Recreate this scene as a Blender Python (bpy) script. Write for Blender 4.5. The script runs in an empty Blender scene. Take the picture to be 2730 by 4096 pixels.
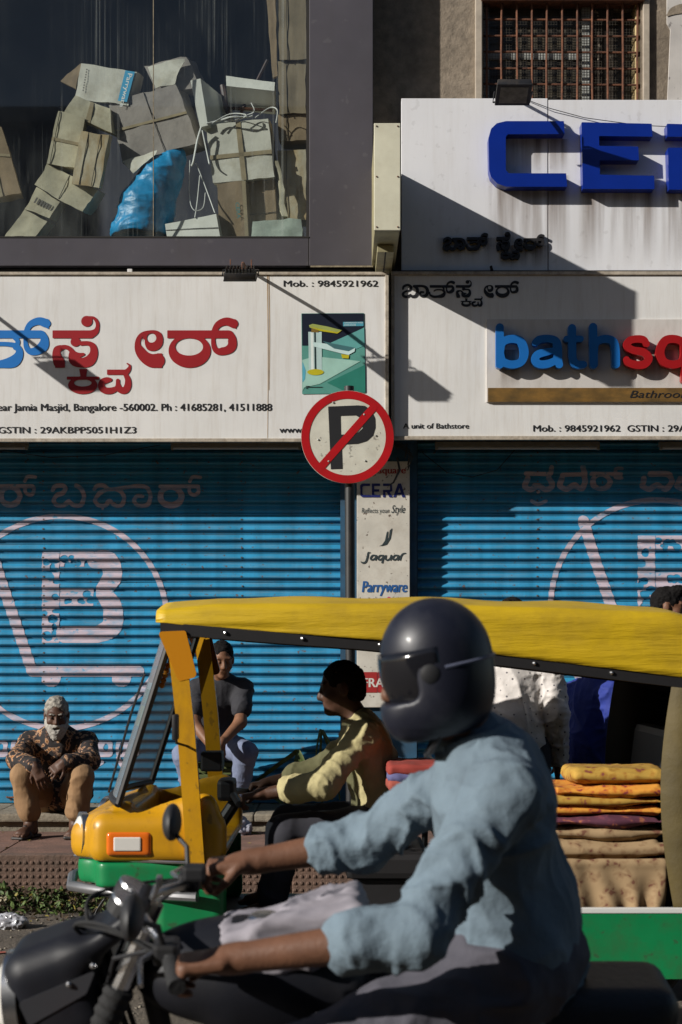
import bpy, bmesh, math, random
import numpy as np
from mathutils import Vector, Matrix, noise as mnoise

random.seed(7)
rng = np.random.default_rng(11)
SC = bpy.context.scene
COL = SC.collection

# ------------------------------------------------------------------ camera, sky, sun, exposure
F = 6000.0            # focal length in photograph pixels (photo is 2730 x 4096)
HZ = 2620.0           # horizon row
CAMZ = 1.515
cam = bpy.data.cameras.new('camera')
cam.sensor_fit = 'HORIZONTAL'
cam.sensor_width = 24.0
cam.lens = 24.0 * F / 2730.0
cam.shift_y = (HZ - 2048.0) / 2730.0
cam.clip_start = 0.05
cam.clip_end = 800.0
cam.dof.use_dof = True
cam.dof.focus_distance = 10.6
cam.dof.aperture_fstop = 5.6
camo = bpy.data.objects.new('camera', cam)
COL.objects.link(camo)
camo.location = (0, 0, CAMZ)
camo.rotation_euler = (math.radians(90), 0, 0)
SC.camera = camo

SUN_DIR = Vector((2.0, 1.0, -1.04)).normalized()     # travel direction of the light
world = bpy.data.worlds.new('World')
SC.world = world
world.use_nodes = True
wn = world.node_tree
sky = wn.nodes.new('ShaderNodeTexSky')
sky.sky_type = 'NISHITA'
sky.sun_disc = False
sky.sun_elevation = math.asin(-SUN_DIR.z)
sky.sun_rotation = math.atan2(-SUN_DIR.x, -SUN_DIR.y)
sky.air_density = 1.0
sky.dust_density = 0.8
wn.links.new(sky.outputs[0], wn.nodes['Background'].inputs[0])
wn.nodes['Background'].inputs[1].default_value = 0.05
sl = bpy.data.lights.new('sun', 'SUN')
sl.energy = 5.0
sl.angle = math.radians(0.6)
sl.color = (1.0, 0.955, 0.885)
so = bpy.data.objects.new('sun', sl)
COL.objects.link(so)
so.location = (-20, -10, 12)
so.rotation_euler = SUN_DIR.to_track_quat('-Z', 'Y').to_euler()
SC.view_settings.view_transform = 'Standard'
SC.view_settings.look = 'None'
SC.view_settings.gamma = 1.0
SC.view_settings.exposure = 0.30
SC.view_settings.use_curve_mapping = False
SC.render.engine = 'CYCLES'
SC.cycles.use_denoising = True
SC.cycles.max_bounces = 6
SC.cycles.transparent_max_bounces = 12
SC.cycles.caustics_reflective = False
SC.cycles.caustics_refractive = False

# ------------------------------------------------------------------ helpers
def P(px, py, Y):
    return Vector(((px - 1365.0) / F * Y, Y, CAMZ + (HZ - py) / F * Y))

def V(*a):
    return Vector(a)

def put(o, label=None, cat=None, group=None, kind=None):
    if label: o['label'] = label
    if cat: o['category'] = cat
    if group: o['group'] = group
    if kind: o['kind'] = kind
    return o

def empty(name, loc=(0, 0, 0), label=None, cat=None, group=None, kind=None, parent=None):
    o = bpy.data.objects.new(name, None)
    o.empty_display_size = 0.1
    COL.objects.link(o)
    if parent is not None:
        o.parent = parent
    o.location = loc
    o['wl'] = [float(c) for c in loc] if parent is None else [parent['wl'][i] + loc[i] for i in range(3)]
    return put(o, label, cat, group, kind)

def origin_of(parent):
    if parent is None:
        return Vector((0, 0, 0))
    return Vector(parent['wl']) if 'wl' in parent.keys() else Vector((0, 0, 0))

def mesh_obj(name, me, mat, parent=None, label=None, cat=None, group=None, kind=None, smooth=False, shift=True):
    """me is in world coordinates; it is moved into the parent's frame."""
    o = bpy.data.objects.new(name, me)
    COL.objects.link(o)
    if parent is not None:
        o.parent = parent
        org = origin_of(parent)
        if shift and org.length > 0:
            me.transform(Matrix.Translation(-org))
        o['wl'] = list(org)
    else:
        o['wl'] = [0.0, 0.0, 0.0]
    if mat is not None:
        if isinstance(mat, (list, tuple)):
            for m in mat: me.materials.append(m)
        elif len(me.materials) == 0:
            me.materials.append(mat)
    if smooth:
        me.shade_smooth()
    return put(o, label, cat, group, kind)

def np_mesh(name, verts, quads):
    me = bpy.data.meshes.new(name)
    verts = np.asarray(verts, dtype=np.float32)
    quads = np.asarray(quads, dtype=np.int32)
    n = quads.shape[1]
    me.vertices.add(len(verts))
    me.vertices.foreach_set('co', verts.ravel())
    me.loops.add(quads.size)
    me.loops.foreach_set('vertex_index', quads.ravel())
    me.polygons.add(len(quads))
    me.polygons.foreach_set('loop_start', np.arange(len(quads), dtype=np.int32) * n)
    me.update(calc_edges=True)
    me.validate()
    return me

class B:
    """collects shapes in one bmesh, world coordinates"""
    def __init__(s):
        s.bm = bmesh.new()
    def _rot(s, vs, c, rot):
        if rot is not None:
            bmesh.ops.rotate(s.bm, verts=vs, cent=c, matrix=rot)
    def box(s, c, size, bev=0.0, rot=None, seg=2):
        r = bmesh.ops.create_cube(s.bm, size=1.0)
        vs = r['verts']
        for v in vs:
            v.co = Vector((v.co.x * size[0] + c[0], v.co.y * size[1] + c[1], v.co.z * size[2] + c[2]))
        if bev > 0:
            es = list({e for v in vs for e in v.link_edges})
            rr = bmesh.ops.bevel(s.bm, geom=es, offset=bev, segments=seg, affect='EDGES', profile=0.6)
            vs = [v for v in rr['verts']]
        if rot is not None:
            vs = list({v for v in vs})
            bmesh.ops.rotate(s.bm, verts=vs, cent=c, matrix=rot)
        return s
    def span(s, x0, x1, y0, y1, z0, z1, bev=0.0):
        return s.box(((x0 + x1) / 2, (y0 + y1) / 2, (z0 + z1) / 2), (abs(x1 - x0), abs(y1 - y0), abs(z1 - z0)), bev)
    def tube(s, pts, r, n=8, cap=True):
        pts = [Vector(p) for p in pts]
        rs = r if isinstance(r, (list, tuple)) else [r] * len(pts)
        rings = []
        up = None
        for i, p in enumerate(pts):
            t = (pts[min(i + 1, len(pts) - 1)] - pts[max(i - 1, 0)])
            if t.length < 1e-9: t = Vector((0, 0, 1))
            t.normalize()
            if up is None:
                up = t.orthogonal().normalized()
            up = (up - t * up.dot(t))
            if up.length < 1e-6: up = t.orthogonal()
            up.normalize()
            w = t.cross(up)
            rings.append([s.bm.verts.new(p + (up * math.cos(a) + w * math.sin(a)) * rs[i]) for a in [2 * math.pi * k / n for k in range(n)]])
        for a, b in zip(rings, rings[1:]):
            for k in range(n):
                s.bm.faces.new((a[k], a[(k + 1) % n], b[(k + 1) % n], b[k]))
        if cap:
            s.bm.faces.new(rings[0][::-1]); s.bm.faces.new(rings[-1])
        return s
    def poly(s, pts, thick_vec=None):
        vs = [s.bm.verts.new(Vector(p)) for p in pts]
        f = s.bm.faces.new(vs)
        if thick_vec is not None:
            r = bmesh.ops.extrude_face_region(s.bm, geom=[f])
            nv = [g for g in r['geom'] if isinstance(g, bmesh.types.BMVert)]
            bmesh.ops.translate(s.bm, verts=nv, vec=Vector(thick_vec))
        return s
    def loft(s, sections, closed=False, cap=False):
        rows = [[s.bm.verts.new(Vector(p)) for p in sec] for sec in sections]
        for a, b in zip(rows, rows[1:]):
            n = len(a)
            for k in range(n if closed else n - 1):
                s.bm.faces.new((a[k], a[(k + 1) % n], b[(k + 1) % n], b[k]))
        if cap:
            s.bm.faces.new(rows[0][::-1]); s.bm.faces.new(rows[-1])
        return s
    def lathe(s, c, axis, prof, n=24):
        """prof: (along, radius) pairs"""
        ax = Vector(axis).normalized()
        u = ax.orthogonal().normalized(); w = ax.cross(u)
        rows = []
        for a, r in prof:
            rows.append([s.bm.verts.new(Vector(c) + ax * a + (u * math.cos(t) + w * math.sin(t)) * max(r, 1e-4)) for t in [2 * math.pi * k / n for k in range(n)]])
        for a, b in zip(rows, rows[1:]):
            for k in range(n):
                s.bm.faces.new((a[k], a[(k + 1) % n], b[(k + 1) % n], b[k]))
        s.bm.faces.new(rows[0][::-1]); s.bm.faces.new(rows[-1])
        return s
    def sph(s, c, r, seg=12, rings=8):
        r = r if isinstance(r, (tuple, list)) else (r, r, r)
        rr = bmesh.ops.create_uvsphere(s.bm, u_segments=seg, v_segments=rings, radius=1.0)
        for v in rr['verts']:
            v.co = Vector((v.co.x * r[0] + c[0], v.co.y * r[1] + c[1], v.co.z * r[2] + c[2]))
        return s
    def mesh(s, name='m', normals=True):
        if normals:
            bmesh.ops.recalc_face_normals(s.bm, faces=s.bm.faces[:])
        me = bpy.data.meshes.new(name)
        s.bm.to_mesh(me); s.bm.free()
        return me
    def obj(s, name, mat, parent=None, **k):
        return mesh_obj(name, s.mesh(name), mat, parent, **k)

def auto_smooth(o, deg=35):
    me = o.data
    bm = bmesh.new(); bm.from_mesh(me)
    for f in bm.faces: f.smooth = True
    for e in bm.edges:
        if len(e.link_faces) == 2 and e.calc_face_angle(0) > math.radians(deg):
            e.smooth = False
    bm.to_mesh(me); bm.free()
    return o

# ------------------------------------------------------------------ materials
MATS = {}
def mat(name, col, rough=0.6, metal=0.0, var=0.0, vscale=3.0, var_col=None, stretch=(1, 1, 1), bump=0.0, bscale=40.0,
        bstretch=(1, 1, 1), spec=0.5, coat=0.0, dirt=0.0, dirt_col=(0.06, 0.045, 0.03), dscale=6.0, dstretch=(1, 1, 1),
        speck=0.0, speck_scale=60, speck_col=(0.03, 0.02, 0.015), rvar=0.0, sheen=0.0):
    if name in MATS: return MATS[name]
    m = bpy.data.materials.new(name); m.use_nodes = True
    nt = m.node_tree; N = nt.nodes; L = nt.links
    b = N['Principled BSDF']
    b.inputs['Roughness'].default_value = rough
    b.inputs['Metallic'].default_value = metal
    b.inputs['Specular IOR Level'].default_value = spec
    b.inputs['Coat Weight'].default_value = coat
    b.inputs['Sheen Weight'].default_value = sheen
    geo = N.new('ShaderNodeNewGeometry')
    def coords(st):
        mp = N.new('ShaderNodeMapping')
        mp.inputs['Scale'].default_value = st
        L.new(geo.outputs['Position'], mp.inputs['Vector'])
        return mp.outputs[0]
    def nz(st, scale, detail=5, rough_=0.6):
        t = N.new('ShaderNodeTexNoise')
        t.inputs['Scale'].default_value = scale
        t.inputs['Detail'].default_value = detail
        t.inputs['Roughness'].default_value = rough_
        L.new(coords(st), t.inputs['Vector'])
        return t.outputs[0]
    def ramp(x, a, c):
        r = N.new('ShaderNodeMapRange')
        r.inputs['From Min'].default_value = a
        r.inputs['From Max'].default_value = c
        L.new(x, r.inputs['Value'])
        return r.outputs[0]
    def mix(fac, A, Bc):
        mx = N.new('ShaderNodeMix'); mx.data_type = 'RGBA'
        L.new(fac, mx.inputs['Factor'])
        for val, idx in ((A, 6), (Bc, 7)):
            if isinstance(val, tuple): mx.inputs[idx].default_value = (*val[:3], 1)
            else: L.new(val, mx.inputs[idx])
        return mx.outputs[2]
    def scale(x, k):
        mm = N.new('ShaderNodeMath'); mm.operation = 'MULTIPLY'
        L.new(x, mm.inputs[0]); mm.inputs[1].default_value = k
        return mm.outputs[0]
    c = tuple(col[:3])
    out = None
    if var > 0 or var_col:
        v2 = var_col if var_col else tuple(max(0, x * (1 - var)) for x in c)
        out = mix(ramp(nz(stretch, vscale), 0.35, 0.68), c, v2)
    if dirt > 0:
        f = scale(ramp(nz(dstretch, dscale, 8, 0.7), 0.48, 0.78), dirt)
        out = mix(f, out if out is not None else c, dirt_col)
    if speck > 0:
        f = scale(ramp(nz((1, 1, 1), speck_scale, 2, 0.5), 0.66, 0.72), speck)
        out = mix(f, out if out is not None else c, speck_col)
    if out is None:
        b.inputs['Base Color'].default_value = (*c, 1)
    else:
        L.new(out, b.inputs['Base Color'])
    if rvar > 0:
        r = N.new('ShaderNodeMapRange')
        r.inputs['To Min'].default_value = max(0.02, rough - rvar)
        r.inputs['To Max'].default_value = min(1, rough + rvar)
        L.new(nz((1, 1, 1), 9.0), r.inputs['Value'])
        L.new(r.outputs[0], b.inputs['Roughness'])
    if bump > 0:
        bp = N.new('ShaderNodeBump')
        bp.inputs['Strength'].default_value = 1.0
        bp.inputs['Distance'].default_value = bump
        L.new(nz(bstretch, bscale, 6, 0.6), bp.inputs['Height'])
        L.new(bp.outputs[0], b.inputs['Normal'])
    m['bsdf'] = 1
    MATS[name] = m
    return m

# ------------------------------------------------------------------ signed distance modelling
def vnoise(p, seed=0):
    """smooth value noise for an (N,3) array, about -1..1"""
    p = np.asarray(p, dtype=np.float32)
    i = np.floor(p).astype(np.int32); f = p - i
    u = f * f * (3 - 2 * f)
    hx = [((i[:, k] + d).astype(np.uint32) * np.uint32(m)) for k, m in ((0, 374761393), (1, 668265263), (2, 2246822519)) for d in (0, 1)]
    sd = np.uint32(seed * 974711 + 12345)
    r = np.zeros(len(p), dtype=np.float32)
    for dx in (0, 1):
        wx = u[:, 0] if dx else 1 - u[:, 0]
        for dy in (0, 1):
            wxy = wx * (u[:, 1] if dy else 1 - u[:, 1])
            hxy = hx[dx] ^ hx[2 + dy]
            for dz in (0, 1):
                n = hxy ^ hx[4 + dz] ^ sd
                n = (n ^ (n >> np.uint32(13))) * np.uint32(1274126177)
                n = (n ^ (n >> np.uint32(16))) & np.uint32(0xffff)
                r += wxy * (u[:, 2] if dz else 1 - u[:, 2]) * (n.astype(np.float32) / 32767.5 - 1.0)
    return r

class Sdf:
    def __init__(s, lo, hi, h):
        s.lo = np.array(lo, dtype=np.float64); s.h = h
        s.n = np.maximum(np.ceil((np.array(hi) - s.lo) / h).astype(int) + 1, 4)
        s.d = np.full(tuple(s.n), 1.0, dtype=np.float32)
    def _win(s, mn, mx):
        a = np.clip(np.floor((np.array(mn) - s.lo) / s.h).astype(int), 0, s.n - 1)
        b = np.clip(np.ceil((np.array(mx) - s.lo) / s.h).astype(int) + 1, 1, s.n)
        if (b <= a).any(): return None
        g = [(s.lo[k] + np.arange(a[k], b[k]) * s.h).astype(np.float32) for k in range(3)]
        return tuple(slice(a[k], b[k]) for k in range(3)), g[0][:, None, None], g[1][None, :, None], g[2][None, None, :]
    def _apply(s, sl, q, k, op):
        d = s.d[sl]
        if op == 'add':
            if k > 0:
                hh = np.clip(0.5 + 0.5 * (d - q) / k, 0, 1)
                s.d[sl] = d * (1 - hh) + q * hh - k * hh * (1 - hh)
            else:
                s.d[sl] = np.minimum(d, q)
        else:
            q = -q
            if k > 0:
                hh = np.clip(0.5 - 0.5 * (d - q) / k, 0, 1)
                s.d[sl] = d * (1 - hh) + q * hh + k * hh * (1 - hh)
            else:
                s.d[sl] = np.maximum(d, q)
    def cap(s, a, b, ra, rb=None, k=0.02, op='add'):
        rb = ra if rb is None else rb
        a = np.array(a, dtype=np.float64); b = np.array(b, dtype=np.float64)
        m = max(ra, rb) + k + 4 * s.h
        w = s._win(np.minimum(a, b) - m, np.maximum(a, b) + m)
        if w is None: return s
        sl, X, Y, Z = w
        ab = b - a; L = max(float(ab @ ab), 1e-12)
        t = np.clip(((X - a[0]) * ab[0] + (Y - a[1]) * ab[1] + (Z - a[2]) * ab[2]) / L, 0, 1)
        q = np.sqrt((X - a[0] - t * ab[0]) ** 2 + (Y - a[1] - t * ab[1]) ** 2 + (Z - a[2] - t * ab[2]) ** 2) - (ra + (rb - ra) * t)
        s._apply(sl, q.astype(np.float32), k, op)
        return s
    def ell(s, c, r, R=None, k=0.02, op='add'):
        c = np.array(c, dtype=np.float64); r = np.array(r, dtype=np.float64)
        m = float(r.max()) + k + 4 * s.h
        w = s._win(c - m, c + m)
        if w is None: return s
        sl, X, Y, Z = w
        x, y, z = X - c[0], Y - c[1], Z - c[2]
        if R is not None:
            M = np.array(R)      # rows: local axes
            x, y, z = (M[0, 0] * x + M[0, 1] * y + M[0, 2] * z, M[1, 0] * x + M[1, 1] * y + M[1, 2] * z, M[2, 0] * x + M[2, 1] * y + M[2, 2] * z)
        k0 = np.sqrt((x / r[0]) ** 2 + (y / r[1]) ** 2 + (z / r[2]) ** 2)
        k1 = np.sqrt((x / r[0] ** 2) ** 2 + (y / r[1] ** 2) ** 2 + (z / r[2] ** 2) ** 2) + 1e-9
        q = k0 * (k0 - 1) / k1
        s._apply(sl, q.astype(np.float32), k, op)
        return s
    def box(s, c, hs, R=None, rd=0.01, k=0.02, op='add'):
        c = np.array(c, dtype=np.float64); hs = np.array(hs, dtype=np.float64)
        m = float(np.linalg.norm(hs)) + k + 4 * s.h
        w = s._win(c - m, c + m)
        if w is None: return s
        sl, X, Y, Z = w
        x, y, z = X - c[0], Y - c[1], Z - c[2]
        if R is not None:
            M = np.array(R)
            x, y, z = (M[0, 0] * x + M[0, 1] * y + M[0, 2] * z, M[1, 0] * x + M[1, 1] * y + M[1, 2] * z, M[2, 0] * x + M[2, 1] * y + M[2, 2] * z)
        qx, qy, qz = np.abs(x) - hs[0] + rd, np.abs(y) - hs[1] + rd, np.abs(z) - hs[2] + rd
        q = np.sqrt(np.maximum(qx, 0) ** 2 + np.maximum(qy, 0) ** 2 + np.maximum(qz, 0) ** 2) + np.minimum(np.maximum(qx, np.maximum(qy, qz)), 0) - rd
        s._apply(sl, q.astype(np.float32), k, op)
        return s
    def cut(s, p, nrm, k=0.0):
        """remove the side the normal points to"""
        p = np.array(p); nrm = np.array(nrm, dtype=np.float64); nrm = nrm / np.linalg.norm(nrm)
        g = [(s.lo[i] + np.arange(s.n[i]) * s.h).astype(np.float32) for i in range(3)]
        q = (g[0][:, None, None] - p[0]) * nrm[0] + (g[1][None, :, None] - p[1]) * nrm[1] + (g[2][None, None, :] - p[2]) * nrm[2]
        s.d = np.maximum(s.d, q.astype(np.float32))
        return s
    def mesh(s, name='m', folds=None):
        d = s.d
        b0 = (d < 0)
        ext = []
        for ax in range(3):
            w = np.flatnonzero(b0.any(axis=tuple(a for a in range(3) if a != ax)))
            ext.append((max(int(w[0]) - 2, 0), min(int(w[-1]) + 3, d.shape[ax])) if len(w) else (0, d.shape[ax]))
        d = s.d = np.ascontiguousarray(d[ext[0][0]:ext[0][1], ext[1][0]:ext[1][1], ext[2][0]:ext[2][1]])
        s.lo = s.lo + np.array([e[0] for e in ext]) * s.h
        d[0] = 1; d[-1] = 1; d[:, 0] = 1; d[:, -1] = 1; d[:, :, 0] = 1; d[:, :, -1] = 1
        sg = d < 0
        c8 = np.zeros(tuple(np.array(d.shape) - 1), dtype=np.int8)
        off = [(i, j, k) for i in (0, 1) for j in (0, 1) for k in (0, 1)]
        def corner(a, o): return a[o[0]:a.shape[0] - 1 + o[0], o[1]:a.shape[1] - 1 + o[1], o[2]:a.shape[2] - 1 + o[2]]
        for o in off: c8 += corner(sg, o)
        act = (c8 > 0) & (c8 < 8)
        fl = np.flatnonzero(act)
        I = np.stack(np.unravel_index(fl, act.shape), 1)
        idx = np.full(c8.shape, -1, dtype=np.int32)
        idx.ravel()[fl] = np.arange(len(fl), dtype=np.int32)
        acc = np.zeros((len(I), 3)); cnt = np.zeros(len(I))
        for i, o in enumerate(off):
            for o2 in off[i + 1:]:
                if sum(abs(o[q] - o2[q]) for q in range(3)) != 1: continue
                d0 = d[I[:, 0] + o[0], I[:, 1] + o[1], I[:, 2] + o[2]]
                d1 = d[I[:, 0] + o2[0], I[:, 1] + o2[1], I[:, 2] + o2[2]]
                m = (d0 < 0) != (d1 < 0)
                t = np.where(m, d0 / np.where(m, d0 - d1, 1), 0)
                for q in range(3):
                    acc[:, q] += np.where(m, o[q] + t * (o2[q] - o[q]), 0)
                cnt += m
        vs = (I + acc / np.maximum(cnt, 1)[:, None]) * s.h + s.lo
        quads = []
        for ax in range(3):
            b, c = (ax + 1) % 3, (ax + 2) % 3
            def sl(da, db, dc):
                r = [None] * 3
                r[ax] = slice(da, d.shape[ax] - 1 + da); r[b] = slice(1 + db, d.shape[b] - 1 + db); r[c] = slice(1 + dc, d.shape[c] - 1 + dc)
                return tuple(r)
            s0, s1 = sg[sl(0, 0, 0)], sg[sl(1, 0, 0)]
            df_ = (s0 != s1)
            E = np.stack(np.unravel_index(np.flatnonzero(df_), df_.shape), 1)
            if len(E) == 0: continue
            E[:, b] += 1; E[:, c] += 1
            def cell(db, dc):
                q = E.copy(); q[:, b] += db; q[:, c] += dc
                return idx[q[:, 0], q[:, 1], q[:, 2]]
            q = np.stack([cell(-1, -1), cell(0, -1), cell(0, 0), cell(-1, 0)], 1)
            flip = ~sg[E[:, 0], E[:, 1], E[:, 2]]
            q[flip] = q[flip][:, ::-1]
            quads.append(q)
        quads = np.concatenate(quads)
        quads = quads[(quads >= 0).all(1)]
        me = np_mesh(name, vs, quads)
        if folds:
            nv = np.zeros(len(me.vertices) * 3); me.vertices.foreach_get('normal', nv); nv = nv.reshape(-1, 3)
            co = np.zeros(len(me.vertices) * 3); me.vertices.foreach_get('co', co); co = co.reshape(-1, 3)
            disp = folds(co)
            me.vertices.foreach_set('co', (co + nv * disp[:, None]).ravel()); me.update()
        me.shade_smooth()
        return me

def cloth_folds(amp=0.006, f=9.0, seed=1, stretch=(1, 1, 0.45)):
    st = np.array(stretch)
    def fn(co):
        p = co * st * f
        wv = np.stack([vnoise(p * 0.6 + 5, seed), vnoise(p * 0.6 + 17, seed + 1), vnoise(p * 0.6 + 31, seed + 2)], 1)
        n = 1 - np.abs(vnoise(p + wv * 1.2, seed + 3)) * 2
        n2 = 1 - np.abs(vnoise(p * 2.3 + wv, seed + 4)) * 2
        return amp * (0.7 * n + 0.3 * n2)
    return fn

def limb_folds(segs, amp, seed):
    """creases that follow the limbs: segs = (a, b, squeeze along the axis, frequency per metre)"""
    def fn(co):
        tot = np.zeros(len(co)); ws = np.zeros(len(co)) + 1e-9
        for i, sg_ in enumerate(segs):
            a, b, sq, fr = sg_[:4]; am = sg_[4] if len(sg_) > 4 else 1.0
            a = np.array(a); b = np.array(b); ab = b - a; L_ = max(np.linalg.norm(ab), 1e-6); u = ab / L_
            rel = co - a
            al = rel @ u; t = np.clip(al / L_, 0, 1)
            dist = np.linalg.norm(rel - (t * L_)[:, None] * u, axis=1)
            w = np.exp(-dist / 0.03)
            # slant the creases a little so they spiral
            sl = u + np.array([0.25, -0.2, 0.3]) * (1 if i % 2 else -1); sl /= np.linalg.norm(sl)
            p = (co + (co @ sl)[:, None] * sl * (sq - 1)) * fr
            wv = vnoise(p * 0.5 + 9 * i, seed + i) * 0.8
            v = vnoise(p + wv[:, None] + 13 * i, seed + 7 + i)
            v2 = vnoise(p * 2.1 + 5, seed + 13 + i)
            r = (1 - np.abs(v)) ** 3 * 1.1 + 0.35 * (1 - np.abs(v2)) ** 3 - 0.45
            tot += w * r * am; ws += w
        return amp * tot / ws
    return fn

def dress_segs(J):
    S = [(J['pel'], J['neck'], 0.38, 10.0)]
    for q in ('l', 'r'):
        S += [(J['sh_' + q], J['el_' + q], 1.3, 12.0, 0.8), (J['el_' + q], J['wr_' + q], 1.6, 15.0, 0.55), (J['hip_' + q], J['kn_' + q], 0.7, 11.0), (J['kn_' + q], J['an_' + q], 0.9, 11.0)]
    return S

# ------------------------------------------------------------------ flat lettering from strokes (2-D distance fields)
def smooth_pts(pts, n=6):
    if len(pts) < 3: return pts
    out = []
    Q = [pts[0]] + list(pts) + [pts[-1]]
    for i in range(1, len(Q) - 2):
        a, b, c, d = (np.array(Q[j], dtype=float) for j in (i - 1, i, i + 1, i + 2))
        for t in np.arange(n) / n:
            out.append(tuple(0.5 * ((2 * b) + (c - a) * t + (2 * a - 5 * b + 4 * c - d) * t * t + (3 * b - a - 3 * c + d) * t ** 3)))
    out.append(tuple(Q[-2]))
    return out

class Glyph:
    """2-D shapes in picture-like units (y down); fill() gives vertices, quads and boundary edges"""
    def __init__(s): s.ops = []
    def st(s, pts, w=None, grow=0.0, op='add'):
        if w is not None: pts = [(p[0], p[1], w) for p in pts]
        s.ops.append(('st', smooth_pts(pts), op)); return s
    def ln(s, pts, w, op='add'):
        s.ops.append(('st', [(p[0], p[1], w) for p in pts], op)); return s
    def el(s, cx, cy, rx, ry, op='add'): s.ops.append(('el', (cx, cy, rx, ry), op)); return s
    def rc(s, x0, y0, x1, y1, op='add', rd=0): s.ops.append(('rc', (x0, y0, x1, y1, rd), op)); return s
    def pg(s, pts, op='add'): s.ops.append(('pg', pts, op)); return s
    def ring(s, cx, cy, r, w): s.ops.append(('rg', (cx, cy, r, w), 'add')); return s
    def extend(s, g, fx=lambda x, y: (x, y), k=1.0):
        for kind, a, op in g.ops:
            if kind == 'st': s.ops.append((kind, [(*fx(p[0], p[1]), p[2] * k) for p in a], op))
            elif kind == 'el': s.ops.append((kind, (*fx(a[0], a[1]), a[2] * k, a[3] * k), op))
            elif kind == 'rc': s.ops.append((kind, (*fx(a[0], a[1]), *fx(a[2], a[3]), a[4] * k), op))
            elif kind == 'pg': s.ops.append((kind, [fx(*p) for p in a], op))
        return s
    def bounds(s):
        xs, ys = [], []
        for kind, a, op in s.ops:
            if op != 'add': continue
            if kind == 'st':
                for p in a: xs += [p[0] - p[2], p[0] + p[2]]; ys += [p[1] - p[2], p[1] + p[2]]
            elif kind == 'el': xs += [a[0] - a[2], a[0] + a[2]]; ys += [a[1] - a[3], a[1] + a[3]]
            elif kind == 'rc': xs += [a[0], a[2]]; ys += [a[1], a[3]]
            elif kind == 'rg': xs += [a[0] - a[2] - a[3], a[0] + a[2] + a[3]]; ys += [a[1] - a[2] - a[3], a[1] + a[2] + a[3]]
            else: xs += [p[0] for p in a]; ys += [p[1] for p in a]
        return min(xs), min(ys), max(xs), max(ys)
    def fill(s, h, grow=0.0, clip=None):
        x0, y0, x1, y1 = s.bounds()
        if clip: x0, y0, x1, y1 = max(x0, clip[0]), max(y0, clip[1]), min(x1, clip[2]), min(y1, clip[3])
        pad = 2 * h + grow
        X = np.arange(x0 - pad, x1 + pad + h, h); Y = np.arange(y0 - pad, y1 + pad + h, h)
        D = np.full((len(X), len(Y)), 1e6)
        gx, gy = X[:, None], Y[None, :]
        for kind, a, op in s.ops:
            if kind == 'st':
                pairs = zip(a, a[1:]) if len(a) > 1 else [(a[0], a[0])]
                for p, q in pairs:
                    m = max(p[2], q[2]) + 3 * h + grow
                    i0, i1 = np.searchsorted(X, [min(p[0], q[0]) - m, max(p[0], q[0]) + m])
                    j0, j1 = np.searchsorted(Y, [min(p[1], q[1]) - m, max(p[1], q[1]) + m])
                    if i1 <= i0 or j1 <= j0: continue
                    xx, yy = gx[i0:i1], gy[:, j0:j1]
                    dx, dy = q[0] - p[0], q[1] - p[1]
                    L = max(dx * dx + dy * dy, 1e-9)
                    t = np.clip(((xx - p[0]) * dx + (yy - p[1]) * dy) / L, 0, 1)
                    dd = np.hypot(xx - p[0] - t * dx, yy - p[1] - t * dy) - (p[2] + (q[2] - p[2]) * t)
                    if op == 'add': D[i0:i1, j0:j1] = np.minimum(D[i0:i1, j0:j1], dd)
                    else: D[i0:i1, j0:j1] = np.maximum(D[i0:i1, j0:j1], -dd)
                continue
            if kind == 'el':
                k0 = np.hypot((gx - a[0]) / a[2], (gy - a[1]) / a[3]); k1 = np.hypot((gx - a[0]) / a[2] ** 2, (gy - a[1]) / a[3] ** 2) + 1e-9
                dd = k0 * (k0 - 1) / k1
            elif kind == 'rg':
                dd = np.abs(np.hypot(gx - a[0], gy - a[1]) - a[2]) - a[3]
            elif kind == 'rc':
                cx, cy, hx, hy = (a[0] + a[2]) / 2, (a[1] + a[3]) / 2, abs(a[2] - a[0]) / 2 - a[4], abs(a[3] - a[1]) / 2 - a[4]
                qx, qy = np.abs(gx - cx) - hx, np.abs(gy - cy) - hy
                dd = np.hypot(np.maximum(qx, 0), np.maximum(qy, 0)) + np.minimum(np.maximum(qx, qy), 0) - a[4]
            else:
                n = len(a); dd = np.full(D.shape, 1e9); ins = np.zeros(D.shape, bool)
                for i in range(n):
                    p, q = a[i], a[(i + 1) % n]
                    dx, dy = q[0] - p[0], q[1] - p[1]; L = max(dx * dx + dy * dy, 1e-9)
                    t = np.clip(((gx - p[0]) * dx + (gy - p[1]) * dy) / L, 0, 1)
                    dd = np.minimum(dd, np.hypot(gx - p[0] - t * dx, gy - p[1] - t * dy))
                    cr = ((p[1] > gy) != (q[1] > gy)) & (gx < (q[0] - p[0]) * (gy - p[1]) / ((q[1] - p[1]) or 1e-9) + p[0])
                    ins ^= cr
                dd = np.where(ins, -dd, dd)
            D = np.minimum(D, dd) if op == 'add' else np.maximum(D, -dd)
        D = D - grow
        if clip:
            cc = np.maximum(np.maximum(clip[0] - gx, gx - clip[2]), np.maximum(clip[1] - gy, gy - clip[3]))
            D = np.maximum(D, cc)
        D[0] = D[-1] = 1; D[:, 0] = D[:, -1] = 1
        sg = D < 0
        c4 = sg[:-1, :-1].astype(int) + sg[1:, :-1] + sg[:-1, 1:] + sg[1:, 1:]
        act = c4 > 0
        I = np.argwhere(act)
        if len(I) == 0: return None
        idx = np.full(act.shape, -1, dtype=np.int32); idx[act] = np.arange(len(I))
        acc = np.zeros((len(I), 2)); cnt = np.zeros(len(I))
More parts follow.
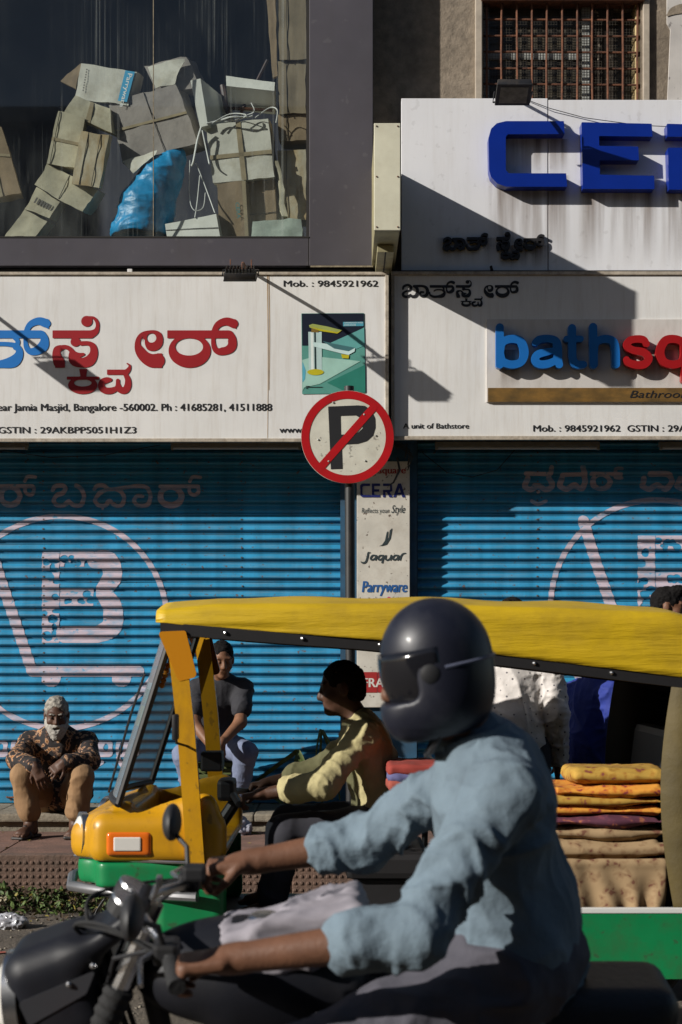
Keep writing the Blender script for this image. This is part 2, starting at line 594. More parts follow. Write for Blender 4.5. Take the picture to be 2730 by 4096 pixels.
        for o, o2 in (((0, 0), (1, 0)), ((0, 0), (0, 1)), ((1, 0), (1, 1)), ((0, 1), (1, 1))):
            d0 = D[I[:, 0] + o[0], I[:, 1] + o[1]]; d1 = D[I[:, 0] + o2[0], I[:, 1] + o2[1]]
            m = (d0 < 0) != (d1 < 0)
            t = np.where(m, d0 / np.where(m, d0 - d1, 1), 0)
            for q in range(2): acc[:, q] += np.where(m, o[q] + t * (o2[q] - o[q]), 0)
            cnt += m
        loc = np.where(cnt[:, None] > 0, acc / np.maximum(cnt, 1)[:, None], 0.5)
        vx = X[0] + (I[:, 0] + loc[:, 0]) * h; vy = Y[0] + (I[:, 1] + loc[:, 1]) * h
        G = np.argwhere(sg)
        quads = np.stack([idx[G[:, 0] - 1, G[:, 1] - 1], idx[G[:, 0], G[:, 1] - 1], idx[G[:, 0], G[:, 1]], idx[G[:, 0] - 1, G[:, 1]]], 1)
        return vx, vy, quads

def glyph_mesh(g, to_world, h, depth=0.0, grow=0.0, dirv=(0, -1, 0), clip=None, name='lettering'):
    """to_world(vx, vy) -> (N,3); depth extrudes along dirv (towards the viewer)"""
    r = g.fill(h, grow, clip)
    if r is None: return None
    vx, vy, q = r
    W = np.asarray(to_world(vx, vy), dtype=np.float64)
    if depth <= 0:
        me = np_mesh(name, W, q)
        return me
    n = len(W)
    Fv = W + np.array(dirv) * depth
    e = np.concatenate([q[:, [0, 1]], q[:, [1, 2]], q[:, [2, 3]], q[:, [3, 0]]])
    key = np.minimum(e[:, 0], e[:, 1]).astype(np.int64) * n + np.maximum(e[:, 0], e[:, 1])
    u, ix, ct = np.unique(key, return_index=True, return_counts=True)
    be = e[ix[ct == 1]]
    side = np.stack([be[:, 0], be[:, 1], be[:, 1] + n, be[:, 0] + n], 1)
    me = np_mesh(name, np.concatenate([W, Fv]), np.concatenate([q + n, side]))
    bm = bmesh.new(); bm.from_mesh(me); bmesh.ops.recalc_face_normals(bm, faces=bm.faces[:])
    for f in bm.faces: f.smooth = True
    for ed in bm.edges:
        if len(ed.link_faces) == 2 and ed.calc_face_angle(0) > 0.9: ed.smooth = False
    bm.to_mesh(me); bm.free()
    return me

def on_plane(Y, dy=0.0):
    """photo pixels -> points on the vertical plane at depth Y (set dy metres proud)"""
    def fn(vx, vy):
        vx = np.asarray(vx, dtype=float); vy = np.asarray(vy, dtype=float)
        return np.stack([(vx - 1365.0) / F * Y, np.full(vx.shape, Y - dy), CAMZ + (HZ - vy) / F * Y], 1)
    return fn

_DG = None
def text_mesh(body, px0, px1, cap, base, Y, dy=0.003, bold=0.0, shear=0.0, fit='w', name='lettering'):
    """flat text fitted between px0..px1 with cap height cap..base (photo pixels) on the plane at depth Y"""
    c = bpy.data.curves.new(name, 'FONT')
    c.body = body; c.offset = bold; c.shear = shear; c.resolution_u = 3; c.fill_mode = 'FRONT'
    o = bpy.data.objects.new(name, c); COL.objects.link(o)
    dg = bpy.context.evaluated_depsgraph_get(); dg.update()
    me = bpy.data.meshes.new_from_object(o.evaluated_get(dg))
    bpy.data.objects.remove(o); bpy.data.curves.remove(c)
    co = np.zeros(len(me.vertices) * 3); me.vertices.foreach_get('co', co); co = co.reshape(-1, 3)
    x0, x1 = co[:, 0].min(), co[:, 0].max()
    capH = 0.727 + bold
    sy = (base - cap) / capH
    if fit == 'w': sx = (px1 - px0) / (x1 - x0); ox = px0 - x0 * sx
    elif fit == 'r': sx = sy; ox = px1 - x1 * sx
    else: sx = sy; ox = px0 - x0 * sx
    W = on_plane(Y, dy)(ox + co[:, 0] * sx, base - co[:, 1] * sy)
    me.vertices.foreach_set('co', W.astype(np.float32).ravel()); me.update()
    bm = bmesh.new(); bm.from_mesh(me)
    for f in bm.faces:
        if f.normal.y > 0: f.normal_flip()
    bm.to_mesh(me); bm.free()
    me.materials.clear()
    return me
# ------------------------------------------------------------------ depths of the place (metres from the camera)
Y_SIGNL, Y_SIGNR, Y_CERA = 10.60, 10.66, 10.74
Y_BAY, Y_WALL, Y_SHUT = 10.70, 10.95, 11.07
Z_LEDGE, Z_PAVE = 0.42, 0.30
Y_LEDGE, Y_KERB = 10.31, 9.08

M_road = mat('asphalt dusty', (0.13, 0.105, 0.08), 0.95, var=0.45, vscale=1.4, bump=0.012, bscale=45, speck=0.6, speck_scale=26, speck_col=(0.24, 0.2, 0.15), dirt=0.5, dirt_col=(0.04, 0.03, 0.025), dscale=3)
M_pave = mat('red pavement', (0.21, 0.115, 0.085), 0.9, var=0.4, vscale=5, bump=0.006, bscale=60, dirt=0.7, dirt_col=(0.09, 0.065, 0.05), dscale=2.5)
M_kerb = mat('kerb tile', (0.15, 0.09, 0.065), 0.9, var=0.35, vscale=6, bump=0.008, bscale=40, dirt=0.6, dirt_col=(0.06, 0.05, 0.04), dscale=5)
M_ledge = mat('worn stone', (0.26, 0.225, 0.17), 0.85, var=0.4, vscale=9, bump=0.006, bscale=40, dirt=0.6, dirt_col=(0.09, 0.07, 0.045), dscale=7)
M_conc = mat('stained concrete', (0.27, 0.22, 0.165), 0.92, var=0.35, vscale=14, bump=0.007, bscale=30, dirt=0.85, dirt_col=(0.075, 0.06, 0.045), dscale=2.6, dstretch=(1, 1, 0.6))
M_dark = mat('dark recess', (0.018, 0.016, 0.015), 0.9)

b = B(); b.poly([(-120, -60, 0), (120, -60, 0), (120, 60, 0), (-120, 60, 0)])
b.obj('road', M_road, kind='structure', label='dusty grey asphalt road in front of the shops', cat='road')
pav = empty('pavement', (0, Y_KERB, 0), kind='structure', label='raised red pavement in front of the shutters', cat='pavement')
# paving slabs near the old man are pieces with open joints
B().span(-30, 30, Y_KERB + 0.17, Y_LEDGE + 0.02, -0.02, Z_PAVE - 0.012).obj('bed', M_pave, pav)
for i in range(14):
    x0 = -3.9 + i * 0.6
    for j in range(2):
        y0 = Y_KERB + 0.175 + j * 0.535
        dz = rng.uniform(-0.003, 0.003)
        bb = B(); bb.span(x0 + 0.004, x0 + 0.596, y0 + 0.003, y0 + 0.530, Z_PAVE - 0.03, Z_PAVE + dz, 0.004)
        bb.obj('paving_slab', M_pave, pav)
# kerb stones with studded face
stud = B()
nx, nz_ = 40, 6
stud.box((0, 0.06, 0.15), (0.596, 0.13, 0.30), 0.006)
for i in range(15):
    for j in range(6):
        cx, cz = -0.28 + i * 0.04, 0.045 + j * 0.042
        stud.box((cx, -0.005, cz), (0.020, 0.012, 0.020), 0.004, seg=1)
sme = stud.mesh('kerb_stone')
for i in range(14):
    o = mesh_obj('kerb_stone', sme, M_kerb, pav, shift=False)
    o.location = (-3.6 + i * 0.6, 0.04 + rng.uniform(-0.004, 0.004), rng.uniform(-0.004, 0.002))
b = B(); b.span(-30, -3.92, Y_KERB, Y_KERB + 0.17, 0, Z_PAVE); b.span(4.52, 30, Y_KERB, Y_KERB + 0.17, 0, Z_PAVE)
b.obj('kerb_run', M_kerb, pav)
led = empty('shop_ledge', (0, Y_LEDGE, 0), kind='structure', label='stone ledge below the blue shutters', cat='ledge')
B().span(-12, 12, Y_LEDGE + 0.04, Y_SHUT + 0.6, 0.28, Z_LEDGE - 0.055).obj('riser', M_ledge, led)
for i in range(10):
    x0 = -4.2 + i * 0.9
    B().span(x0 + 0.002, x0 + 0.898, Y_LEDGE + rng.uniform(-0.004, 0.004), Y_SHUT + 0.5, Z_LEDGE - 0.055, Z_LEDGE + rng.uniform(-0.002, 0.002), 0.012).obj('ledge_slab', M_ledge, led)

# ------------------------------------------------------------------ concrete building on the right
bld = empty('concrete_building', (2.5, Y_WALL, 0), label='old stained concrete building with a rusty barred window above the white signs', cat='building')
wx0, wx1 = P(1935, 0, Y_WALL).x, P(2565, 0, Y_WALL).x
wz0 = P(0, 470, Y_WALL).z; wz1 = P(0, 4, Y_WALL).z
b = B()
b.span(0.05, wx0, Y_WALL, Y_WALL + 0.5, 3.25, 9.5)
b.span(wx1, 9.0, Y_WALL, Y_WALL + 0.5, 3.25, 9.5)
b.span(wx0, wx1, Y_WALL, Y_WALL + 0.5, 3.25, wz0)
b.span(wx0, wx1, Y_WALL, Y_WALL + 0.5, wz1, 9.5)
b.obj('wall', M_conc, bld)
B().span(-7, 9, Y_SHUT + 0.12, Y_SHUT + 0.5, 0.3, 3.4).obj('back_wall', M_dark, bld)
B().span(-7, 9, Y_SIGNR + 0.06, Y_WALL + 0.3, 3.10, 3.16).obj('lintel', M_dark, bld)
# plaster band left of the window, catching light
B().span(wx0 - 0.062, wx0 - 0.012, Y_WALL - 0.035, Y_WALL + 0.0, 3.6, 9.0, 0.006).obj('window_surround', mat('plaster strip', (0.42, 0.36, 0.29), 0.9, var=0.3, vscale=8, dirt=0.4), bld)
B().span(wx1 + 0.012, wx1 + 0.06, Y_WALL - 0.03, Y_WALL, 3.6, 9.0, 0.006).obj('window_surround', MATS['plaster strip'], bld)
# window
M_rust = mat('rusty iron', (0.17, 0.065, 0.03), 0.85, var=0.6, vscale=20, var_col=(0.05, 0.022, 0.015), bump=0.003, bscale=90)
M_alu = mat('dull window frame', (0.42, 0.43, 0.40), 0.5, var=0.3, vscale=12, dirt=0.5)
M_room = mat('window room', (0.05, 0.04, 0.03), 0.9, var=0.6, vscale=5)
win = empty('window', tuple(V((wx0 + wx1) / 2, Y_WALL, wz0) - V(2.5, Y_WALL, 0)), parent=bld)
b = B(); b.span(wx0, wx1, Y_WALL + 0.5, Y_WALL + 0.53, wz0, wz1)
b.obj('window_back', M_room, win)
fy = Y_WALL + 0.075
b = B(); b.span(wx0 + 0.0, wx0 + 0.05, fy, fy + 0.04, wz0, wz1); b.obj('frame_stile', M_alu, win)
cx = P(2345, 0, fy).x
B().span(cx - 0.03, cx + 0.03, fy, fy + 0.05, wz0, wz1).obj('frame_stile', M_alu, win)
cz = P(0, 222, fy).z
B().span(wx0 + 0.05, cx - 0.03, fy + 0.005, fy + 0.045, cz - 0.025, cz + 0.025).obj('frame_rail', M_alu, win)
M_glassd = mat('dusty pane', (0.03, 0.03, 0.03), 0.25, spec=0.4, var=0.5, vscale=9, var_col=(0.10, 0.085, 0.06), dirt=0.5, dirt_col=(0.16, 0.14, 0.1))
B().span(wx0 + 0.05, cx - 0.03, fy + 0.02, fy + 0.026, wz0, cz - 0.025).obj('pane', M_glassd, win)
B().span(wx0 + 0.05, cx - 0.03, fy + 0.02, fy + 0.026, cz + 0.025, wz1).obj('pane', M_glassd, win)
M_peel = mat('peeling paint board', (0.04, 0.03, 0.022), 0.9, speck=1.0, speck_scale=26, speck_col=(0.42, 0.36, 0.28))
B().span(cx + 0.03, cx + 0.21, fy + 0.03, fy + 0.05, wz0, wz1).obj('shutter_leaf', M_peel, win)
B().span(cx + 0.22, wx1, fy + 0.12, fy + 0.13, wz0, wz1).obj('pane', M_glassd, win)
# iron bars, just inside the opening
gy = Y_WALL + 0.006
for k in range(11):
    x = P(1948 + 60.5 * k, 0, gy).x
    bb = B(); bb.tube([(x + 0.004 * math.sin(k), gy, wz0 - 0.02), (x - 0.004 * math.sin(k * 2), gy, (wz0 + wz1) / 2), (x, gy, wz1 + 0.01)], 0.0085, 6)
    auto_smooth(bb.obj('vertical_bar', M_rust, win))
for k in range(8):
    z = P(0, 8 + 65 * k, gy).z
    bb = B(); bb.tube([(wx0 - 0.01, gy + 0.015, z + 0.004 * math.sin(3 * k)), (wx1 + 0.01, gy + 0.015, z - 0.006)], 0.0075, 6)
    auto_smooth(bb.obj('horizontal_bar', M_rust, win))
# fine wire mesh behind the bars
M_wire = mat('wire mesh', (0.05, 0.042, 0.03), 0.7)
b = B(); my = Y_WALL + 0.055
n = 56
for k in range(n):
    x = wx0 + (wx1 - wx0) * (k + 0.5) / n
    b.span(x - 0.0009, x + 0.0009, my, my + 0.0018, wz0, wz1)
n = 44
for k in range(n):
    z = wz0 + (wz1 - wz0) * (k + 0.5) / n
    b.span(wx0, wx1, my + 0.002, my + 0.0038, z - 0.0009, z + 0.0009)
b.obj('wire_screen', M_wire, win, kind='stuff')
M_rev = mat('ochre painted reveal', (0.52, 0.40, 0.20), 0.8, var=0.4, vscale=10, dirt=0.5)
for k in range(8):
    z0 = wz0 + (wz1 - wz0) * k / 7.2
    B().span(wx1 - 0.035, wx1 - 0.002, Y_WALL + 0.03, Y_WALL + 0.22, z0, min(z0 + (wz1 - wz0) / 7.2 - 0.012, wz1), 0.012).obj('reveal_block', M_rev, win)
B().span(wx0 - 0.02, wx1 + 0.02, Y_WALL - 0.05, Y_WALL + 0.1, wz1 - 0.012, wz1 + 0.03).obj('window_head', M_rust, win)

# pillar between the shutters with its painted edge strip
plx0, plx1 = P(1428, 0, Y_WALL).x, P(1668, 0, Y_WALL).x
M_pil = mat('blue pillar paint', (0.02, 0.085, 0.16), 0.75, var=0.4, vscale=7, dirt=0.5)
B().span(plx0 - 0.12, plx1, Y_WALL, Y_SHUT + 0.2, Z_LEDGE, 3.12).obj('pillar', M_pil, bld)

# ------------------------------------------------------------------ glass-fronted bay on the left
M_acp = mat('grey cladding panel', (0.082, 0.076, 0.088), 0.38, var=0.22, vscale=1.2, rvar=0.08, spec=0.4, dirt=0.35, dirt_col=(0.065, 0.055, 0.05), dscale=3, dstretch=(1, 1, 0.3), speck=0.14, speck_scale=14, speck_col=(0.2, 0.19, 0.19))
bay = empty('glass_fronted_bay', (-2.5, Y_BAY, 3.0), label='projecting upper-floor bay with dirty glass and grey cladding frame', cat='building')
bx = P(1493, 0, Y_BAY).x; gx1 = P(1237, 0, Y_BAY).x
zb = P(0, 1062, Y_BAY).z; zg = P(0, 947, Y_BAY).z
B().span(gx1 + 0.002, bx, Y_BAY, Y_WALL + 0.03, zb, 9.5, 0.004).obj('cladding_panel', M_acp, bay)
B().span(-5.6, gx1 - 0.002, Y_BAY, Y_WALL + 0.05, zb, zg, 0.004).obj('cladding_panel', M_acp, bay)
B().span(gx1 - 0.02, gx1 + 0.02, Y_BAY + 0.012, Y_BAY + 0.05, zb, 9.5).obj('joint', M_dark, bay)
M_bronze = mat('worn edge trim', (0.30, 0.25, 0.17), 0.5, var=0.5, vscale=30, dirt=0.6)
B().span(gx1 - 0.018, gx1 - 0.004, Y_BAY + 0.015, Y_BAY + 0.045, zg, 9.5).obj('glazing_trim', M_bronze, bay)
B().span(-5.6, gx1, Y_BAY - 0.004, Y_BAY + 0.02, zg - 0.006, zg + 0.004).obj('sill_trim', M_dark, bay)
B().span(gx1 + 0.01, bx, Y_BAY - 0.006, Y_BAY + 0.02, zb - 0.010, zb - 0.001).obj('drip_trim', M_bronze, bay)
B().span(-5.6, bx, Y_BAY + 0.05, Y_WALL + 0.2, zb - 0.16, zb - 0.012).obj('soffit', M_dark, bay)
M_in = mat('bay interior paint', (0.045, 0.05, 0.075), 0.9, var=0.3, vscale=2)
M_inf = mat('bay floor dust', (0.13, 0.13, 0.10), 0.95, var=0.4, vscale=8)
B().span(-5.6, gx1 + 0.2, Y_WALL + 1.6, Y_WALL + 1.65, zg - 0.1, 9.5).obj('back_wall', M_in, bay)
B().span(-5.65, -5.6, Y_BAY + 0.05, Y_WALL + 1.6, zg - 0.1, 9.5).obj('side_wall', M_in, bay)
B().span(gx1 + 0.06, gx1 + 0.1, Y_BAY + 0.3, Y_WALL + 1.6, zg - 0.1, 9.5).obj('side_wall', M_in, bay)
B().span(-5.6, gx1 + 0.1, Y_BAY + 0.03, Y_WALL + 1.6, zg - 0.12, zg - 0.0).obj('floor', M_inf, bay)
B().span(-5.6, gx1 + 0.1, Y_BAY + 0.05, Y_WALL + 1.65, 8.2, 8.3).obj('ceiling', M_in, bay)
B().span(-5.6, gx1, Y_BAY + 0.0, Y_WALL + 0.1, 8.0, 9.5).obj('cladding_panel', M_acp, bay)
# glass: clear pane, mirror reflection by angle, vertical runs of dried dirt
def glass_mat(name='dirty window glass'):
    m = bpy.data.materials.new(name); m.use_nodes = True
    nt = m.node_tree; N = nt.nodes; L = nt.links
    N.remove(N['Principled BSDF'])
    tr = N.new('ShaderNodeBsdfTransparent'); tr.inputs[0].default_value = (0.85, 0.885, 0.87, 1)
    gl = N.new('ShaderNodeBsdfGlossy'); gl.inputs['Roughness'].default_value = 0.02
    lw = N.new('ShaderNodeLayerWeight'); lw.inputs['Blend'].default_value = 0.5
    pw = N.new('ShaderNodeMath'); pw.operation = 'POWER'; pw.inputs[1].default_value = 5.0
    L.new(lw.outputs['Facing'], pw.inputs[0])
    fr = N.new('ShaderNodeMapRange'); fr.inputs['To Min'].default_value = 0.07; fr.inputs['To Max'].default_value = 1.0
    L.new(pw.outputs[0], fr.inputs['Value'])
    mx = N.new('ShaderNodeMixShader')
    L.new(fr.outputs[0], mx.inputs[0]); L.new(tr.outputs[0], mx.inputs[1]); L.new(gl.outputs[0], mx.inputs[2])
    df = N.new('ShaderNodeBsdfDiffuse'); df.inputs[0].default_value = (0.38, 0.41, 0.39, 1)
    geo = N.new('ShaderNodeNewGeometry')
    def nz(scale, st, a, c_, detail=4):
        mp = N.new('ShaderNodeMapping'); mp.inputs['Scale'].default_value = st
        L.new(geo.outputs['Position'], mp.inputs[0])
        t = N.new('ShaderNodeTexNoise'); t.inputs['Scale'].default_value = scale; t.inputs['Detail'].default_value = detail
        L.new(mp.outputs[0], t.inputs['Vector'])
        r = N.new('ShaderNodeMapRange'); r.inputs['From Min'].default_value = a; r.inputs['From Max'].default_value = c_
        L.new(t.outputs[0], r.inputs['Value'])
        return r.outputs[0]
    def mul(a, b_):
        mm = N.new('ShaderNodeMath'); mm.operation = 'MULTIPLY'
        L.new(a, mm.inputs[0])
        if isinstance(b_, float): mm.inputs[1].default_value = b_
        else: L.new(b_, mm.inputs[1])
        return mm.outputs[0]
    def add(a, b_):
        mm = N.new('ShaderNodeMath'); mm.operation = 'ADD'; mm.use_clamp = True
        L.new(a, mm.inputs[0])
        if isinstance(b_, float): mm.inputs[1].default_value = b_
        else: L.new(b_, mm.inputs[1])
        return mm.outputs[0]
    runs = mul(nz(1.0, (44, 1, 0.22), 0.56, 0.72), nz(1.0, (3.4, 1, 0.9), 0.50, 0.64))
    film = nz(1.0, (3, 1, 2), 0.4, 0.9, 6)
    fine = nz(1.0, (130, 1, 0.8), 0.55, 0.75)
    dirt_f = add(add(mul(runs, 0.30), mul(film, 0.025)), add(mul(mul(fine, film), 0.12), 0.004))
    sz = N.new('ShaderNodeSeparateXYZ'); L.new(geo.outputs['Position'], sz.inputs[0])
    low = N.new('ShaderNodeMapRange'); low.inputs['From Min'].default_value = zg + 0.75; low.inputs['From Max'].default_value = zg
    L.new(sz.outputs[2], low.inputs['Value'])
    grime = nz(1.0, (14, 1, 3), 0.30, 0.75, 6)
    dirt_f = add(dirt_f, mul(mul(low.outputs[0], grime), 0.13))
    m2 = N.new('ShaderNodeMixShader')
    L.new(dirt_f, m2.inputs[0]); L.new(mx.outputs[0], m2.inputs[1]); L.new(df.outputs[0], m2.inputs[2])
    L.new(m2.outputs[0], N['Material Output'].inputs['Surface'])
    return m
M_glass = glass_mat()
jx = P(612, 0, Y_BAY).x
yg = Y_BAY + 0.03
for a, c_ in ((-5.6, jx - 0.003), (jx + 0.003, gx1 - 0.005)):
    bb = B(); bb.poly([(a, yg, zg), (c_, yg, zg), (c_, yg, 8.0), (a, yg, 8.0)])
    bb.obj('glass_pane', M_glass, bay)
B().span(jx - 0.0028, jx + 0.0028, yg - 0.006, yg + 0.006, zg, 8.0).obj('sealant_joint', M_bronze, bay)

# opposite side of the street (seen only mirrored in the glass, and it shades the sky)
opp = empty('plain_building', (0, -9.5, 0), label='long plain building across the street mirrored in the dirty glass', cat='building')
M_opp = mat('opposite plaster', (0.17, 0.20, 0.25), 0.9, var=0.3, vscale=0.6)
B().span(-22, 30, -16, -9.5, 0, 12.4).obj('wall', M_opp, opp)
B().span(-22.3, 30.3, -16, -9.1, 12.4, 12.7).obj('parapet', M_opp, opp)
for i in range(14):
    for j in range(3):
        B().span(-20 + i * 3.5, -18.5 + i * 3.5, -9.53, -9.46, 2.5 + j * 3.3, 4.3 + j * 3.3).obj('window', M_dark, opp)

# ------------------------------------------------------------------ rolling shutters
PITCH = 0.0702
def slat_profile(t):
    """t in 0..1 up one slat -> depth towards the viewer (m)"""
    t = t % 1.0
    if t < 0.10: return 0.004
    if t < 0.16: return 0.004 + 0.005 * (t - 0.10) / 0.06
    if t < 0.22: return 0.009 - 0.008 * (t - 0.16) / 0.06
    u = (t - 0.22) / 0.78
    if u < 0.36: return 0.001 + 0.027 * math.sin(0.5 * math.pi * u / 0.36) ** 0.92
    return 0.001 + 0.027 * (0.5 + 0.5 * math.cos(math.pi * (u - 0.36) / 0.64)) ** 0.8
TS = [0, 0.05, 0.098, 0.102, 0.13, 0.16, 0.19, 0.22, 0.25, 0.29, 0.34, 0.40, 0.48, 0.56, 0.64, 0.72, 0.80, 0.87, 0.93, 0.97, 0.999]
def prof_np(z, z0):
    t = ((z - z0) / PITCH) % 1.0
    return np.interp(t, TS + [1.0], [slat_profile(t_) for t_ in TS] + [slat_profile(0.0)])
def shutter_mat():
    m = mat('blue shutter paint', (0.030, 0.265, 0.475), 0.45, var=0.36, vscale=2.0, stretch=(4, 1, 0.45), rvar=0.12, dirt=0.6,
            dirt_col=(0.15, 0.21, 0.24), dscale=9, dstretch=(0.6, 1, 6), speck=0.8, speck_scale=30, speck_col=(0.12, 0.06, 0.03), bump=0.0015, bscale=30)
    return m
M_shut = shutter_mat()
M_shutd = mat('shutter guide rail', (0.025, 0.10, 0.17), 0.6, var=0.4, vscale=9, dirt=0.5)
M_pink = mat('faded pink paint', (0.47, 0.40, 0.46), 0.75, var=0.3, vscale=8, stretch=(0.6, 1, 5), dirt=0.95, dirt_col=(0.06, 0.27, 0.42), dscale=11, dstretch=(1, 1, 2.5), speck=0.8, speck_scale=24, speck_col=(0.05, 0.25, 0.40))
def make_shutter(px0, px1, label, sag):
    x0, x1 = P(px0, 0, Y_SHUT).x, P(px1, 0, Y_SHUT).x
    z0 = P(0, 3166, Y_SHUT).z
    root = empty('rolling_shutter', ((x0 + x1) / 2, Y_SHUT, Z_LEDGE), label=label, cat='shutter', group='blue rolling shutters of the shopfront')
    nsl = 39
    L = x1 - x0
    # one slat, ends slightly uneven
    nxs = 9
    nxs = 25
    nT = len(TS)
    slats = []
    for var_ in range(6):
        vs, qs = [], []
        for i in range(nxs):
            x = -L / 2 + L * i / (nxs - 1)
            dn = 0.0022 * mnoise.noise(V(x * 1.3, var_ * 7.1, 0)) + 0.0012 * mnoise.noise(V(x * 6, var_ * 3.3, 5)); dz = 0.0016 * mnoise.noise(V(x * 0.9, var_ * 5.7, 9))
            for t in TS:
                vs.append((x, -slat_profile(t) + dn, t * PITCH + dz))
        for i in range(nxs - 1):
            for k in range(nT - 1):
                a = i * nT + k
                qs.append((a, a + nT, a + nT + 1, a + 1))
        me = np_mesh('slat', vs, qs); me.shade_smooth(); me.materials.append(M_shut); slats.append(me)
    for k in range(nsl):
        o = mesh_obj('slat', slats[int(rng.integers(6))], None, root, shift=False)
        o.location = (0, rng.uniform(-0.001, 0.001), z0 + k * PITCH - Z_LEDGE)
    xm = (x0 + x1) / 2
    for xx in (xm - 0.35, xm + 0.35):
        hn = B(); hn.tube([(xx - 0.06, Y_SHUT - 0.018, z0 - 0.04), (xx - 0.05, Y_SHUT - 0.055, z0 - 0.04), (xx + 0.05, Y_SHUT - 0.055, z0 - 0.04), (xx + 0.06, Y_SHUT - 0.018, z0 - 0.04)], 0.007, 8)
        auto_smooth(hn.obj('pull_handle', M_rust, root))
    rv = B()
    for xc in (x0 + L * 0.22, x0 + L * 0.60, x0 + L * 0.86):
        for k in range(nsl):
            zc = z0 + (k + 0.58) * PITCH
            rv.box((xc + rng.uniform(-0.004, 0.004), Y_SHUT - 0.0285, zc), (0.011, 0.006, 0.009), 0.0)
    rv.obj('rivet_column', mat('rusty rivet', (0.16, 0.10, 0.06), 0.7, var=0.5, vscale=30), root, kind='stuff')
    B().span(x0, x1, Y_SHUT - 0.018, Y_SHUT + 0.02, Z_LEDGE + 0.004, z0, 0.004).obj('bottom_bar', M_shut, root)
    for x in (x0, x1):
        B().span(x - 0.03, x + 0.03, Y_SHUT - 0.035, Y_SHUT + 0.05, Z_LEDGE, 3.12).obj('guide_rail', M_shutd, root)
    return root, z0, (x0, x1)
sh_l, zsl, xl = make_shutter(-1650, 1395, 'blue rolling shutter with pink circled trolley emblem behind the seated old man', 0)
sh_r, zsr, xr = make_shutter(1655, 3900, 'blue rolling shutter with pink arc behind the men standing near the rickshaw', 0)
def on_shutter(z0):
    def fn(vx, vy):
        w = on_plane(Y_SHUT)(vx, vy)
        w[:, 1] -= prof_np(w[:, 2], z0) + 0.0032
        return w
    return fn
def paint(g, root, z0, h=2.4, name='painted_emblem', clip=None):
    me = glyph_mesh(g, on_shutter(z0), h, clip=clip, name=name)
    if me is None: return
    bm = bmesh.new(); bm.from_mesh(me)
    for f in bm.faces:
        if f.normal.y > 0: f.normal_flip()
        f.smooth = True
    bm.to_mesh(me); bm.free()
    mesh_obj(name, me, M_pink, root)
rnd = random.Random(5)
def speckle(g, x0, y0, x1, y1, n=14, r=(8, 26)):
    for _ in range(n):
        cx, cy = rnd.uniform(x0, x1), rnd.uniform(y0, y1)
        g.el(cx, cy, rnd.uniform(*r), rnd.uniform(*r) * 0.8, op='sub')
def px5(x, y): return x * 0.8705, 1740 + y * 0.8705
def emblem(ox, oy):
    """pink circle, trolley and letter; ox, oy shift in photo pixels"""
    out = []
    g = Glyph().ring(246 + ox, 2490 + oy, 424, 11)
    out.append((g, 'painted_ring'))
    fx = lambda x, y: (px5(x, y)[0] + ox, px5(x, y)[1] + oy)
    t = Glyph()
    a = Glyph().ln([(-55, 470), (0, 650), (150, 1085)], 25).ln([(150, 1086), (640, 1086)], 25)
    a.el(237, 1118, 44, 40).el(560, 1118, 44, 40)
    t.extend(a, fx, 0.87)
    out.append((t, 'painted_trolley'))
    bgl = Glyph()
    c = Glyph()
    c.st([(442, 575, 40), (500, 580, 44), (518, 650, 44), (480, 720, 38), (518, 790, 44), (515, 880, 46), (450, 918, 38)])
    c.ln([(300, 918), (450, 918)], 38).rc(288, 880, 320, 956)
    c.rc(442, 538, 470, 612)
    bgl.extend(c, fx, 0.87)
    out.append((bgl, 'painted_letter'))
    s = Glyph()
    d = Glyph().rc(195, 537, 275, 956)
    speckle(d, 205, 560, 268, 945, 16, (12, 26))
    s.extend(d, fx, 0.87)
    out.append((s, 'painted_pattern'))
    s = Glyph(); d = Glyph().rc(278, 537, 434, 606)
    speckle(d, 285, 555, 430, 600, 8, (12, 24)); s.extend(d, fx, 0.87); out.append((s, 'painted_pattern'))
    s = Glyph(); d = Glyph().rc(278, 706, 432, 786)
    speckle(d, 300, 725, 420, 770, 8, (10, 22)); s.extend(d, fx, 0.87); out.append((s, 'painted_pattern'))
    return out
for g, nm in emblem(0, 0): paint(g, sh_l, zsl, name=nm, clip=(-700, 1600, 1380, 3160))
for g, nm in emblem(2381, -65): paint(g, sh_r, zsr, name=nm, clip=(1680, 1600, 3300, 3160))
# painted Kannada words above the emblems
def kannada_shutter():
    k = Glyph()
    k.el(80, 250, 88, 86).el(80, 248, 50, 44, op='sub').rc(-20, 162, 255, 192, rd=12)
    k.st([(262, 108), (205, 106), (190, 140)], 13).st([(188, 190), (198, 228), (232, 240), (256, 215), (250, 184)], 13)
    k2 = Glyph()
    k2.st([(395, 205), (408, 178), (465, 172), (488, 198), (465, 228), (420, 245), (402, 280), (420, 314), (470, 318), (512, 288)], 16)
    k2.st([(512, 288), (550, 318), (600, 314), (622, 268), (610, 205), (565, 172)], 16)
    k3 = Glyph()
    k3.st([(700, 198), (718, 174), (768, 172), (800, 196), (850, 198), (1000, 176), (1080, 184), (1110, 230), (1108, 290), (1078, 318), (1020, 318), (994, 285), (1012, 250), (1052, 250)], 15)
    k3.st([(800, 198), (735, 232), (706, 280), (730, 316), (780, 318), (812, 285), (850, 318), (898, 316), (920, 272), (900, 222), (860, 200)], 15)
    k3.el(762, 344, 10, 10)
    k4 = Glyph()
    k4.el(1265, 255, 100, 86).el(1263, 250, 56, 46, op='sub').rc(1172, 164, 1478, 192, rd=12)
    k4.st([(1480, 110), (1425, 108), (1405, 142)], 13).st([(1400, 190), (1406, 228), (1440, 242), (1470, 218), (1464, 186)], 13)
    return [k, k2, k3, k4]
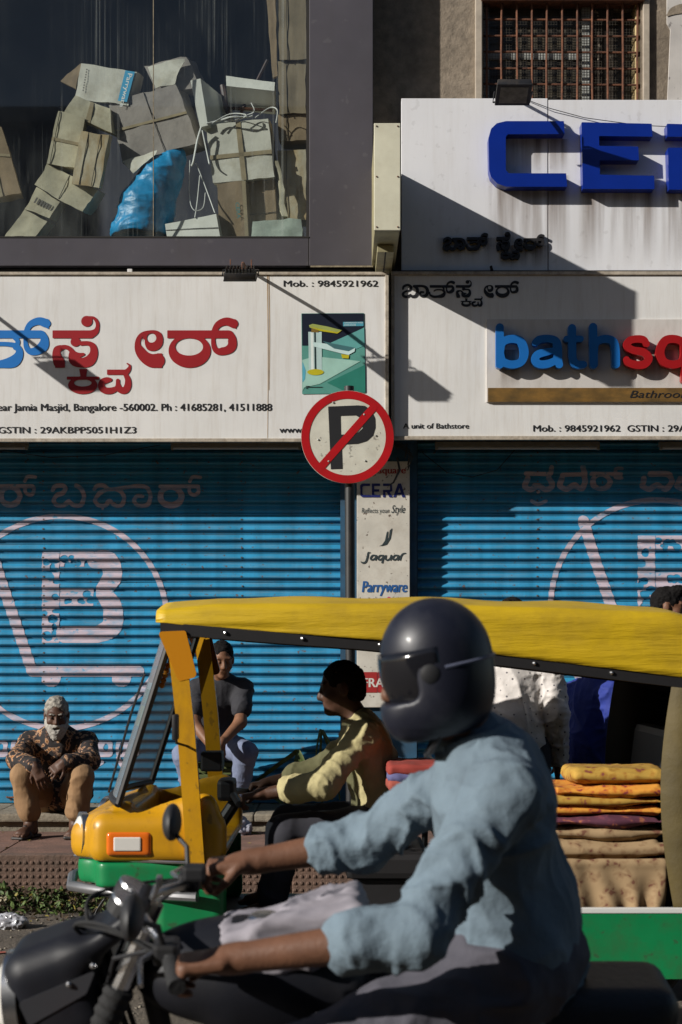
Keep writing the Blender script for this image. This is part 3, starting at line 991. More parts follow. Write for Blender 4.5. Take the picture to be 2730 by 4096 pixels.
for k in kannada_shutter():
    g = Glyph().extend(k, lambda x, y: (x * 0.542, 1850 + y * 0.542), 0.542)
    paint(g, sh_l, zsl, name='painted_letter')
def kannada_shutter_r():
    a = Glyph().ln([(848, 178), (960, 182)], 9).st([(858, 200), (845, 235), (870, 252), (905, 235), (940, 252), (970, 235), (955, 200)], 13).ln([(968, 150), (962, 178)], 11).el(888, 232, 10, 10).el(905, 262, 9, 9)
    a.st([(875, 305), (905, 318), (940, 305)], 8)
    c = Glyph().ln([(1015, 185), (1110, 182)], 9).st([(1015, 200), (1005, 232), (1035, 250), (1070, 232), (1105, 248), (1120, 210), (1112, 150)], 13)
    d = Glyph().el(1195, 218, 52, 42).el(1195, 214, 27, 22, op='sub').ln([(1150, 180), (1285, 182)], 9).st([(1292, 155), (1262, 158), (1262, 195), (1290, 198)], 8)
    e = Glyph().st([(1392, 200), (1385, 235), (1415, 250), (1450, 232), (1490, 250), (1518, 215), (1500, 182), (1420, 180)], 13)
    f = Glyph().st([(1560, 200), (1545, 235), (1580, 250), (1620, 232), (1660, 250), (1690, 210), (1660, 180)], 13)
    return [a, c, d, e, f]
for k in kannada_shutter_r():
    g = Glyph().extend(k, lambda x, y: (1365 + x * 0.8705, 1740 + y * 0.8705), 0.8705)
    paint(g, sh_r, zsr, name='painted_letter')
# lower painted band behind the old man
lowb = Glyph()
for k in range(6):
    x0 = -60 + k * 105
    lowb.rc(x0, 2962, x0 + 92, 3028, rd=14)
    lowb.pg([(x0 + 22, 2962), (x0 + 32, 2995), (x0 + 22, 3020), (x0 + 12, 2995)], op='sub')
    lowb.el(x0 + 66, 2990, 10, 14, op='sub')
    lowb.st([(x0 + 10, 3032), (x0 + 25, 3060), (x0 + 48, 3050)], 9)
paint(lowb, sh_l, zsl, name='painted_letter')
# ------------------------------------------------------------------ sign boards
M_white = mat('weathered white board', (0.70, 0.69, 0.67), 0.5, var=0.10, vscale=2.0, dirt=0.32, dirt_col=(0.36, 0.29, 0.21), dscale=3.0, dstretch=(9, 1, 0.7), rvar=0.1)
M_acpw = mat('white composite panel', (0.70, 0.70, 0.72), 0.42, var=0.06, vscale=2.0, dirt=0.25, dirt_col=(0.42, 0.38, 0.33), dscale=2.2, dstretch=(6, 1, 0.6), speck=0.16, speck_scale=17, speck_col=(0.25, 0.24, 0.23))
M_stain = mat('rain stained panel', (0.60, 0.60, 0.60), 0.45, dirt=0.8, dirt_col=(0.33, 0.26, 0.21), dscale=2.0, dstretch=(7, 1, 0.5))
M_trimw = mat('dirty board edge', (0.46, 0.40, 0.32), 0.6, var=0.4, vscale=14, dirt=0.7, dirt_col=(0.14, 0.09, 0.05), dscale=9, dstretch=(5, 1, 5))
M_ink = mat('black lettering', (0.012, 0.012, 0.014), 0.5)
M_red = mat('sign red', (0.30, 0.008, 0.012), 0.45, var=0.12, vscale=4)
M_blue = mat('sign blue', (0.01, 0.16, 0.50), 0.45, var=0.12, vscale=4)
def text(body, px0, px1, cap, base, Y, parent, m, name='lettering', bold=0.0, dy=0.003, **k):
    """weight comes from a second copy set a hair aside and behind (the same ink)"""
    me = text_mesh(body, px0, px1, cap, base, Y, name=name, dy=dy, bold=0.0, **k)
    if bold > 0.004:
        d = (base - cap) * 0.075
        m2 = text_mesh(body, px0 + d, px1 + d, cap, base, Y, name=name, dy=dy - 0.0004, bold=0.0, **k)
        bm = bmesh.new(); bm.from_mesh(me); bm.from_mesh(m2); bm.to_mesh(me); bm.free(); bpy.data.meshes.remove(m2)
    return mesh_obj(name, me, m, parent)
def board(root, name, x0p, x1p, y0p, y1p, Y, thick, m, bev=0.004):
    a, c = P(x0p, y1p, Y), P(x1p, y0p, Y)
    return B().span(a.x, c.x, Y, Y + thick, a.z, c.z, bev).obj(name, m, root)

# --- left shop board
sgl = empty('shop_sign_board', tuple(P(600, 1765, Y_SIGNL)), label='wide white shop board with big red and blue Kannada lettering above the left shutter', cat='sign')
board(sgl, 'face', -1700, 1548, 1098, 1758, Y_SIGNL, 0.10, M_white)
def bar(root, x0p, x1p, y0p, y1p, Y, dy, m, name='edge_trim', bev=0.003, th=0.03):
    a, c = P(x0p, y1p, Y), P(x1p, y0p, Y)
    return B().span(a.x, c.x, Y - dy, Y - dy + th, a.z, c.z, bev).obj(name, m, root)
bar(sgl, -1700, 1556, 1088, 1100, Y_SIGNL, 0.012, M_trimw)
bar(sgl, -1700, 1556, 1754, 1768, Y_SIGNL, 0.012, M_trimw)
bar(sgl, 1542, 1556, 1101, 1753, Y_SIGNL, 0.012, M_trimw)
M_run = mat('rust run', (0.46, 0.31, 0.16), 0.6, var=0.3, vscale=20)
for xx, a, c in ((1070, 1100, 1752), (1076, 1100, 1560)):
    g = Glyph().st([(xx, a, 1.6), (xx + 3, (a + c) / 2, 1.2), (xx + 1, c, 0.8)])
    mesh_obj('rust_run', glyph_mesh(g, on_plane(Y_SIGNL, 0.0016), 0.8, name='rust_run'), M_run, sgl)
text('Mob. : 9845921962', 1135, 1512, 1120, 1146, Y_SIGNL, sgl, M_ink, bold=0.012)
text('Near Jamia Masjid, Bangalore -560002. Ph : 41685281, 41511888', -42, 1087, 1613, 1643, Y_SIGNL, sgl, M_ink, bold=0.011)
text('GSTIN : 29AKBPP5051H1Z3', -8, 544, 1706, 1733, Y_SIGNL, sgl, M_ink, bold=0.012)
text('www.', 1118, 1216, 1705, 1731, Y_SIGNL, sgl, M_ink, bold=0.012)
# big Kannada lettering, traced as strokes
def kn_ta():
    g = Glyph().rc(-150, 190, 262, 240)
    g.st([(-150, 320, 10), (-142, 370, 18), (-80, 404, 24), (0, 402, 24), (85, 385, 36), (122, 335, 24), (105, 292, 18), (50, 277, 14), (-30, 278, 13), (-70, 300, 12)])
    g.st([(96, 300, 14), (112, 262, 14), (92, 235, 14)])
    g.st([(304, 148, 6), (298, 148, 32)][:1] + [(290, 146, 26), (245, 132, 24), (195, 150, 20), (168, 190, 16), (160, 245, 13), (166, 295, 16), (190, 322, 20), (230, 318, 27), (270, 290, 33), (280, 245, 24), (262, 216, 24)])
    g.pg([(262, 112), (306, 120), (306, 182), (255, 158)])
    return g
def kn_se():
    g = Glyph().rc(330, 190, 575, 240)
    g.el(545, 133, 35, 34).st([(560, 108, 7), (590, 113, 9), (610, 140, 11), (612, 170, 12), (600, 198, 18), (570, 215, 25)])
    g.el(474, 262, 31, 30)
    g.st([(511, 272, 14), (555, 272, 14), (584, 292, 20), (588, 338, 26), (562, 380, 34), (515, 393, 31), (466, 380, 30), (446, 345, 15), (452, 318, 10)])
    g.st([(376, 304, 18), (405, 294, 13), (435, 304, 14), (462, 332, 15), (492, 345, 15), (524, 340, 9)])
    g.st([(370, 388, 36), (356, 350, 28), (358, 312, 22), (380, 296, 14)]).rc(346, 380, 408, 425)
    return g
def kn_e():
    g = Glyph().el(958, 256, 65, 64).el(951, 238, 30, 29, op='sub')
    g.st([(990, 380, 44), (950, 380, 42), (910, 358, 36), (880, 322, 30), (864, 284, 19), (870, 244, 15), (893, 214, 12), (930, 199, 8), (975, 198, 8), (1004, 214, 9), (1017, 245, 7)])
    g.rc(985, 334, 1018, 425)
    g.st([(902, 250, 6), (905, 285, 7), (930, 320, 5), (985, 326, 4)], op='sub')
    return g
def kn_ra():
    g = Glyph().el(1190, 318, 132, 107).el(1187, 294, 87, 54, op='sub').rc(1050, 190, 1440, 240)
    g.st([(1466, 148, 28), (1420, 134, 25), (1372, 152, 21), (1346, 192, 17), (1338, 245, 13), (1344, 295, 16), (1368, 322, 20), (1408, 318, 27), (1448, 292, 34), (1458, 247, 25), (1440, 216, 25)])
    g.pg([(1440, 112), (1482, 122), (1482, 182), (1432, 160)])
    g.el(1394, 268, 38, 28, op='sub')
    return g
def kn_ka():
    g = Glyph().el(520, 534, 92, 56).el(520, 520, 55, 22, op='sub').rc(420, 480, 622, 500)
    g.pg([(497, 432), (549, 432), (541, 482), (506, 482)])
    return g
def kn_va():
    g = Glyph().rc(672, 436, 800, 469).st([(798, 398, 4), (815, 412, 7), (808, 435, 13), (795, 450, 17)])
    g.st([(692, 500, 12), (668, 503, 19), (641, 515, 19), (637, 545, 21), (660, 567, 21), (700, 568, 20), (735, 548, 14), (740, 505, 12)])
    g.st([(740, 525, 13), (752, 560, 20), (785, 566, 22), (802, 538, 22), (803, 500, 18), (788, 468, 14)])
    return g
BIG = [('ta', kn_ta()), ('se', kn_se()), ('ka', kn_ka()), ('va', kn_va()), ('e', kn_e()), ('ra', kn_ra())]
for nm, k in BIG:
    g = Glyph().extend(k, lambda x, y: (x * 0.6378, 1200 + y * 0.6378), 0.6378)
    mesh_obj('letter', glyph_mesh(g, on_plane(Y_SIGNL, 0.0035), 1.7, name='letter'), M_blue if nm == 'ta' else M_red, sgl)
# the tap poster
pst = empty('advertising_poster', tuple(P(1333, 1415, Y_SIGNL)), label='green poster showing a chrome tap with gold lever on the white board', cat='poster')
def flat(root, pts, m, dy, name, Y=Y_SIGNL, h=1.4):
    g = Glyph().pg(pts)
    return mesh_obj(name, glyph_mesh(g, on_plane(Y, dy), h, name=name), m, root)
C4 = lambda x, y: (850 + x * 0.4783, 1000 + y * 0.4783)
def pm(name, col, rough=0.35): return mat(name, col, rough, var=0.15, vscale=8)
flat(pst, [C4(745, 530), C4(1270, 527), C4(1282, 1196), C4(752, 1206)], pm('poster teal', (0.10, 0.30, 0.25)), 0.004, 'sheet')
flat(pst, [C4(749, 533), C4(1267, 530), C4(1269, 645), C4(1020, 785), C4(800, 800), C4(752, 800)], pm('poster navy', (0.012, 0.016, 0.03)), 0.005, 'dark_area')
flat(pst, [C4(1270, 650), C4(1274, 800), C4(1120, 860), C4(960, 790)], pm('poster sea', (0.12, 0.36, 0.34)), 0.0056, 'pale_area')
flat(pst, [C4(752, 920), C4(860, 890), C4(1240, 930), C4(900, 1120), C4(770, 1150), C4(754, 1180)], pm('poster pale', (0.34, 0.56, 0.48)), 0.0060, 'basin_area')
flat(pst, [C4(1278, 960), C4(1280, 1190), C4(1130, 1190), C4(960, 1110)], pm('poster deep green', (0.03, 0.20, 0.15)), 0.0064, 'shade_area')
flat(pst, [C4(754, 930), C4(782, 1010), C4(776, 1080), C4(755, 1110)], pm('poster cyan', (0.10, 0.38, 0.50)), 0.0067, 'cyan_area')
chrome = pm('print chrome', (0.45, 0.60, 0.58)); chd = pm('print chrome shade', (0.02, 0.04, 0.04)); gold = pm('print gold', (0.48, 0.42, 0.02)); gold2 = pm('print gold pale', (0.33, 0.38, 0.10))
flat(pst, [C4(803, 685), C4(915, 685), C4(917, 1030), C4(808, 1030)], chrome, 0.007, 'tap_body')
flat(pst, [C4(822, 690), C4(846, 690), C4(850, 1025), C4(828, 1025)], pm('print chrome white', (0.72, 0.80, 0.76)), 0.0076, 'tap_shine')
flat(pst, [C4(852, 690), C4(866, 690), C4(872, 1028), C4(857, 1028)], chd, 0.0076, 'tap_shade')
flat(pst, [C4(840, 772), C4(880, 775), C4(1070, 800), C4(1195, 820), C4(1190, 850), C4(1140, 878), C4(1075, 865), C4(850, 808)], pm('print spout', (0.55, 0.72, 0.70)), 0.0082, 'tap_spout')
flat(pst, [C4(920, 762), C4(1020, 785), C4(1195, 818), C4(1140, 848), C4(1020, 825)], pm('print spout dark', (0.06, 0.16, 0.17)), 0.0087, 'tap_spout_top')
flat(pst, [C4(1078, 872), C4(1145, 880), C4(1140, 908), C4(1085, 905)], gold, 0.0087, 'tap_nozzle')
flat(pst, [C4(808, 630), C4(840, 618), C4(960, 640), C4(1086, 672), C4(1045, 698), C4(900, 675), C4(815, 650)], gold2, 0.0082, 'tap_lever')
flat(pst, [C4(808, 640), C4(900, 662), C4(1045, 688), C4(1086, 672), C4(1046, 700), C4(900, 678)], gold, 0.0088, 'tap_lever_edge')
flat(pst, [C4(830, 650), C4(885, 655), C4(890, 690), C4(828, 688)], pm('print bronze', (0.22, 0.14, 0.03)), 0.0079, 'tap_neck')
g = Glyph().el(*C4(863, 1022), 33, 12)
mesh_obj('tap_base', glyph_mesh(g, on_plane(Y_SIGNL, 0.0084), 1.0), gold, pst)
flat(pst, [C4(1093, 602), C4(1264, 600), C4(1265, 636), C4(1094, 638)], pm('print tag blue', (0.08, 0.32, 0.42)), 0.0062, 'caption_tag')
M_wht = mat('white print', (0.75, 0.77, 0.76), 0.5)
text('CHROME BODY WITH', C4(1104, 0)[0], C4(1258, 0)[0], C4(0, 604)[1], C4(0, 614)[1], Y_SIGNL, pst, M_wht, dy=0.0072, name='caption')
text('GOLD KNOB', C4(1104, 0)[0], C4(1200, 0)[0], C4(0, 622)[1], C4(0, 633)[1], Y_SIGNL, pst, M_wht, dy=0.0072, name='caption')
for yy, x1_ in ((1140, 815), (1148, 922), (1158, 800)):
    flat(pst, [C4(780, yy - 3), C4(x1_, yy - 3), C4(x1_, yy + 2), C4(780, yy + 2)], M_ink, 0.0072, 'small_print', h=0.6)

# --- right shop board
sgr = empty('shop_sign_board', tuple(P(2200, 1755, Y_SIGNR)), label='white shop board with raised blue and red rounded letters above the right shutter', cat='sign')
board(sgr, 'face', 1578, 3600, 1100, 1745, Y_SIGNR, 0.09, M_white)
bar(sgr, 1566, 3600, 1086, 1100, Y_SIGNR, 0.012, M_trimw)
bar(sgr, 1566, 3600, 1745, 1760, Y_SIGNR, 0.014, M_trimw)
bar(sgr, 1566, 1578, 1101, 1744, Y_SIGNR, 0.010, M_trimw)
text('A unit of Bathstore', 1613, 1876, 1692, 1714, Y_SIGNR, sgr, M_ink, bold=0.005)
text('Mob. : 9845921962  GSTIN : 29AKBPP5051H1Z3', 2134, 3040, 1699, 1726, Y_SIGNR, sgr, M_ink, bold=0.011)
C7 = lambda x, y: (1540 + x * 0.4464, 880 + y * 0.4464)
def map7(x, y): return C7(637 + (x - 330) * 0.487, 697 + (y - 425) * 0.487)
for nm, k in BIG:
    g = Glyph().extend(k, map7, 0.487 * 0.4464)
    mesh_obj('letter', glyph_mesh(g, on_plane(Y_SIGNR, 0.0035), 1.0, name='letter'), M_ink, sgr)
kn_baa = Glyph()
kn_baa.st([(163, 618, 8), (172, 594, 11), (208, 582, 11), (236, 602, 12), (222, 628, 9), (182, 642, 9), (164, 662, 12), (172, 682, 12), (202, 687, 12), (230, 670, 9)])
kn_baa.st([(230, 670, 9), (246, 685, 12), (276, 680, 14), (292, 650, 14), (290, 615, 13), (268, 594, 12)])
kn_baa.st([(262, 592, 11), (340, 592, 11), (374, 610, 14), (384, 645, 15), (370, 675, 14), (335, 682, 11), (316, 665, 11), (325, 646, 10), (346, 646, 9)])
g = Glyph().extend(kn_baa, C7, 0.4464)
mesh_obj('letter', glyph_mesh(g, on_plane(Y_SIGNR, 0.0035), 1.0, name='letter'), M_ink, sgr)
# raised name plate
C8 = lambda x, y: (1900 + x * 0.5293, 1180 + y * 0.5293)
pl0, pl1 = C8(88, 185), C8(1568, 812)
a, c = P(pl0[0], pl1[1], Y_SIGNR), P(3500, pl0[1], Y_SIGNR)
M_plate = mat('name plate', (0.55, 0.52, 0.49), 0.5, dirt=0.5, dirt_col=(0.30, 0.26, 0.22), dscale=3, dstretch=(3, 1, 1))
B().span(a.x, c.x, Y_SIGNR - 0.014, Y_SIGNR + 0.002, a.z, c.z, 0.002).obj('name_plate', M_plate, sgr)
a, c = P(C8(100, 0)[0], C8(0, 808)[1], Y_SIGNR - 0.014), P(3500, C8(0, 702)[1], Y_SIGNR - 0.014)
M_gold = mat('tarnished gold strip', (0.30, 0.165, 0.045), 0.38, metal=0.35, var=0.5, vscale=3, var_col=(0.13, 0.085, 0.035), dirt=0.5, dirt_col=(0.09, 0.05, 0.02), dscale=7, stretch=(2, 1, 4))
B().span(a.x, c.x, Y_SIGNR - 0.020, Y_SIGNR - 0.0142, a.z, c.z, 0.001).obj('gold_strip', M_gold, sgr)
text('Bathroom', C8(1172, 0)[0], C8(1172, 0)[0] + 248, C8(0, 718)[1], C8(0, 776)[1], Y_SIGNR - 0.0205, sgr, M_ink, dy=0.002, bold=0.0, shear=0.28)
bold_b = mat('glossy blue letter', (0.012, 0.13, 0.42), 0.3, var=0.12, vscale=6)
bold_r = mat('glossy red letter', (0.33, 0.010, 0.012), 0.3, var=0.12, vscale=6)
W = 30
lets = [
    (Glyph().ln([(183, 258), (183, 538)], 30).st([(185, 440, 30), (200, 375, 30), (262, 346, 30), (335, 360, 32), (368, 440, 32), (345, 515, 30), (275, 538, 30), (205, 515, 30), (185, 460, 30)]), 'b'),
    (Glyph().st([(452, 372, 27), (480, 350, 29), (540, 342, 28), (600, 358, 30), (618, 410, 32), (620, 500, 32), (630, 538, 28)]).st([(612, 425, 18), (540, 442, 27), (470, 462, 30), (448, 500, 30), (480, 535, 30), (545, 532, 30), (600, 505, 26), (618, 470, 20)]), 'b'),
    (Glyph().st([(726, 264, 30), (728, 400, 30), (732, 495, 30), (760, 535, 31), (812, 538, 27)]).ln([(686, 345), (790, 345)], 24), 'b'),
    (Glyph().ln([(884, 256), (890, 536)], 31).st([(892, 460, 28), (905, 375, 28), (965, 346, 30), (1030, 360, 31), (1052, 420, 31), (1056, 536, 30)]), 'b'),
    (Glyph().st([(1286, 384, 24), (1262, 352, 28), (1208, 346, 28), (1156, 360, 28), (1140, 398, 28), (1185, 430, 28), (1262, 446, 30), (1304, 490, 28), (1270, 535, 30), (1205, 540, 30), (1150, 522, 28), (1135, 500, 24)]), 'r'),
    (Glyph().st([(1575, 440, 30), (1560, 375, 30), (1498, 346, 30), (1425, 360, 32), (1388, 440, 32), (1415, 515, 30), (1485, 538, 30), (1555, 515, 30), (1575, 460, 30)]).ln([(1577, 350), (1577, 650)], 30), 'r'),
]
for g0, cc in lets:
    g = Glyph().extend(g0, C8, 0.5293)
    me = glyph_mesh(g, on_plane(Y_SIGNR - 0.014, 0.012), 1.5, depth=0.055, name='raised_letter')
    mesh_obj('raised_letter', me, bold_b if cc == 'b' else bold_r, sgr)

# --- upper composite-panel sign with box letters
cer = empty('panel_sign_board', tuple(P(2200, 1080, Y_CERA)), label='tall white panel sign with large deep blue block letters and rain stains', cat='sign')
board(cer, 'panel', 1607, 2192, 392, 1082, Y_CERA, 0.07, M_acpw, 0.003)
board(cer, 'panel', 2196, 3000, 398, 1082, Y_CERA, 0.07, M_acpw, 0.003)
bar(cer, 1590, 3000, 1081, 1087, Y_CERA, 0.006, M_dark, name='joint')
C2 = lambda x, y: (1365 + x * 0.8705, y * 0.8705)
M_letb = mat('deep blue box letter', (0.003, 0.022, 0.23), 0.3, var=0.10, vscale=5, spec=0.5)
L_C = Glyph().pg([C2(1016, 577), C2(1019, 636), C2(760, 637), C2(751, 648), C2(751, 800), C2(764, 815), C2(1026, 815), C2(1031, 876), C2(752, 876), C2(712, 862), C2(684, 832), C2(675, 800), C2(672, 655), C2(684, 612), C2(710, 587), C2(752, 577)])
L_E = Glyph().pg([C2(1096, 582), C2(1416, 589), C2(1420, 648), C2(1176, 645), C2(1177, 690), C2(1355, 693), C2(1358, 756), C2(1179, 756), C2(1180, 821), C2(1427, 826), C2(1429, 887), C2(1102, 886)])
L_R = Glyph().pg([C2(1485, 589), C2(1760, 596), C2(1800, 640), C2(1800, 740), C2(1730, 770), C2(1800, 890), C2(1715, 890), C2(1640, 775), C2(1575, 775), C2(1575, 890), C2(1495, 889), C2(1490, 698), C2(1700, 700), C2(1712, 650), C2(1487, 648)])
for g in (L_C, L_E, L_R):
    mesh_obj('block_letter', glyph_mesh(g, on_plane(Y_CERA, 0.002), 1.9, depth=0.095, name='block_letter'), M_letb, cer)
# rain stains that run from the letters (weathering with its own shape)
M_streak = mat('rain stain', (0.40, 0.34, 0.29), 0.6, var=0.45, vscale=3, var_col=(0.30, 0.23, 0.18), stretch=(14, 1, 0.7))
def stain(x0, x1, y0, y1, n, seed, name='rain_stain'):
    rr = random.Random(seed)
    g = Glyph()
    for _ in range(n):
        x = rr.uniform(x0, x1); w = rr.uniform(1.5, 7); yy = rr.uniform(y0 + (y1 - y0) * 0.45, y1)
        g.st([(x, y0, w), (x + rr.uniform(-2, 2), (y0 + yy) / 2, w * 0.8), (x + rr.uniform(-2, 2), yy, 0.6)])
    mesh_obj(name, glyph_mesh(g, on_plane(Y_CERA, 0.0006), 1.6, name=name), M_streak, cer)
def soft_streak_mat():
    m = bpy.data.materials.new('faint rain stain'); m.use_nodes = True
    nt = m.node_tree; N = nt.nodes; L = nt.links
    b_ = N['Principled BSDF']; b_.inputs['Base Color'].default_value = (0.19, 0.13, 0.09, 1); b_.inputs['Roughness'].default_value = 0.7
    geo = N.new('ShaderNodeNewGeometry'); 
    def nz(st, a, c_):
        mp = N.new('ShaderNodeMapping'); mp.inputs['Scale'].default_value = st
        L.new(geo.outputs['Position'], mp.inputs[0])
        t = N.new('ShaderNodeTexNoise'); t.inputs['Scale'].default_value = 1.0; t.inputs['Detail'].default_value = 5
        L.new(mp.outputs[0], t.inputs['Vector'])
        r = N.new('ShaderNodeMapRange'); r.inputs['From Min'].default_value = a; r.inputs['From Max'].default_value = c_
        L.new(t.outputs[0], r.inputs['Value']); return r.outputs[0]
    tc = N.new('ShaderNodeTexCoord'); sp = N.new('ShaderNodeSeparateXYZ'); L.new(tc.outputs['Generated'], sp.inputs[0])
    def mul(a, b2):
        mm = N.new('ShaderNodeMath'); mm.operation = 'MULTIPLY'; L.new(a, mm.inputs[0])
        if isinstance(b2, float): mm.inputs[1].default_value = b2
        else: L.new(b2, mm.inputs[1])
        return mm.outputs[0]
    edge = N.new('ShaderNodeMapRange'); edge.inputs['From Min'].default_value = 0.0; edge.inputs['From Max'].default_value = 0.8
    L.new(sp.outputs[2], edge.inputs['Value'])
    sx = N.new('ShaderNodeMath'); sx.operation = 'PINGPONG'; sx.inputs[1].default_value = 0.5; L.new(sp.outputs[0], sx.inputs[0])
    ex = N.new('ShaderNodeMapRange'); ex.inputs['From Max'].default_value = 0.12; L.new(sx.outputs[0], ex.inputs['Value'])
    f = mul(mul(mul(nz((16, 1, 0.8), 0.34, 0.66), edge.outputs[0]), ex.outputs[0]), 0.62)
    tr = N.new('ShaderNodeBsdfTransparent'); mx = N.new('ShaderNodeMixShader')
    L.new(f, mx.inputs[0]); L.new(tr.outputs[0], mx.inputs[1]); L.new(b_.outputs[0], mx.inputs[2])
    L.new(mx.outputs[0], N['Material Output'].inputs['Surface'])
    return m
M_soft = soft_streak_mat()
def soft(x0, x1, y0, y1, root=cer, Y=Y_CERA, dy=0.0009):
    a, c = P(x0, y1, Y), P(x1, y0, Y)
    bb = B(); bb.poly([(a.x, Y - dy, a.z), (c.x, Y - dy, a.z), (c.x, Y - dy, c.z), (a.x, Y - dy, c.z)])
    bb.obj('rain_stain', M_soft, root)
soft(1950, 2290, 700, 1075); soft(2310, 2640, 720, 1078); soft(2640, 2900, 740, 1078); soft(2020, 2280, 555, 705)
soft(1740, 1990, 950, 1060, dy=0.0012); soft(1990, 2200, 980, 1075, dy=0.0012)
soft(2000, 2080, 1400, 1560, sgr, Y_SIGNR, 0.0145); soft(2500, 2700, 1400, 1550, sgr, Y_SIGNR, 0.0145)
# small raised black Kannada words (same letters, heavier)
M_blk = mat('black raised letter', (0.012, 0.011, 0.012), 0.5)
def mapS(x0s, x0, kx, ky, yb):
    return lambda x, y: C7(x0s + (x - x0) * kx, yb + (y - 425) * ky)
def small(k, fx, kk, grow=0.5):
    g = Glyph().extend(k, fx, kk)
    mesh_obj('black_letter', glyph_mesh(g, on_plane(Y_CERA, 0.002), 1.0, depth=0.028, grow=grow, name='black_letter'), M_blk, cer)
small(kn_ta(), mapS(735, -150, 0.40, 0.48, 275), 0.42 * 0.4464)
for k in (kn_se(), kn_ka(), kn_va()):
    small(k, mapS(1000, 330, 0.42, 0.50, 278), 0.44 * 0.4464)
small(kn_e(), mapS(1158, 843, 0.40, 0.46, 282), 0.42 * 0.4464)
small(kn_ra(), mapS(1242, 1050, 0.42, 0.46, 280), 0.43 * 0.4464)
small(kn_baa, lambda x, y: C7(518 + (x - 150) * 0.83, 278 + (y - 697) * 0.95), 0.9 * 0.4464)
# little leaning fixing tab between the boards
t = P(1970, 1095, Y_CERA - 0.03)
B().box(tuple(t + V(0, 0, 0.02)), (0.016, 0.03, 0.075), 0.003, rot=Matrix.Rotation(-0.25, 3, 'Y')).obj('fixing_tab', M_dark, cer)
# white flex board at the far right edge
far = empty('flex_board', tuple(P(2700, 410, Y_WALL - 0.1)), label='torn white flex board edge beside the barred window', cat='sign')
g = Glyph().pg([(2668, -60), (2668, 95), (2682, 120), (2670, 405), (3000, 412), (3000, -60)])
mesh_obj('sheet', glyph_mesh(g, on_plane(Y_WALL - 0.12, 0), 3.0, depth=0.02), mat('torn flex', (0.52, 0.49, 0.46), 0.6, var=0.2, vscale=4, speck=0.6, speck_scale=20), far)
g = Glyph().st([(2672, 60, 4), (2700, 40, 16), (2760, 30, 20), (2850, 40, 16)])
mesh_obj('torn_hole', glyph_mesh(g, on_plane(Y_WALL - 0.145, 0), 2.0), M_conc, far)
# --- projecting blade sign, seen end-on
yb0, yb1 = 9.80, Y_WALL
xa, xb = P(1497, 0, yb0).x, P(1603, 0, yb0).x
za, zt = P(0, 920, yb0).z, P(0, 491, yb0).z
bl = empty('blade_sign', ((xa + xb) / 2, yb1, za), label='cream box sign projecting from the wall, seen end-on beside the grey cladding', cat='sign')
M_cream = mat('cream sheet metal', (0.62, 0.60, 0.47), 0.5, var=0.12, vscale=4, dirt=0.3, dirt_col=(0.35, 0.3, 0.2), dscale=6)
M_olive = mat('dull box underside', (0.30, 0.27, 0.15), 0.6, var=0.4, vscale=6, dirt=0.4)
B().span(xa + 0.004, xb - 0.004, yb0 + 0.012, yb1, za + 0.003, zt - 0.003, 0.004).obj('box', M_olive, bl)
B().span(xa, xb, yb0, yb0 + 0.012, za, zt, 0.004).obj('end_plate', M_cream, bl)
for fx in (0.1, 0.9):
    for fz in (0.03, 0.5, 0.97):
        B().sph((xa + (xb - xa) * fx, yb0 - 0.002, za + (zt - za) * fz), (0.0055, 0.004, 0.0055), 8, 6).obj('rivet', M_rust, bl)
B().span(xa + 0.03, xb - 0.03, yb0 + 0.35, yb1, za - 0.05, za + 0.0, 0.004).obj('bracket', M_olive, bl)
B().span((xa + xb) / 2 - 0.004, (xa + xb) / 2 + 0.004, yb0 + 0.34, yb1, za - 0.056, za - 0.05).obj('seam', M_dark, bl)

# --- brand list panel on the pillar
Y_PL = Y_WALL - 0.03
lst = empty('brand_list_panel', tuple(P(1535, 2800, Y_PL)), label='narrow dirty white panel listing bathroom brands on the pillar between shutters', cat='sign')
C5 = lambda x, y: (1150 + x * 0.4038, 1500 + y * 0.4038)
M_panelw = mat('grubby white panel', (0.60, 0.57, 0.50), 0.55, var=0.2, vscale=5, dirt=0.55, dirt_col=(0.33, 0.28, 0.22), dscale=9, speck=0.9, speck_scale=30, speck_col=(0.10, 0.07, 0.05))
a, c = P(C5(690, 0)[0], 2830, Y_PL), P(C5(1214, 0)[0], C5(0, 855)[1], Y_PL)
B().span(a.x, c.x, Y_PL, Y_WALL + 0.002, a.z, c.z, 0.003).obj('panel', M_panelw, lst)
nav = mat('navy print', (0.008, 0.014, 0.12), 0.5); redp = mat('red print', (0.32, 0.02, 0.02), 0.5); gry = mat('charcoal print', (0.03, 0.045, 0.05), 0.5); blp = mat('blue print', (0.02, 0.10, 0.30), 0.5)
text('bathsquare', C5(720, 0)[0], C5(1170, 0)[0], C5(0, 905)[1], C5(0, 975)[1], Y_PL, lst, redp, bold=0.01)
def c5g(pts): return [C5(*p) for p in pts]
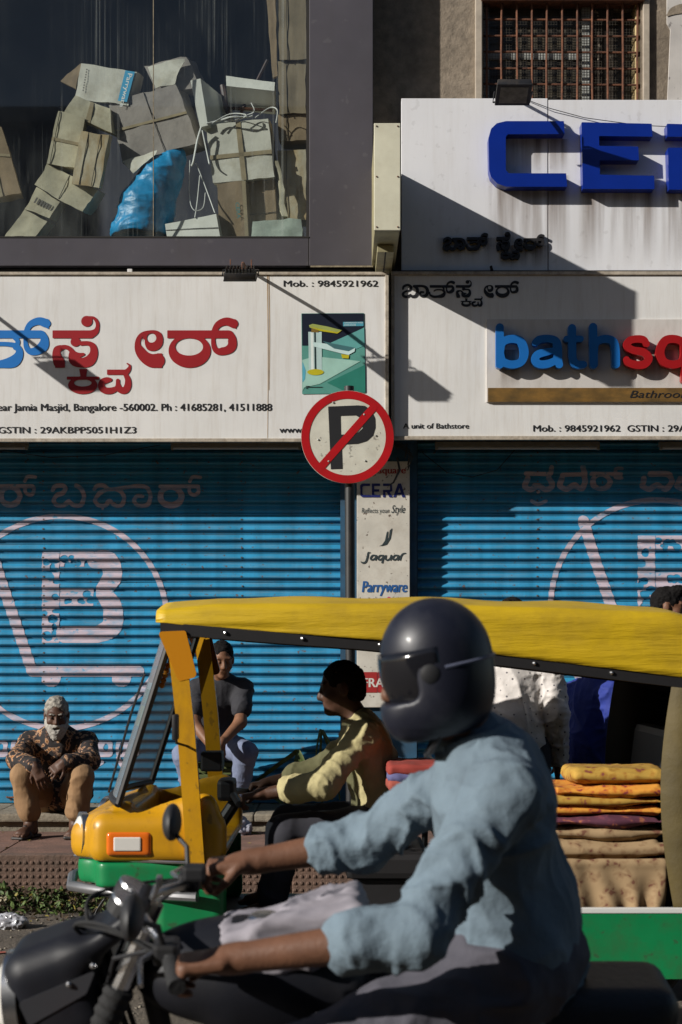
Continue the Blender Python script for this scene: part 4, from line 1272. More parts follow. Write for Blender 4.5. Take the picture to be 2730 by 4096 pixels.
for pts in (
    [(740, 1075), (820, 1075), (820, 1100), (755, 1100), (745, 1112), (745, 1175), (755, 1188), (835, 1188), (835, 1212), (745, 1212), (725, 1195), (722, 1095)],
    [(838, 1075), (920, 1075), (920, 1100), (862, 1100), (862, 1132), (912, 1132), (912, 1156), (862, 1156), (862, 1188), (920, 1188), (920, 1212), (838, 1212)],
    [(948, 1075), (1035, 1075), (1042, 1150), (1015, 1160), (1045, 1212), (1012, 1212), (985, 1160), (972, 1160), (972, 1212), (948, 1212), (948, 1138), (1018, 1138), (1018, 1100), (948, 1100)],
    [(1098, 1075), (1128, 1075), (1170, 1212), (1140, 1212), (1112, 1120), (1095, 1165), (1125, 1165), (1130, 1185), (1085, 1185), (1074, 1212), (1048, 1212)]):
    mesh_obj('letter', glyph_mesh(Glyph().pg(c5g(pts)), on_plane(Y_PL, 0.003), 0.8, name='letter'), nav, lst)
text('Reflects your', C5(738, 0)[0], C5(1012, 0)[0], C5(0, 1315)[1], C5(0, 1366)[1], Y_PL, lst, gry, bold=0.0, shear=0.1)
text('Style', C5(1030, 0)[0], C5(1168, 0)[0], C5(0, 1285)[1], C5(0, 1366)[1], Y_PL, lst, gry, bold=-0.006, shear=0.35)
for pts in ([(905, 1697), (940, 1680), (968, 1640), (985, 1560), (1000, 1545), (990, 1640), (960, 1685)], [(925, 1697), (975, 1672), (1005, 1610), (1015, 1540), (1040, 1515), (1022, 1620), (985, 1680)]):
    mesh_obj('emblem', glyph_mesh(Glyph().pg(c5g(pts)), on_plane(Y_PL, 0.003), 0.7, name='emblem'), gry, lst)
jq = [Glyph().st([(730, 1850, 4), (750, 1862, 9), (778, 1850, 9), (795, 1800, 9), (802, 1762, 8), (820, 1760, 5)]),
      Glyph().st([(878, 1790, 8), (845, 1788, 8), (826, 1815, 9), (838, 1832, 8), (868, 1818, 8), (882, 1790, 8), (874, 1832, 8)]),
      Glyph().st([(952, 1790, 8), (918, 1790, 8), (900, 1815, 9), (912, 1832, 8), (940, 1818, 8), (955, 1790, 8), (940, 1858, 9)]),
      Glyph().st([(978, 1790, 8), (970, 1818, 9), (990, 1834, 8), (1018, 1818, 8), (1030, 1788, 8), (1022, 1832, 8)]),
      Glyph().st([(1098, 1790, 8), (1066, 1788, 8), (1046, 1815, 9), (1058, 1832, 8), (1088, 1818, 8), (1102, 1790, 8), (1094, 1832, 8)]),
      Glyph().st([(1118, 1832, 8), (1126, 1798, 9), (1145, 1772, 7), (1172, 1766, 5)])]
for k in jq:
    mesh_obj('letter', glyph_mesh(Glyph().extend(k, C5, 0.4038), on_plane(Y_PL, 0.003), 0.7, name='letter'), gry, lst)
text('Parryware', C5(738, 0)[0], C5(1182, 0)[0], C5(0, 2035)[1], C5(0, 2152)[1], Y_PL, lst, blp, bold=0.012, shear=0.18)
text('always in fashion', C5(852, 0)[0], C5(1176, 0)[0], C5(0, 2195)[1], C5(0, 2236)[1], Y_PL, lst, gry, bold=-0.004)
mesh_obj('pink_spot', glyph_mesh(Glyph().el(*C5(1008, 2220), 9, 9), on_plane(Y_PL, 0.0036), 0.7), mat('pink print', (0.5, 0.03, 0.16), 0.5), lst)
C3 = lambda x, y: (1150 + x * 0.574, 2300 + y * 0.574)
text('Start w', C3(520, 0)[0], C3(632, 0)[0], C3(0, 480)[1], C3(0, 497)[1], Y_PL, lst, gry)
for k in range(3):
    x0 = 522 + 108 * k
    mesh_obj('red_block', glyph_mesh(Glyph().pg([C3(x0, 677), C3(x0 + 104, 677), C3(x0 + 104, 820), C3(x0, 820)]), on_plane(Y_PL, 0.003), 1.2), redp, lst)
text('FRANKE', C3(526, 0)[0], C3(838, 0)[0], C3(0, 716)[1], C3(0, 782)[1], Y_PL, lst, mat('cream print', (0.62, 0.6, 0.55), 0.5), dy=0.0045, bold=0.035)
# hanging scraps of cable in front of the panel
M_cab = mat('black cable', (0.012, 0.012, 0.012), 0.5)
cb = B()
cb.tube([P(1590, 1830, 10.86), P(1600, 1880, 10.85), P(1575, 1930, 10.86), P(1552, 1945, 10.87)], [0.007, 0.009, 0.007, 0.003], 6)
cb.tube([P(1560, 1760, 10.86), P(1590, 1790, 10.84), P(1630, 1775, 10.85), P(1622, 1830, 10.86)], 0.006, 6)
auto_smooth(cb.obj('loose_cable', M_cab, None, label='loose black cable ends hanging above the brand list panel', cat='cable'))
cb = B()
for k in range(3):
    cb.tube([P(1455 + k * 3, 1795, 10.9), P(1600, 1770 + 8 * k, 10.84), P(1640 + 6 * k, 1800 + 14 * k, 10.86), P(1632, 1860 + 10 * k, 10.88)], 0.004, 5)
auto_smooth(cb.obj('cable_bundle', M_cab, None, label='tangled thin cables under the board joint', cat='cable'))
# long wire sagging across the shutter heads and the sign wire
cb = B(); cb.tube([P(2115, 400, Y_CERA - 0.012), P(2200, 432, Y_CERA - 0.02), P(2340, 470, Y_CERA - 0.012), P(2560, 500, Y_CERA - 0.05), P(2730, 508, Y_CERA - 0.06), P(3000, 505, Y_CERA - 0.01)], 0.0028, 5)
auto_smooth(cb.obj('sign_wire', M_cab, None, label='thin black wire drooping across the tall white sign from the floodlight', cat='cable'))
cb = B(); cb.tube([P(1690, 1810, Y_SHUT - 0.05), P(1790, 1890, Y_SHUT - 0.06), P(1890, 1908, Y_SHUT - 0.05), P(1990, 1880, Y_SHUT - 0.05), P(2060, 1800, Y_SHUT - 0.06)], 0.003, 5)
auto_smooth(cb.obj('shutter_wire', M_cab, None, label='thin wire looping over the top of the right shutter', cat='cable'))
cb = B(); cb.tube([P(0, 1800, Y_SHUT - 0.05), P(200, 1830, Y_SHUT - 0.06), P(420, 1820, Y_SHUT - 0.05), P(640, 1780, Y_SHUT - 0.06)], 0.003, 5)
auto_smooth(cb.obj('shutter_wire', M_cab, None, label='thin wire looping over the top of the left shutter', cat='cable'))
# tube light battens under the boards
M_batten = mat('dusty batten', (0.30, 0.28, 0.23), 0.6, var=0.3, vscale=14, dirt=0.5)
for x0, x1, lab in ((-300, 112, 'dusty tube light batten under the left board, cut by the frame edge'), (683, 1206, 'dusty tube light batten under the left board near the round sign'), (1742, 2402, 'grey tube light batten under the right board beside the pillar'), (2640, 3000, 'tube light batten at the far right under the board')):
    Yb = Y_SHUT - 0.16
    a, c = P(x0, 1792, Yb), P(x1, 1772, Yb)
    r = empty('tube_light', (a.x, Yb, a.z), label=lab, cat='tube light', group='tube light battens under the boards')
    B().span(a.x, c.x, Yb, Yb + 0.045, a.z + 0.012, c.z + 0.012, 0.004).obj('housing', M_batten, r)
    bb = B(); bb.tube([(a.x + 0.02, Yb + 0.01, a.z + 0.003), (c.x - 0.02, Yb + 0.01, a.z + 0.003)], 0.013, 10)
    auto_smooth(bb.obj('tube', mat('unlit tube', (0.45, 0.46, 0.44), 0.25), r))
    for x in (a.x + 0.012, c.x - 0.012):
        B().box((x, Yb + 0.01, a.z + 0.006), (0.02, 0.03, 0.036), 0.003).obj('end_cap', M_batten, r)

# --- floodlights on arms
M_lamp = mat('black lamp housing', (0.018, 0.018, 0.020), 0.45, var=0.4, vscale=14, dirt=0.5, dirt_col=(0.12, 0.09, 0.06))
M_lens = mat('dusty lamp glass', (0.22, 0.215, 0.20), 0.25, spec=0.6, var=0.4, vscale=20)
def floodlight(px, py, L, Ysign, label, root_py, w=0.215, tilt=0.35, h=0.14, fins=True):
    Yl = Ysign - L
    c = P(px, py, Yl)
    rp = P(px, root_py, Ysign)
    root = empty('floodlight', (c.x, Ysign, rp.z), label=label, cat='floodlight', group='floodlights on the sign boards')
    R = Matrix.Rotation(tilt, 3, 'X')
    def tf(x, y, z): return c + R @ V(x, y, z)
    bb = B(); bb.box(tuple(c), (w, 0.05, h), 0.01, rot=R); auto_smooth(bb.obj('housing', M_lamp, root))
    bb = B(); bb.box(tuple(tf(0, 0.031, 0)), (w - 0.045, 0.004, h - 0.045), 0.001, rot=R); bb.obj('lens', M_lens, root)
    bb = B(); bb.box(tuple(tf(0, 0.024, 0)), (w + 0.006, 0.012, h + 0.006), 0.004, rot=R); bb.obj('bezel', M_lamp, root)
    if fins:
        for k in range(9):
            bb = B(); bb.box(tuple(tf(-w * 0.42 + w * 0.84 * k / 8, -0.04, 0.0)), (0.005, 0.035, h * 0.9), 0.001, rot=R); bb.obj('cooling_fin', M_lamp, root)
    bb = B()
    s = w / 2 + 0.012
    bb.tube([tf(-s, 0.0, 0.0), tf(-s, -0.02, h * 0.62), tf(s, -0.02, h * 0.62), tf(s, 0, 0)], 0.006, 6)
    auto_smooth(bb.obj('yoke', M_lamp, root))
    bb = B(); bb.tube([tf(0, -0.02, h * 0.62), V(c.x, Ysign - L * 0.5, (c.z + h * 0.5 + rp.z + 0.03) / 2 + 0.02), V(c.x, Ysign + 0.03, rp.z + 0.03)], 0.0125, 8)
    auto_smooth(bb.obj('arm', M_rust, root))
    for k in (-1, 1):
        bb = B(); bb.tube([tf(k * w * 0.33, -0.03, h * 0.60), tf(k * w * 0.33, -0.03, h * 0.60) + V(0, 0, 0.06)], 0.004, 6); auto_smooth(bb.obj('bolt', M_rust, root))
    return root
floodlight(962, 1100, 0.55, Y_SIGNL, 'black finned floodlight on a rusty arm over the left board', 1088, tilt=-1.15)
floodlight(-430, 1100, 0.55, Y_SIGNL, 'floodlight over the left board just outside the frame, seen by its shadow', 1088, tilt=-1.15)
floodlight(2055, 366, 0.44, Y_CERA, 'black floodlight with dusty glass in front of the barred window', 392, w=0.235, tilt=-1.98, h=0.19, fins=False)
# small stub on top of the left board
B().box(tuple(P(519, 1082, Y_SIGNL) + V(0, 0.02, 0)), (0.035, 0.03, 0.03), 0.004).obj('board_stub', M_white, None, label='tiny white stub standing on the top edge of the left board', cat='bracket')

# --- no-parking sign
Y_NP = 9.35
npc = P(1391, 1748, Y_NP); s_np = F / Y_NP; rad = 186 / s_np
base = V(P(1405, 0, Y_NP + 0.05).x, Y_NP + 0.05, Z_PAVE)
nps = empty('no_parking_sign', tuple(base), label='round red no-parking sign on a black post', cat='road sign')
M_npr = mat('sign face red', (0.42, 0.008, 0.012), 0.35, var=0.2, vscale=6, dirt=0.2)
M_npw = mat('sign face cream', (0.60, 0.585, 0.50), 0.5, var=0.15, vscale=9, dirt=0.5, dirt_col=(0.38, 0.34, 0.27), dscale=10, speck=0.5, speck_scale=30)
M_pole = mat('black painted post', (0.012, 0.012, 0.013), 0.5, var=0.4, vscale=9, dirt=0.4, dirt_col=(0.06, 0.05, 0.04))
bb = B(); bb.lathe((npc.x, Y_NP, npc.z), (0, 1, 0), [(0.0, rad - 0.003), (0.0, rad), (0.012, rad), (0.012, rad - 0.01)], 72); auto_smooth(bb.obj('disc', M_npw, nps), 40)
def np_shape(g, dy, m, name): mesh_obj(name, glyph_mesh(g, on_plane(Y_NP, dy), 1.6, name=name), m, nps)
np_shape(Glyph().ring(1391, 1748, 169, 16), 0.0022, M_npr, 'red_ring')
np_shape(Glyph().pg([C5(405, 312), C5(700, 300), C5(770, 305), C5(835, 350), C5(872, 430), C5(875, 520), C5(850, 600), C5(790, 655), C5(700, 682), C5(540, 690), C5(548, 930), C5(432, 934)]).pg([C5(528, 405), C5(680, 400), C5(730, 430), C5(752, 480), C5(745, 530), C5(700, 570), C5(640, 586), C5(532, 590)], op='sub'), 0.0016, M_ink, 'letter')
np_shape(Glyph().ln([C5(345, 897), C5(853, 322)], 15.5), 0.0030, M_npr, 'red_bar')
for q in ((305, 640), (877, 600), (762, 391), (410, 855), (772, 850), (455, 272)):
    w = P(*C5(*q), Y_NP)
    B().sph((w.x, Y_NP - 0.003, w.z), (0.006, 0.004, 0.006), 8, 6).obj('rivet', M_alu, nps)
bb = B(); bb.tube([base, V(base.x - 0.01, base.y, npc.z + 0.1), V(base.x - 0.012, base.y, npc.z + rad + 0.035)], 0.031, 16); auto_smooth(bb.obj('post', M_pole, nps))
for dz in (-0.12, 0.12):
    B().box((npc.x, Y_NP + 0.022, npc.z + dz), (0.30, 0.02, 0.03), 0.003).obj('bracket', M_pole, nps)
# ------------------------------------------------------------------ cartons and clutter behind the dirty glass
M_crea = mat('aged cream carton', (0.54, 0.50, 0.37), 0.85, var=0.3, vscale=5, dirt=0.75, dirt_col=(0.24, 0.19, 0.12), dscale=6, bump=0.002, bscale=30)
M_stn = mat('water stained carton', (0.50, 0.46, 0.35), 0.85, var=0.5, vscale=5, var_col=(0.36, 0.24, 0.10), stretch=(2, 1, 0.8), dirt=0.4, bump=0.002, bscale=30)
M_brn = mat('brown carton', (0.27, 0.20, 0.125), 0.85, var=0.25, vscale=5, dirt=0.4, dirt_col=(0.1, 0.07, 0.045), bump=0.002, bscale=30)
M_gryc = mat('grey carton', (0.30, 0.27, 0.25), 0.85, var=0.2, vscale=5, dirt=0.5, dirt_col=(0.13, 0.11, 0.1), dscale=5, bump=0.003, bscale=20)
M_wcar = mat('white carton', (0.62, 0.61, 0.54), 0.8, var=0.2, vscale=6, dirt=0.85, dirt_col=(0.30, 0.26, 0.18), dscale=5, bump=0.002, bscale=25)
M_foam = mat('white foam', (0.72, 0.73, 0.68), 0.8, var=0.1, vscale=9, dirt=0.3, dirt_col=(0.4, 0.37, 0.28), bump=0.001, bscale=80)
M_tape = mat('packing tape', (0.34, 0.28, 0.18), 0.35, var=0.3, vscale=12)
M_strap = mat('white strapping', (0.66, 0.67, 0.66), 0.5)
M_tan = mat('dull tan carton', (0.26, 0.21, 0.14), 0.9, var=0.3, vscale=4, stretch=(4, 1, 0.6), dirt=0.6, dirt_col=(0.10, 0.08, 0.05))
GRP = 'cartons piled behind the dirty window'
def carton(label, pts, Y, depth, m, shift=(0.0, 0.0), tilt=0.0, tape=None, crumple=0.009, name='carton', seam=None, cat='box', group=GRP, prints=()):
    """pts: TL, TR, BR, BL in photo pixels; tilt leans the top back (m); shift moves the back face sideways/up (m)"""
    q = [P(pts[0][0], pts[0][1], Y + tilt), P(pts[1][0], pts[1][1], Y + tilt), P(pts[2][0], pts[2][1], Y), P(pts[3][0], pts[3][1], Y)]
    bk = [p + V(shift[0], depth, shift[1]) for p in q]
    c = sum(q + bk, V(0, 0, 0)) / 8
    root = empty(name, (c.x, c.y, min(p.z for p in q)), label=label, cat=cat, group=group)
    bb = B(); bm = bb.bm
    vs = [bm.verts.new(p) for p in q + bk]
    for f in ((3, 2, 1, 0), (4, 5, 6, 7), (0, 1, 5, 4), (1, 2, 6, 5), (2, 3, 7, 6), (3, 0, 4, 7)):
        bm.faces.new([vs[i] for i in f])
    bmesh.ops.recalc_face_normals(bm, faces=bm.faces[:])
    bmesh.ops.subdivide_edges(bm, edges=bm.edges[:], cuts=7, use_grid_fill=True)
    sd = hash(label) % 100 if False else sum(map(ord, label)) % 97
    for v in bm.verts:
        n = mnoise.noise_vector(v.co * 9 + V(sd, 0, 0))
        n2 = mnoise.noise_vector(v.co * 31 + V(sd, 7, 0))
        v.co += n * crumple + n2 * crumple * 0.35
    auto_smooth(bb.obj('case', m, root), 50)
    def uv(u, v, d=0.006):
        a = q[0].lerp(q[1], u); b_ = q[3].lerp(q[2], u)
        return a.lerp(b_, v) + V(0, -d, 0)
    if tape:
        for (u0, v0, u1, v1) in tape:
            g = B(); n = 6
            rows = []
            for i in range(n + 1):
                t = i / n
                if abs(u1 - u0) < abs(v1 - v0):
                    rows.append([uv(u0, v0 + (v1 - v0) * t), uv(u1, v0 + (v1 - v0) * t)])
                else:
                    rows.append([uv(u0 + (u1 - u0) * t, v0), uv(u0 + (u1 - u0) * t, v1)])
            g.loft(rows).obj('tape', M_tape, root)
    if seam:
        for (u0, v0, u1, v1) in seam:
            g = B(); g.tube([uv(u0 + (u1 - u0) * t, v0 + (v1 - v0) * t, 0.005) for t in (0, 0.33, 0.66, 1)], 0.0025, 5); g.obj('seam', M_dark, root)
    for (u0, v0, u1, v1, pm_) in prints:
        g = B(); g.poly([uv(u0, v0, 0.009), uv(u1, v0, 0.009), uv(u1, v1, 0.009), uv(u0, v1, 0.009)]).obj('print', pm_, root)
    return root, uv
blue_pr = mat('carton blue print', (0.05, 0.32, 0.55), 0.6)
teal_pr = mat('carton teal print', (0.04, 0.20, 0.22), 0.6)
grey_pr = mat('carton grey print', (0.12, 0.11, 0.10), 0.6)
def uvtext(root, uv, body, u0, v0, du, dv, m, dz=0.010):
    """lettering laid in the front face: runs along du, stands along dv (both (u,v) steps)"""
    c = bpy.data.curves.new('t', 'FONT'); c.body = body; c.offset = 0.012; c.resolution_u = 2
    o = bpy.data.objects.new('t', c); COL.objects.link(o)
    dg = bpy.context.evaluated_depsgraph_get(); dg.update()
    me = bpy.data.meshes.new_from_object(o.evaluated_get(dg))
    bpy.data.objects.remove(o); bpy.data.curves.remove(c)
    w = max(v.co.x for v in me.vertices)
    for v in me.vertices:
        s, t = v.co.x / w, v.co.y / 0.73
        v.co = uv(u0 + du[0] * s + dv[0] * t, v0 + du[1] * s + dv[1] * t, dz)
    me.materials.clear()
    mesh_obj('lettering', me, m, root)
r, uv = carton('white printed carton with a blue brand strip at the top of the pile', [(323, 252), (548, 286), (512, 420), (300, 392)], 11.02, 0.25, M_wcar, (0.02, 0.06), 0.05, prints=[(0.80, 0.02, 0.97, 0.92, blue_pr)])
uvtext(r, uv, 'Parryware', 0.86, 0.08, (0, 1.0), (0.085, 0), M_wht)
for k in range(9):
    B().poly([uv(0.12, 0.14 + 0.075 * k, 0.01), uv(0.145, 0.14 + 0.075 * k, 0.01), uv(0.145, 0.18 + 0.075 * k, 0.01), uv(0.12, 0.18 + 0.075 * k, 0.01)]).obj('print', grey_pr, r)
carton('dark torn carton flap sticking out left of the printed white carton', [(322, 252), (330, 258), (300, 352), (242, 322)], 11.06, 0.02, M_brn, (0, 0), 0.02, name='carton_flap')
carton('cream carton leaning under the white printed carton', [(300, 382), (440, 436), (448, 530), (256, 446)], 10.94, 0.22, M_crea, (0.05, 0.02), 0.06, tape=[(0.45, 0, 0.55, 1)])
carton('tall cream carton on the left of the pile', [(232, 443), (343, 472), (304, 672), (186, 652)], 10.90, 0.20, M_crea, (-0.02, 0.02), 0.03, tape=[(0.0, 0.5, 1, 0.56)], seam=[(0.08, 0, 0.12, 1)])
carton('tall rust-stained carton in front of the pile', [(325, 522), (436, 538), (396, 750), (285, 734)], 10.84, 0.10, M_stn, (0.01, 0.02), 0.02, seam=[(0.28, 0, 0.28, 1), (0.72, 0.02, 0.72, 1)])
carton('crushed tilted carton below the stained one', [(190, 655), (388, 758), (332, 848), (138, 742)], 10.88, 0.2, M_crea, (0.03, 0.03), 0.05, crumple=0.012, seam=[(0.45, 0, 0.5, 1)])
r, uv = carton('small carton with faded print sliding off the pile', [(146, 748), (240, 806), (196, 872), (98, 836)], 10.86, 0.18, M_crea, (0.02, 0.03), 0.04)
for k in range(6):
    B().poly([uv(0.2 + 0.11 * k, 0.36, 0.012), uv(0.27 + 0.11 * k, 0.36, 0.012), uv(0.27 + 0.11 * k, 0.62, 0.012), uv(0.2 + 0.11 * k, 0.62, 0.012)]).obj('print', grey_pr, r)
carton('lowest cream carton at the foot of the left pile', [(98, 838), (190, 884), (142, 946), (18, 944)], 10.84, 0.18, M_crea, (0.02, 0.02), 0.03, crumple=0.01)
carton('large grey open carton in the middle of the heap', [(432, 404), (706, 338), (792, 570), (492, 652)], 10.98, 0.3, M_gryc, (0.05, 0.05), 0.06, tape=[(0.0, 0.46, 1, 0.50)], crumple=0.012, seam=[(0.52, 0.0, 0.56, 1)])
carton('pale torn flap hanging under the grey carton', [(490, 646), (628, 598), (622, 614), (536, 692)], 10.93, 0.012, M_wcar, (0, 0), 0.02, name='carton_flap')
carton('upper grey carton with a folded white top behind the joint', [(578, 262), (746, 224), (804, 350), (622, 362)], 11.1, 0.25, M_gryc, (0.04, 0.05), 0.05, crumple=0.012)
carton('curled white paper sheet on the grey carton', [(590, 268), (742, 228), (700, 330), (624, 352)], 11.06, 0.008, M_wcar, (0, 0), 0.03, name='paper_sheet', crumple=0.014, cat='paper')
carton('upright white foam slab beside the grey carton', [(762, 320), (802, 312), (832, 500), (800, 508)], 10.86, 0.34, M_foam, (0.20, -0.06), 0.01, name='foam_slab', crumple=0.002, cat='foam')
carton('flat white foam slab lying over the dark frame', [(905, 302), (1100, 328), (1098, 362), (906, 342)], 10.92, 0.2, M_foam, (0.0, -0.10), 0.02, name='foam_slab', crumple=0.002, cat='foam')
carton('big dirty white carton with crossed tape', [(826, 498), (1074, 474), (1098, 708), (852, 732)], 10.88, 0.3, M_wcar, (0.02, 0.05), 0.02, tape=[(0.47, 0, 0.55, 1), (0, 0.53, 1, 0.60)], crumple=0.008)
r, uv = carton('brown carton with a teal brand name standing below the white carton', [(868, 734), (984, 722), (996, 944), (884, 946)], 10.88, 0.3, M_brn, (0.08, 0.0), 0.0, tape=[(0.86, 0, 0.99, 1)])
uvtext(r, uv, 'CERA', 0.60, 0.38, (0.02, 0.30), (0.14, 0), teal_pr)
carton('plain brown carton side next to the brand carton', [(990, 722), (1096, 714), (1114, 944), (1002, 945)], 10.94, 0.3, M_brn, (0.08, 0.0), 0.0, seam=[(0, 0.62, 1, 0.58)])
carton('low white carton lying at the front of the window', [(662, 896), (864, 856), (880, 944), (668, 946)], 10.80, 0.22, M_foam, (0.04, 0.06), 0.03, crumple=0.004, seam=[(0, 0.5, 1, 0.62)])
carton('pale green wrapped package in the corner of the window', [(1008, 886), (1206, 876), (1212, 945), (1004, 946)], 10.82, 0.2, mat('pale green wrap', (0.42, 0.50, 0.44), 0.5, var=0.3, vscale=9, dirt=0.4), (0.0, 0.03), 0.02, crumple=0.016, name='package', cat='package')
carton('brown carton leaning at the left edge of the window', [(-120, 470), (6, 505), (86, 770), (-60, 800)], 10.95, 0.3, M_brn, (-0.05, 0.05), 0.04, tape=[(0.4, 0, 0.5, 1), (0, 0.42, 1, 0.46)])
for k, (a, c_, lab, mm) in enumerate(((-40, 235, 'tallest section of beige cardboard stacked by the right edge', M_tan), (243, 452, 'second section of beige cardboard stacked by the right edge', M_tan), (460, 560, 'third section of cardboard below a dark band by the right edge', M_brn), (600, 878, 'long strips of weathered cardboard standing in the right corner', M_stn))):
    carton(lab, [(1112, a), (1224, a - 4), (1226, c_), (1118, c_ + 4)], 10.92 + 0.02 * k, 0.25, mm, (0.02, 0.02), 0.0, seam=[(0.3, 0, 0.3, 1)])
carton('tall brown cardboard sheet leaning in the upper right', [(1062, -60), (1100, -60), (1112, 300), (1092, 310)], 11.0, 0.03, M_brn, (0, 0), 0.0, name='cardboard_sheet')
carton('torn cream strip hanging beside the brand cartons', [(1104, 640), (1118, 640), (1150, 870), (1124, 872)], 10.90, 0.02, M_crea, (0, 0), 0.0, name='cardboard_strip', crumple=0.02)
# blue sack
f = Sdf((-1.75, 10.8, 4.25), (-0.9, 11.5, 5.25), 0.012)
pb = lambda x, y, Y=11.05: np.array(P(x, y, Y))
f.cap(pb(560, 930), pb(590, 830), 0.20, 0.19, 0.06).cap(pb(590, 830), pb(640, 720), 0.19, 0.15, 0.06).cap(pb(640, 720), pb(700, 640), 0.14, 0.09, 0.06).ell(pb(560, 930), (0.2, 0.2, 0.12), k=0.05)
f.cut(pb(560, 946), (0, 0, -1))
me = f.mesh('sack', limb_folds([(pb(560, 940), pb(620, 760), 1.8, 9.0), (pb(620, 760), pb(700, 640), 1.4, 9.0)], 0.014, 3))
sk = mesh_obj('sack', me, mat('blue plastic sack', (0.008, 0.26, 0.55), 0.4, var=0.35, vscale=5, bump=0.005, bscale=16, bstretch=(1, 1, 2.5)), None, label='bulging blue plastic sack behind the window joint', cat='sack')
# strapping cords and a loose tangle
bb = B()
def cord(pts, r=0.005, Y=10.84): bb.tube(smooth_pts([tuple(P(x, y, Y + 0.02 * math.sin(i * 2.1))) for i, (x, y) in enumerate(pts)], 6), r, 6)
cord([(806, 505), (790, 560), (775, 640), (767, 662)], 0.008)
cord([(810, 520), (835, 640), (838, 655)], 0.006); cord([(785, 650), (820, 740), (860, 850)], 0.0045)
cord([(760, 640), (758, 780), (775, 838), (812, 830), (822, 770)], 0.003); cord([(800, 700), (790, 800), (780, 870)], 0.004)
cord([(826, 494), (880, 480), (930, 466), (990, 468), (1010, 462)], 0.006); cord([(850, 492), (920, 455), (985, 458), (960, 475), (900, 485)], 0.004)
cord([(1022, 470), (1080, 430), (1110, 440), (1105, 490)], 0.004); cord([(940, 470), (1000, 455), (1018, 440), (1005, 410)], 0.003)
auto_smooth(bb.obj('strapping', M_strap, None, label='white plastic strapping curling over the big taped carton', cat='strapping'))
# dark folded stool frame behind the foam slabs
bb = B()
bb.tube([P(890, 340, 11.05), P(905, 430, 11.05), P(925, 470, 11.05)], 0.02, 8); bb.tube([P(1070, 240, 11.1), P(1010, 360, 11.08), P(960, 460, 11.06)], 0.012, 8)
bb.tube([P(900, 430, 11.05), P(1090, 440, 11.05)], 0.012, 8); bb.tube([P(920, 380, 11.05), P(1000, 360, 11.05)], 0.01, 8)
auto_smooth(bb.obj('folding_stool', mat('dark metal frame', (0.02, 0.03, 0.05), 0.4, var=0.5, vscale=10, var_col=(0.10, 0.04, 0.02)), None, label='dark folded metal stool wedged between the foam slabs', cat='stool'))
# ------------------------------------------------------------------ people
def nrm(v):
    v = Vector(v); v.normalize(); return v
def frame_rows(r, f, u): return [list(r), list(f), list(u)]
def lw(C, r, f, u, p): return Vector(C) + r * p[0] + f * p[1] + u * p[2]

def head_sdf(F_, C, f, u, s=1.0, ears=True):
    f = nrm(f); u = nrm(Vector(u) - f * Vector(u).dot(f)); r = f.cross(u)
    R = frame_rows(r, f, u)
    at = lambda x, y, z: lw(C, r, f, u, (x * s, y * s, z * s))
    e = lambda c, rad, k=0.02, op='add': F_.ell(at(*c), [q * s for q in rad], R, k * s, op)
    e((0, -0.012, 0.040), (0.076, 0.096, 0.084))
    e((0, 0.026, -0.035), (0.060, 0.066, 0.088), 0.03)
    e((0, 0.066, -0.098), (0.028, 0.026, 0.022), 0.025)
    e((0.040, 0.058, -0.028), (0.026, 0.028, 0.026), 0.02); e((-0.040, 0.058, -0.028), (0.026, 0.028, 0.026), 0.02)
    F_.cap(at(-0.040, 0.078, 0.028), at(0.040, 0.078, 0.028), 0.013 * s, None, 0.014 * s)
    for k in (-1, 1):
        e((k * 0.032, 0.100, 0.006), (0.019, 0.016, 0.012), 0.012, 'sub')
        e((k * 0.031, 0.080, 0.005), (0.013, 0.012, 0.011), 0.004)
        if ears: e((k * 0.078, -0.006, -0.004), (0.011, 0.024, 0.034), 0.008)
    F_.cap(at(0, 0.088, 0.016), at(0, 0.106, -0.030), 0.009 * s, 0.015 * s, 0.012 * s)
    F_.cap(at(-0.010, 0.094, -0.036), at(0.010, 0.094, -0.036), 0.010 * s, None, 0.008 * s)
    F_.cap(at(-0.020, 0.086, -0.062), at(0.020, 0.086, -0.062), 0.0075 * s, None, 0.006 * s)
    F_.cap(at(-0.018, 0.083, -0.075), at(0.018, 0.083, -0.075), 0.0085 * s, None, 0.006 * s)
    return at, R

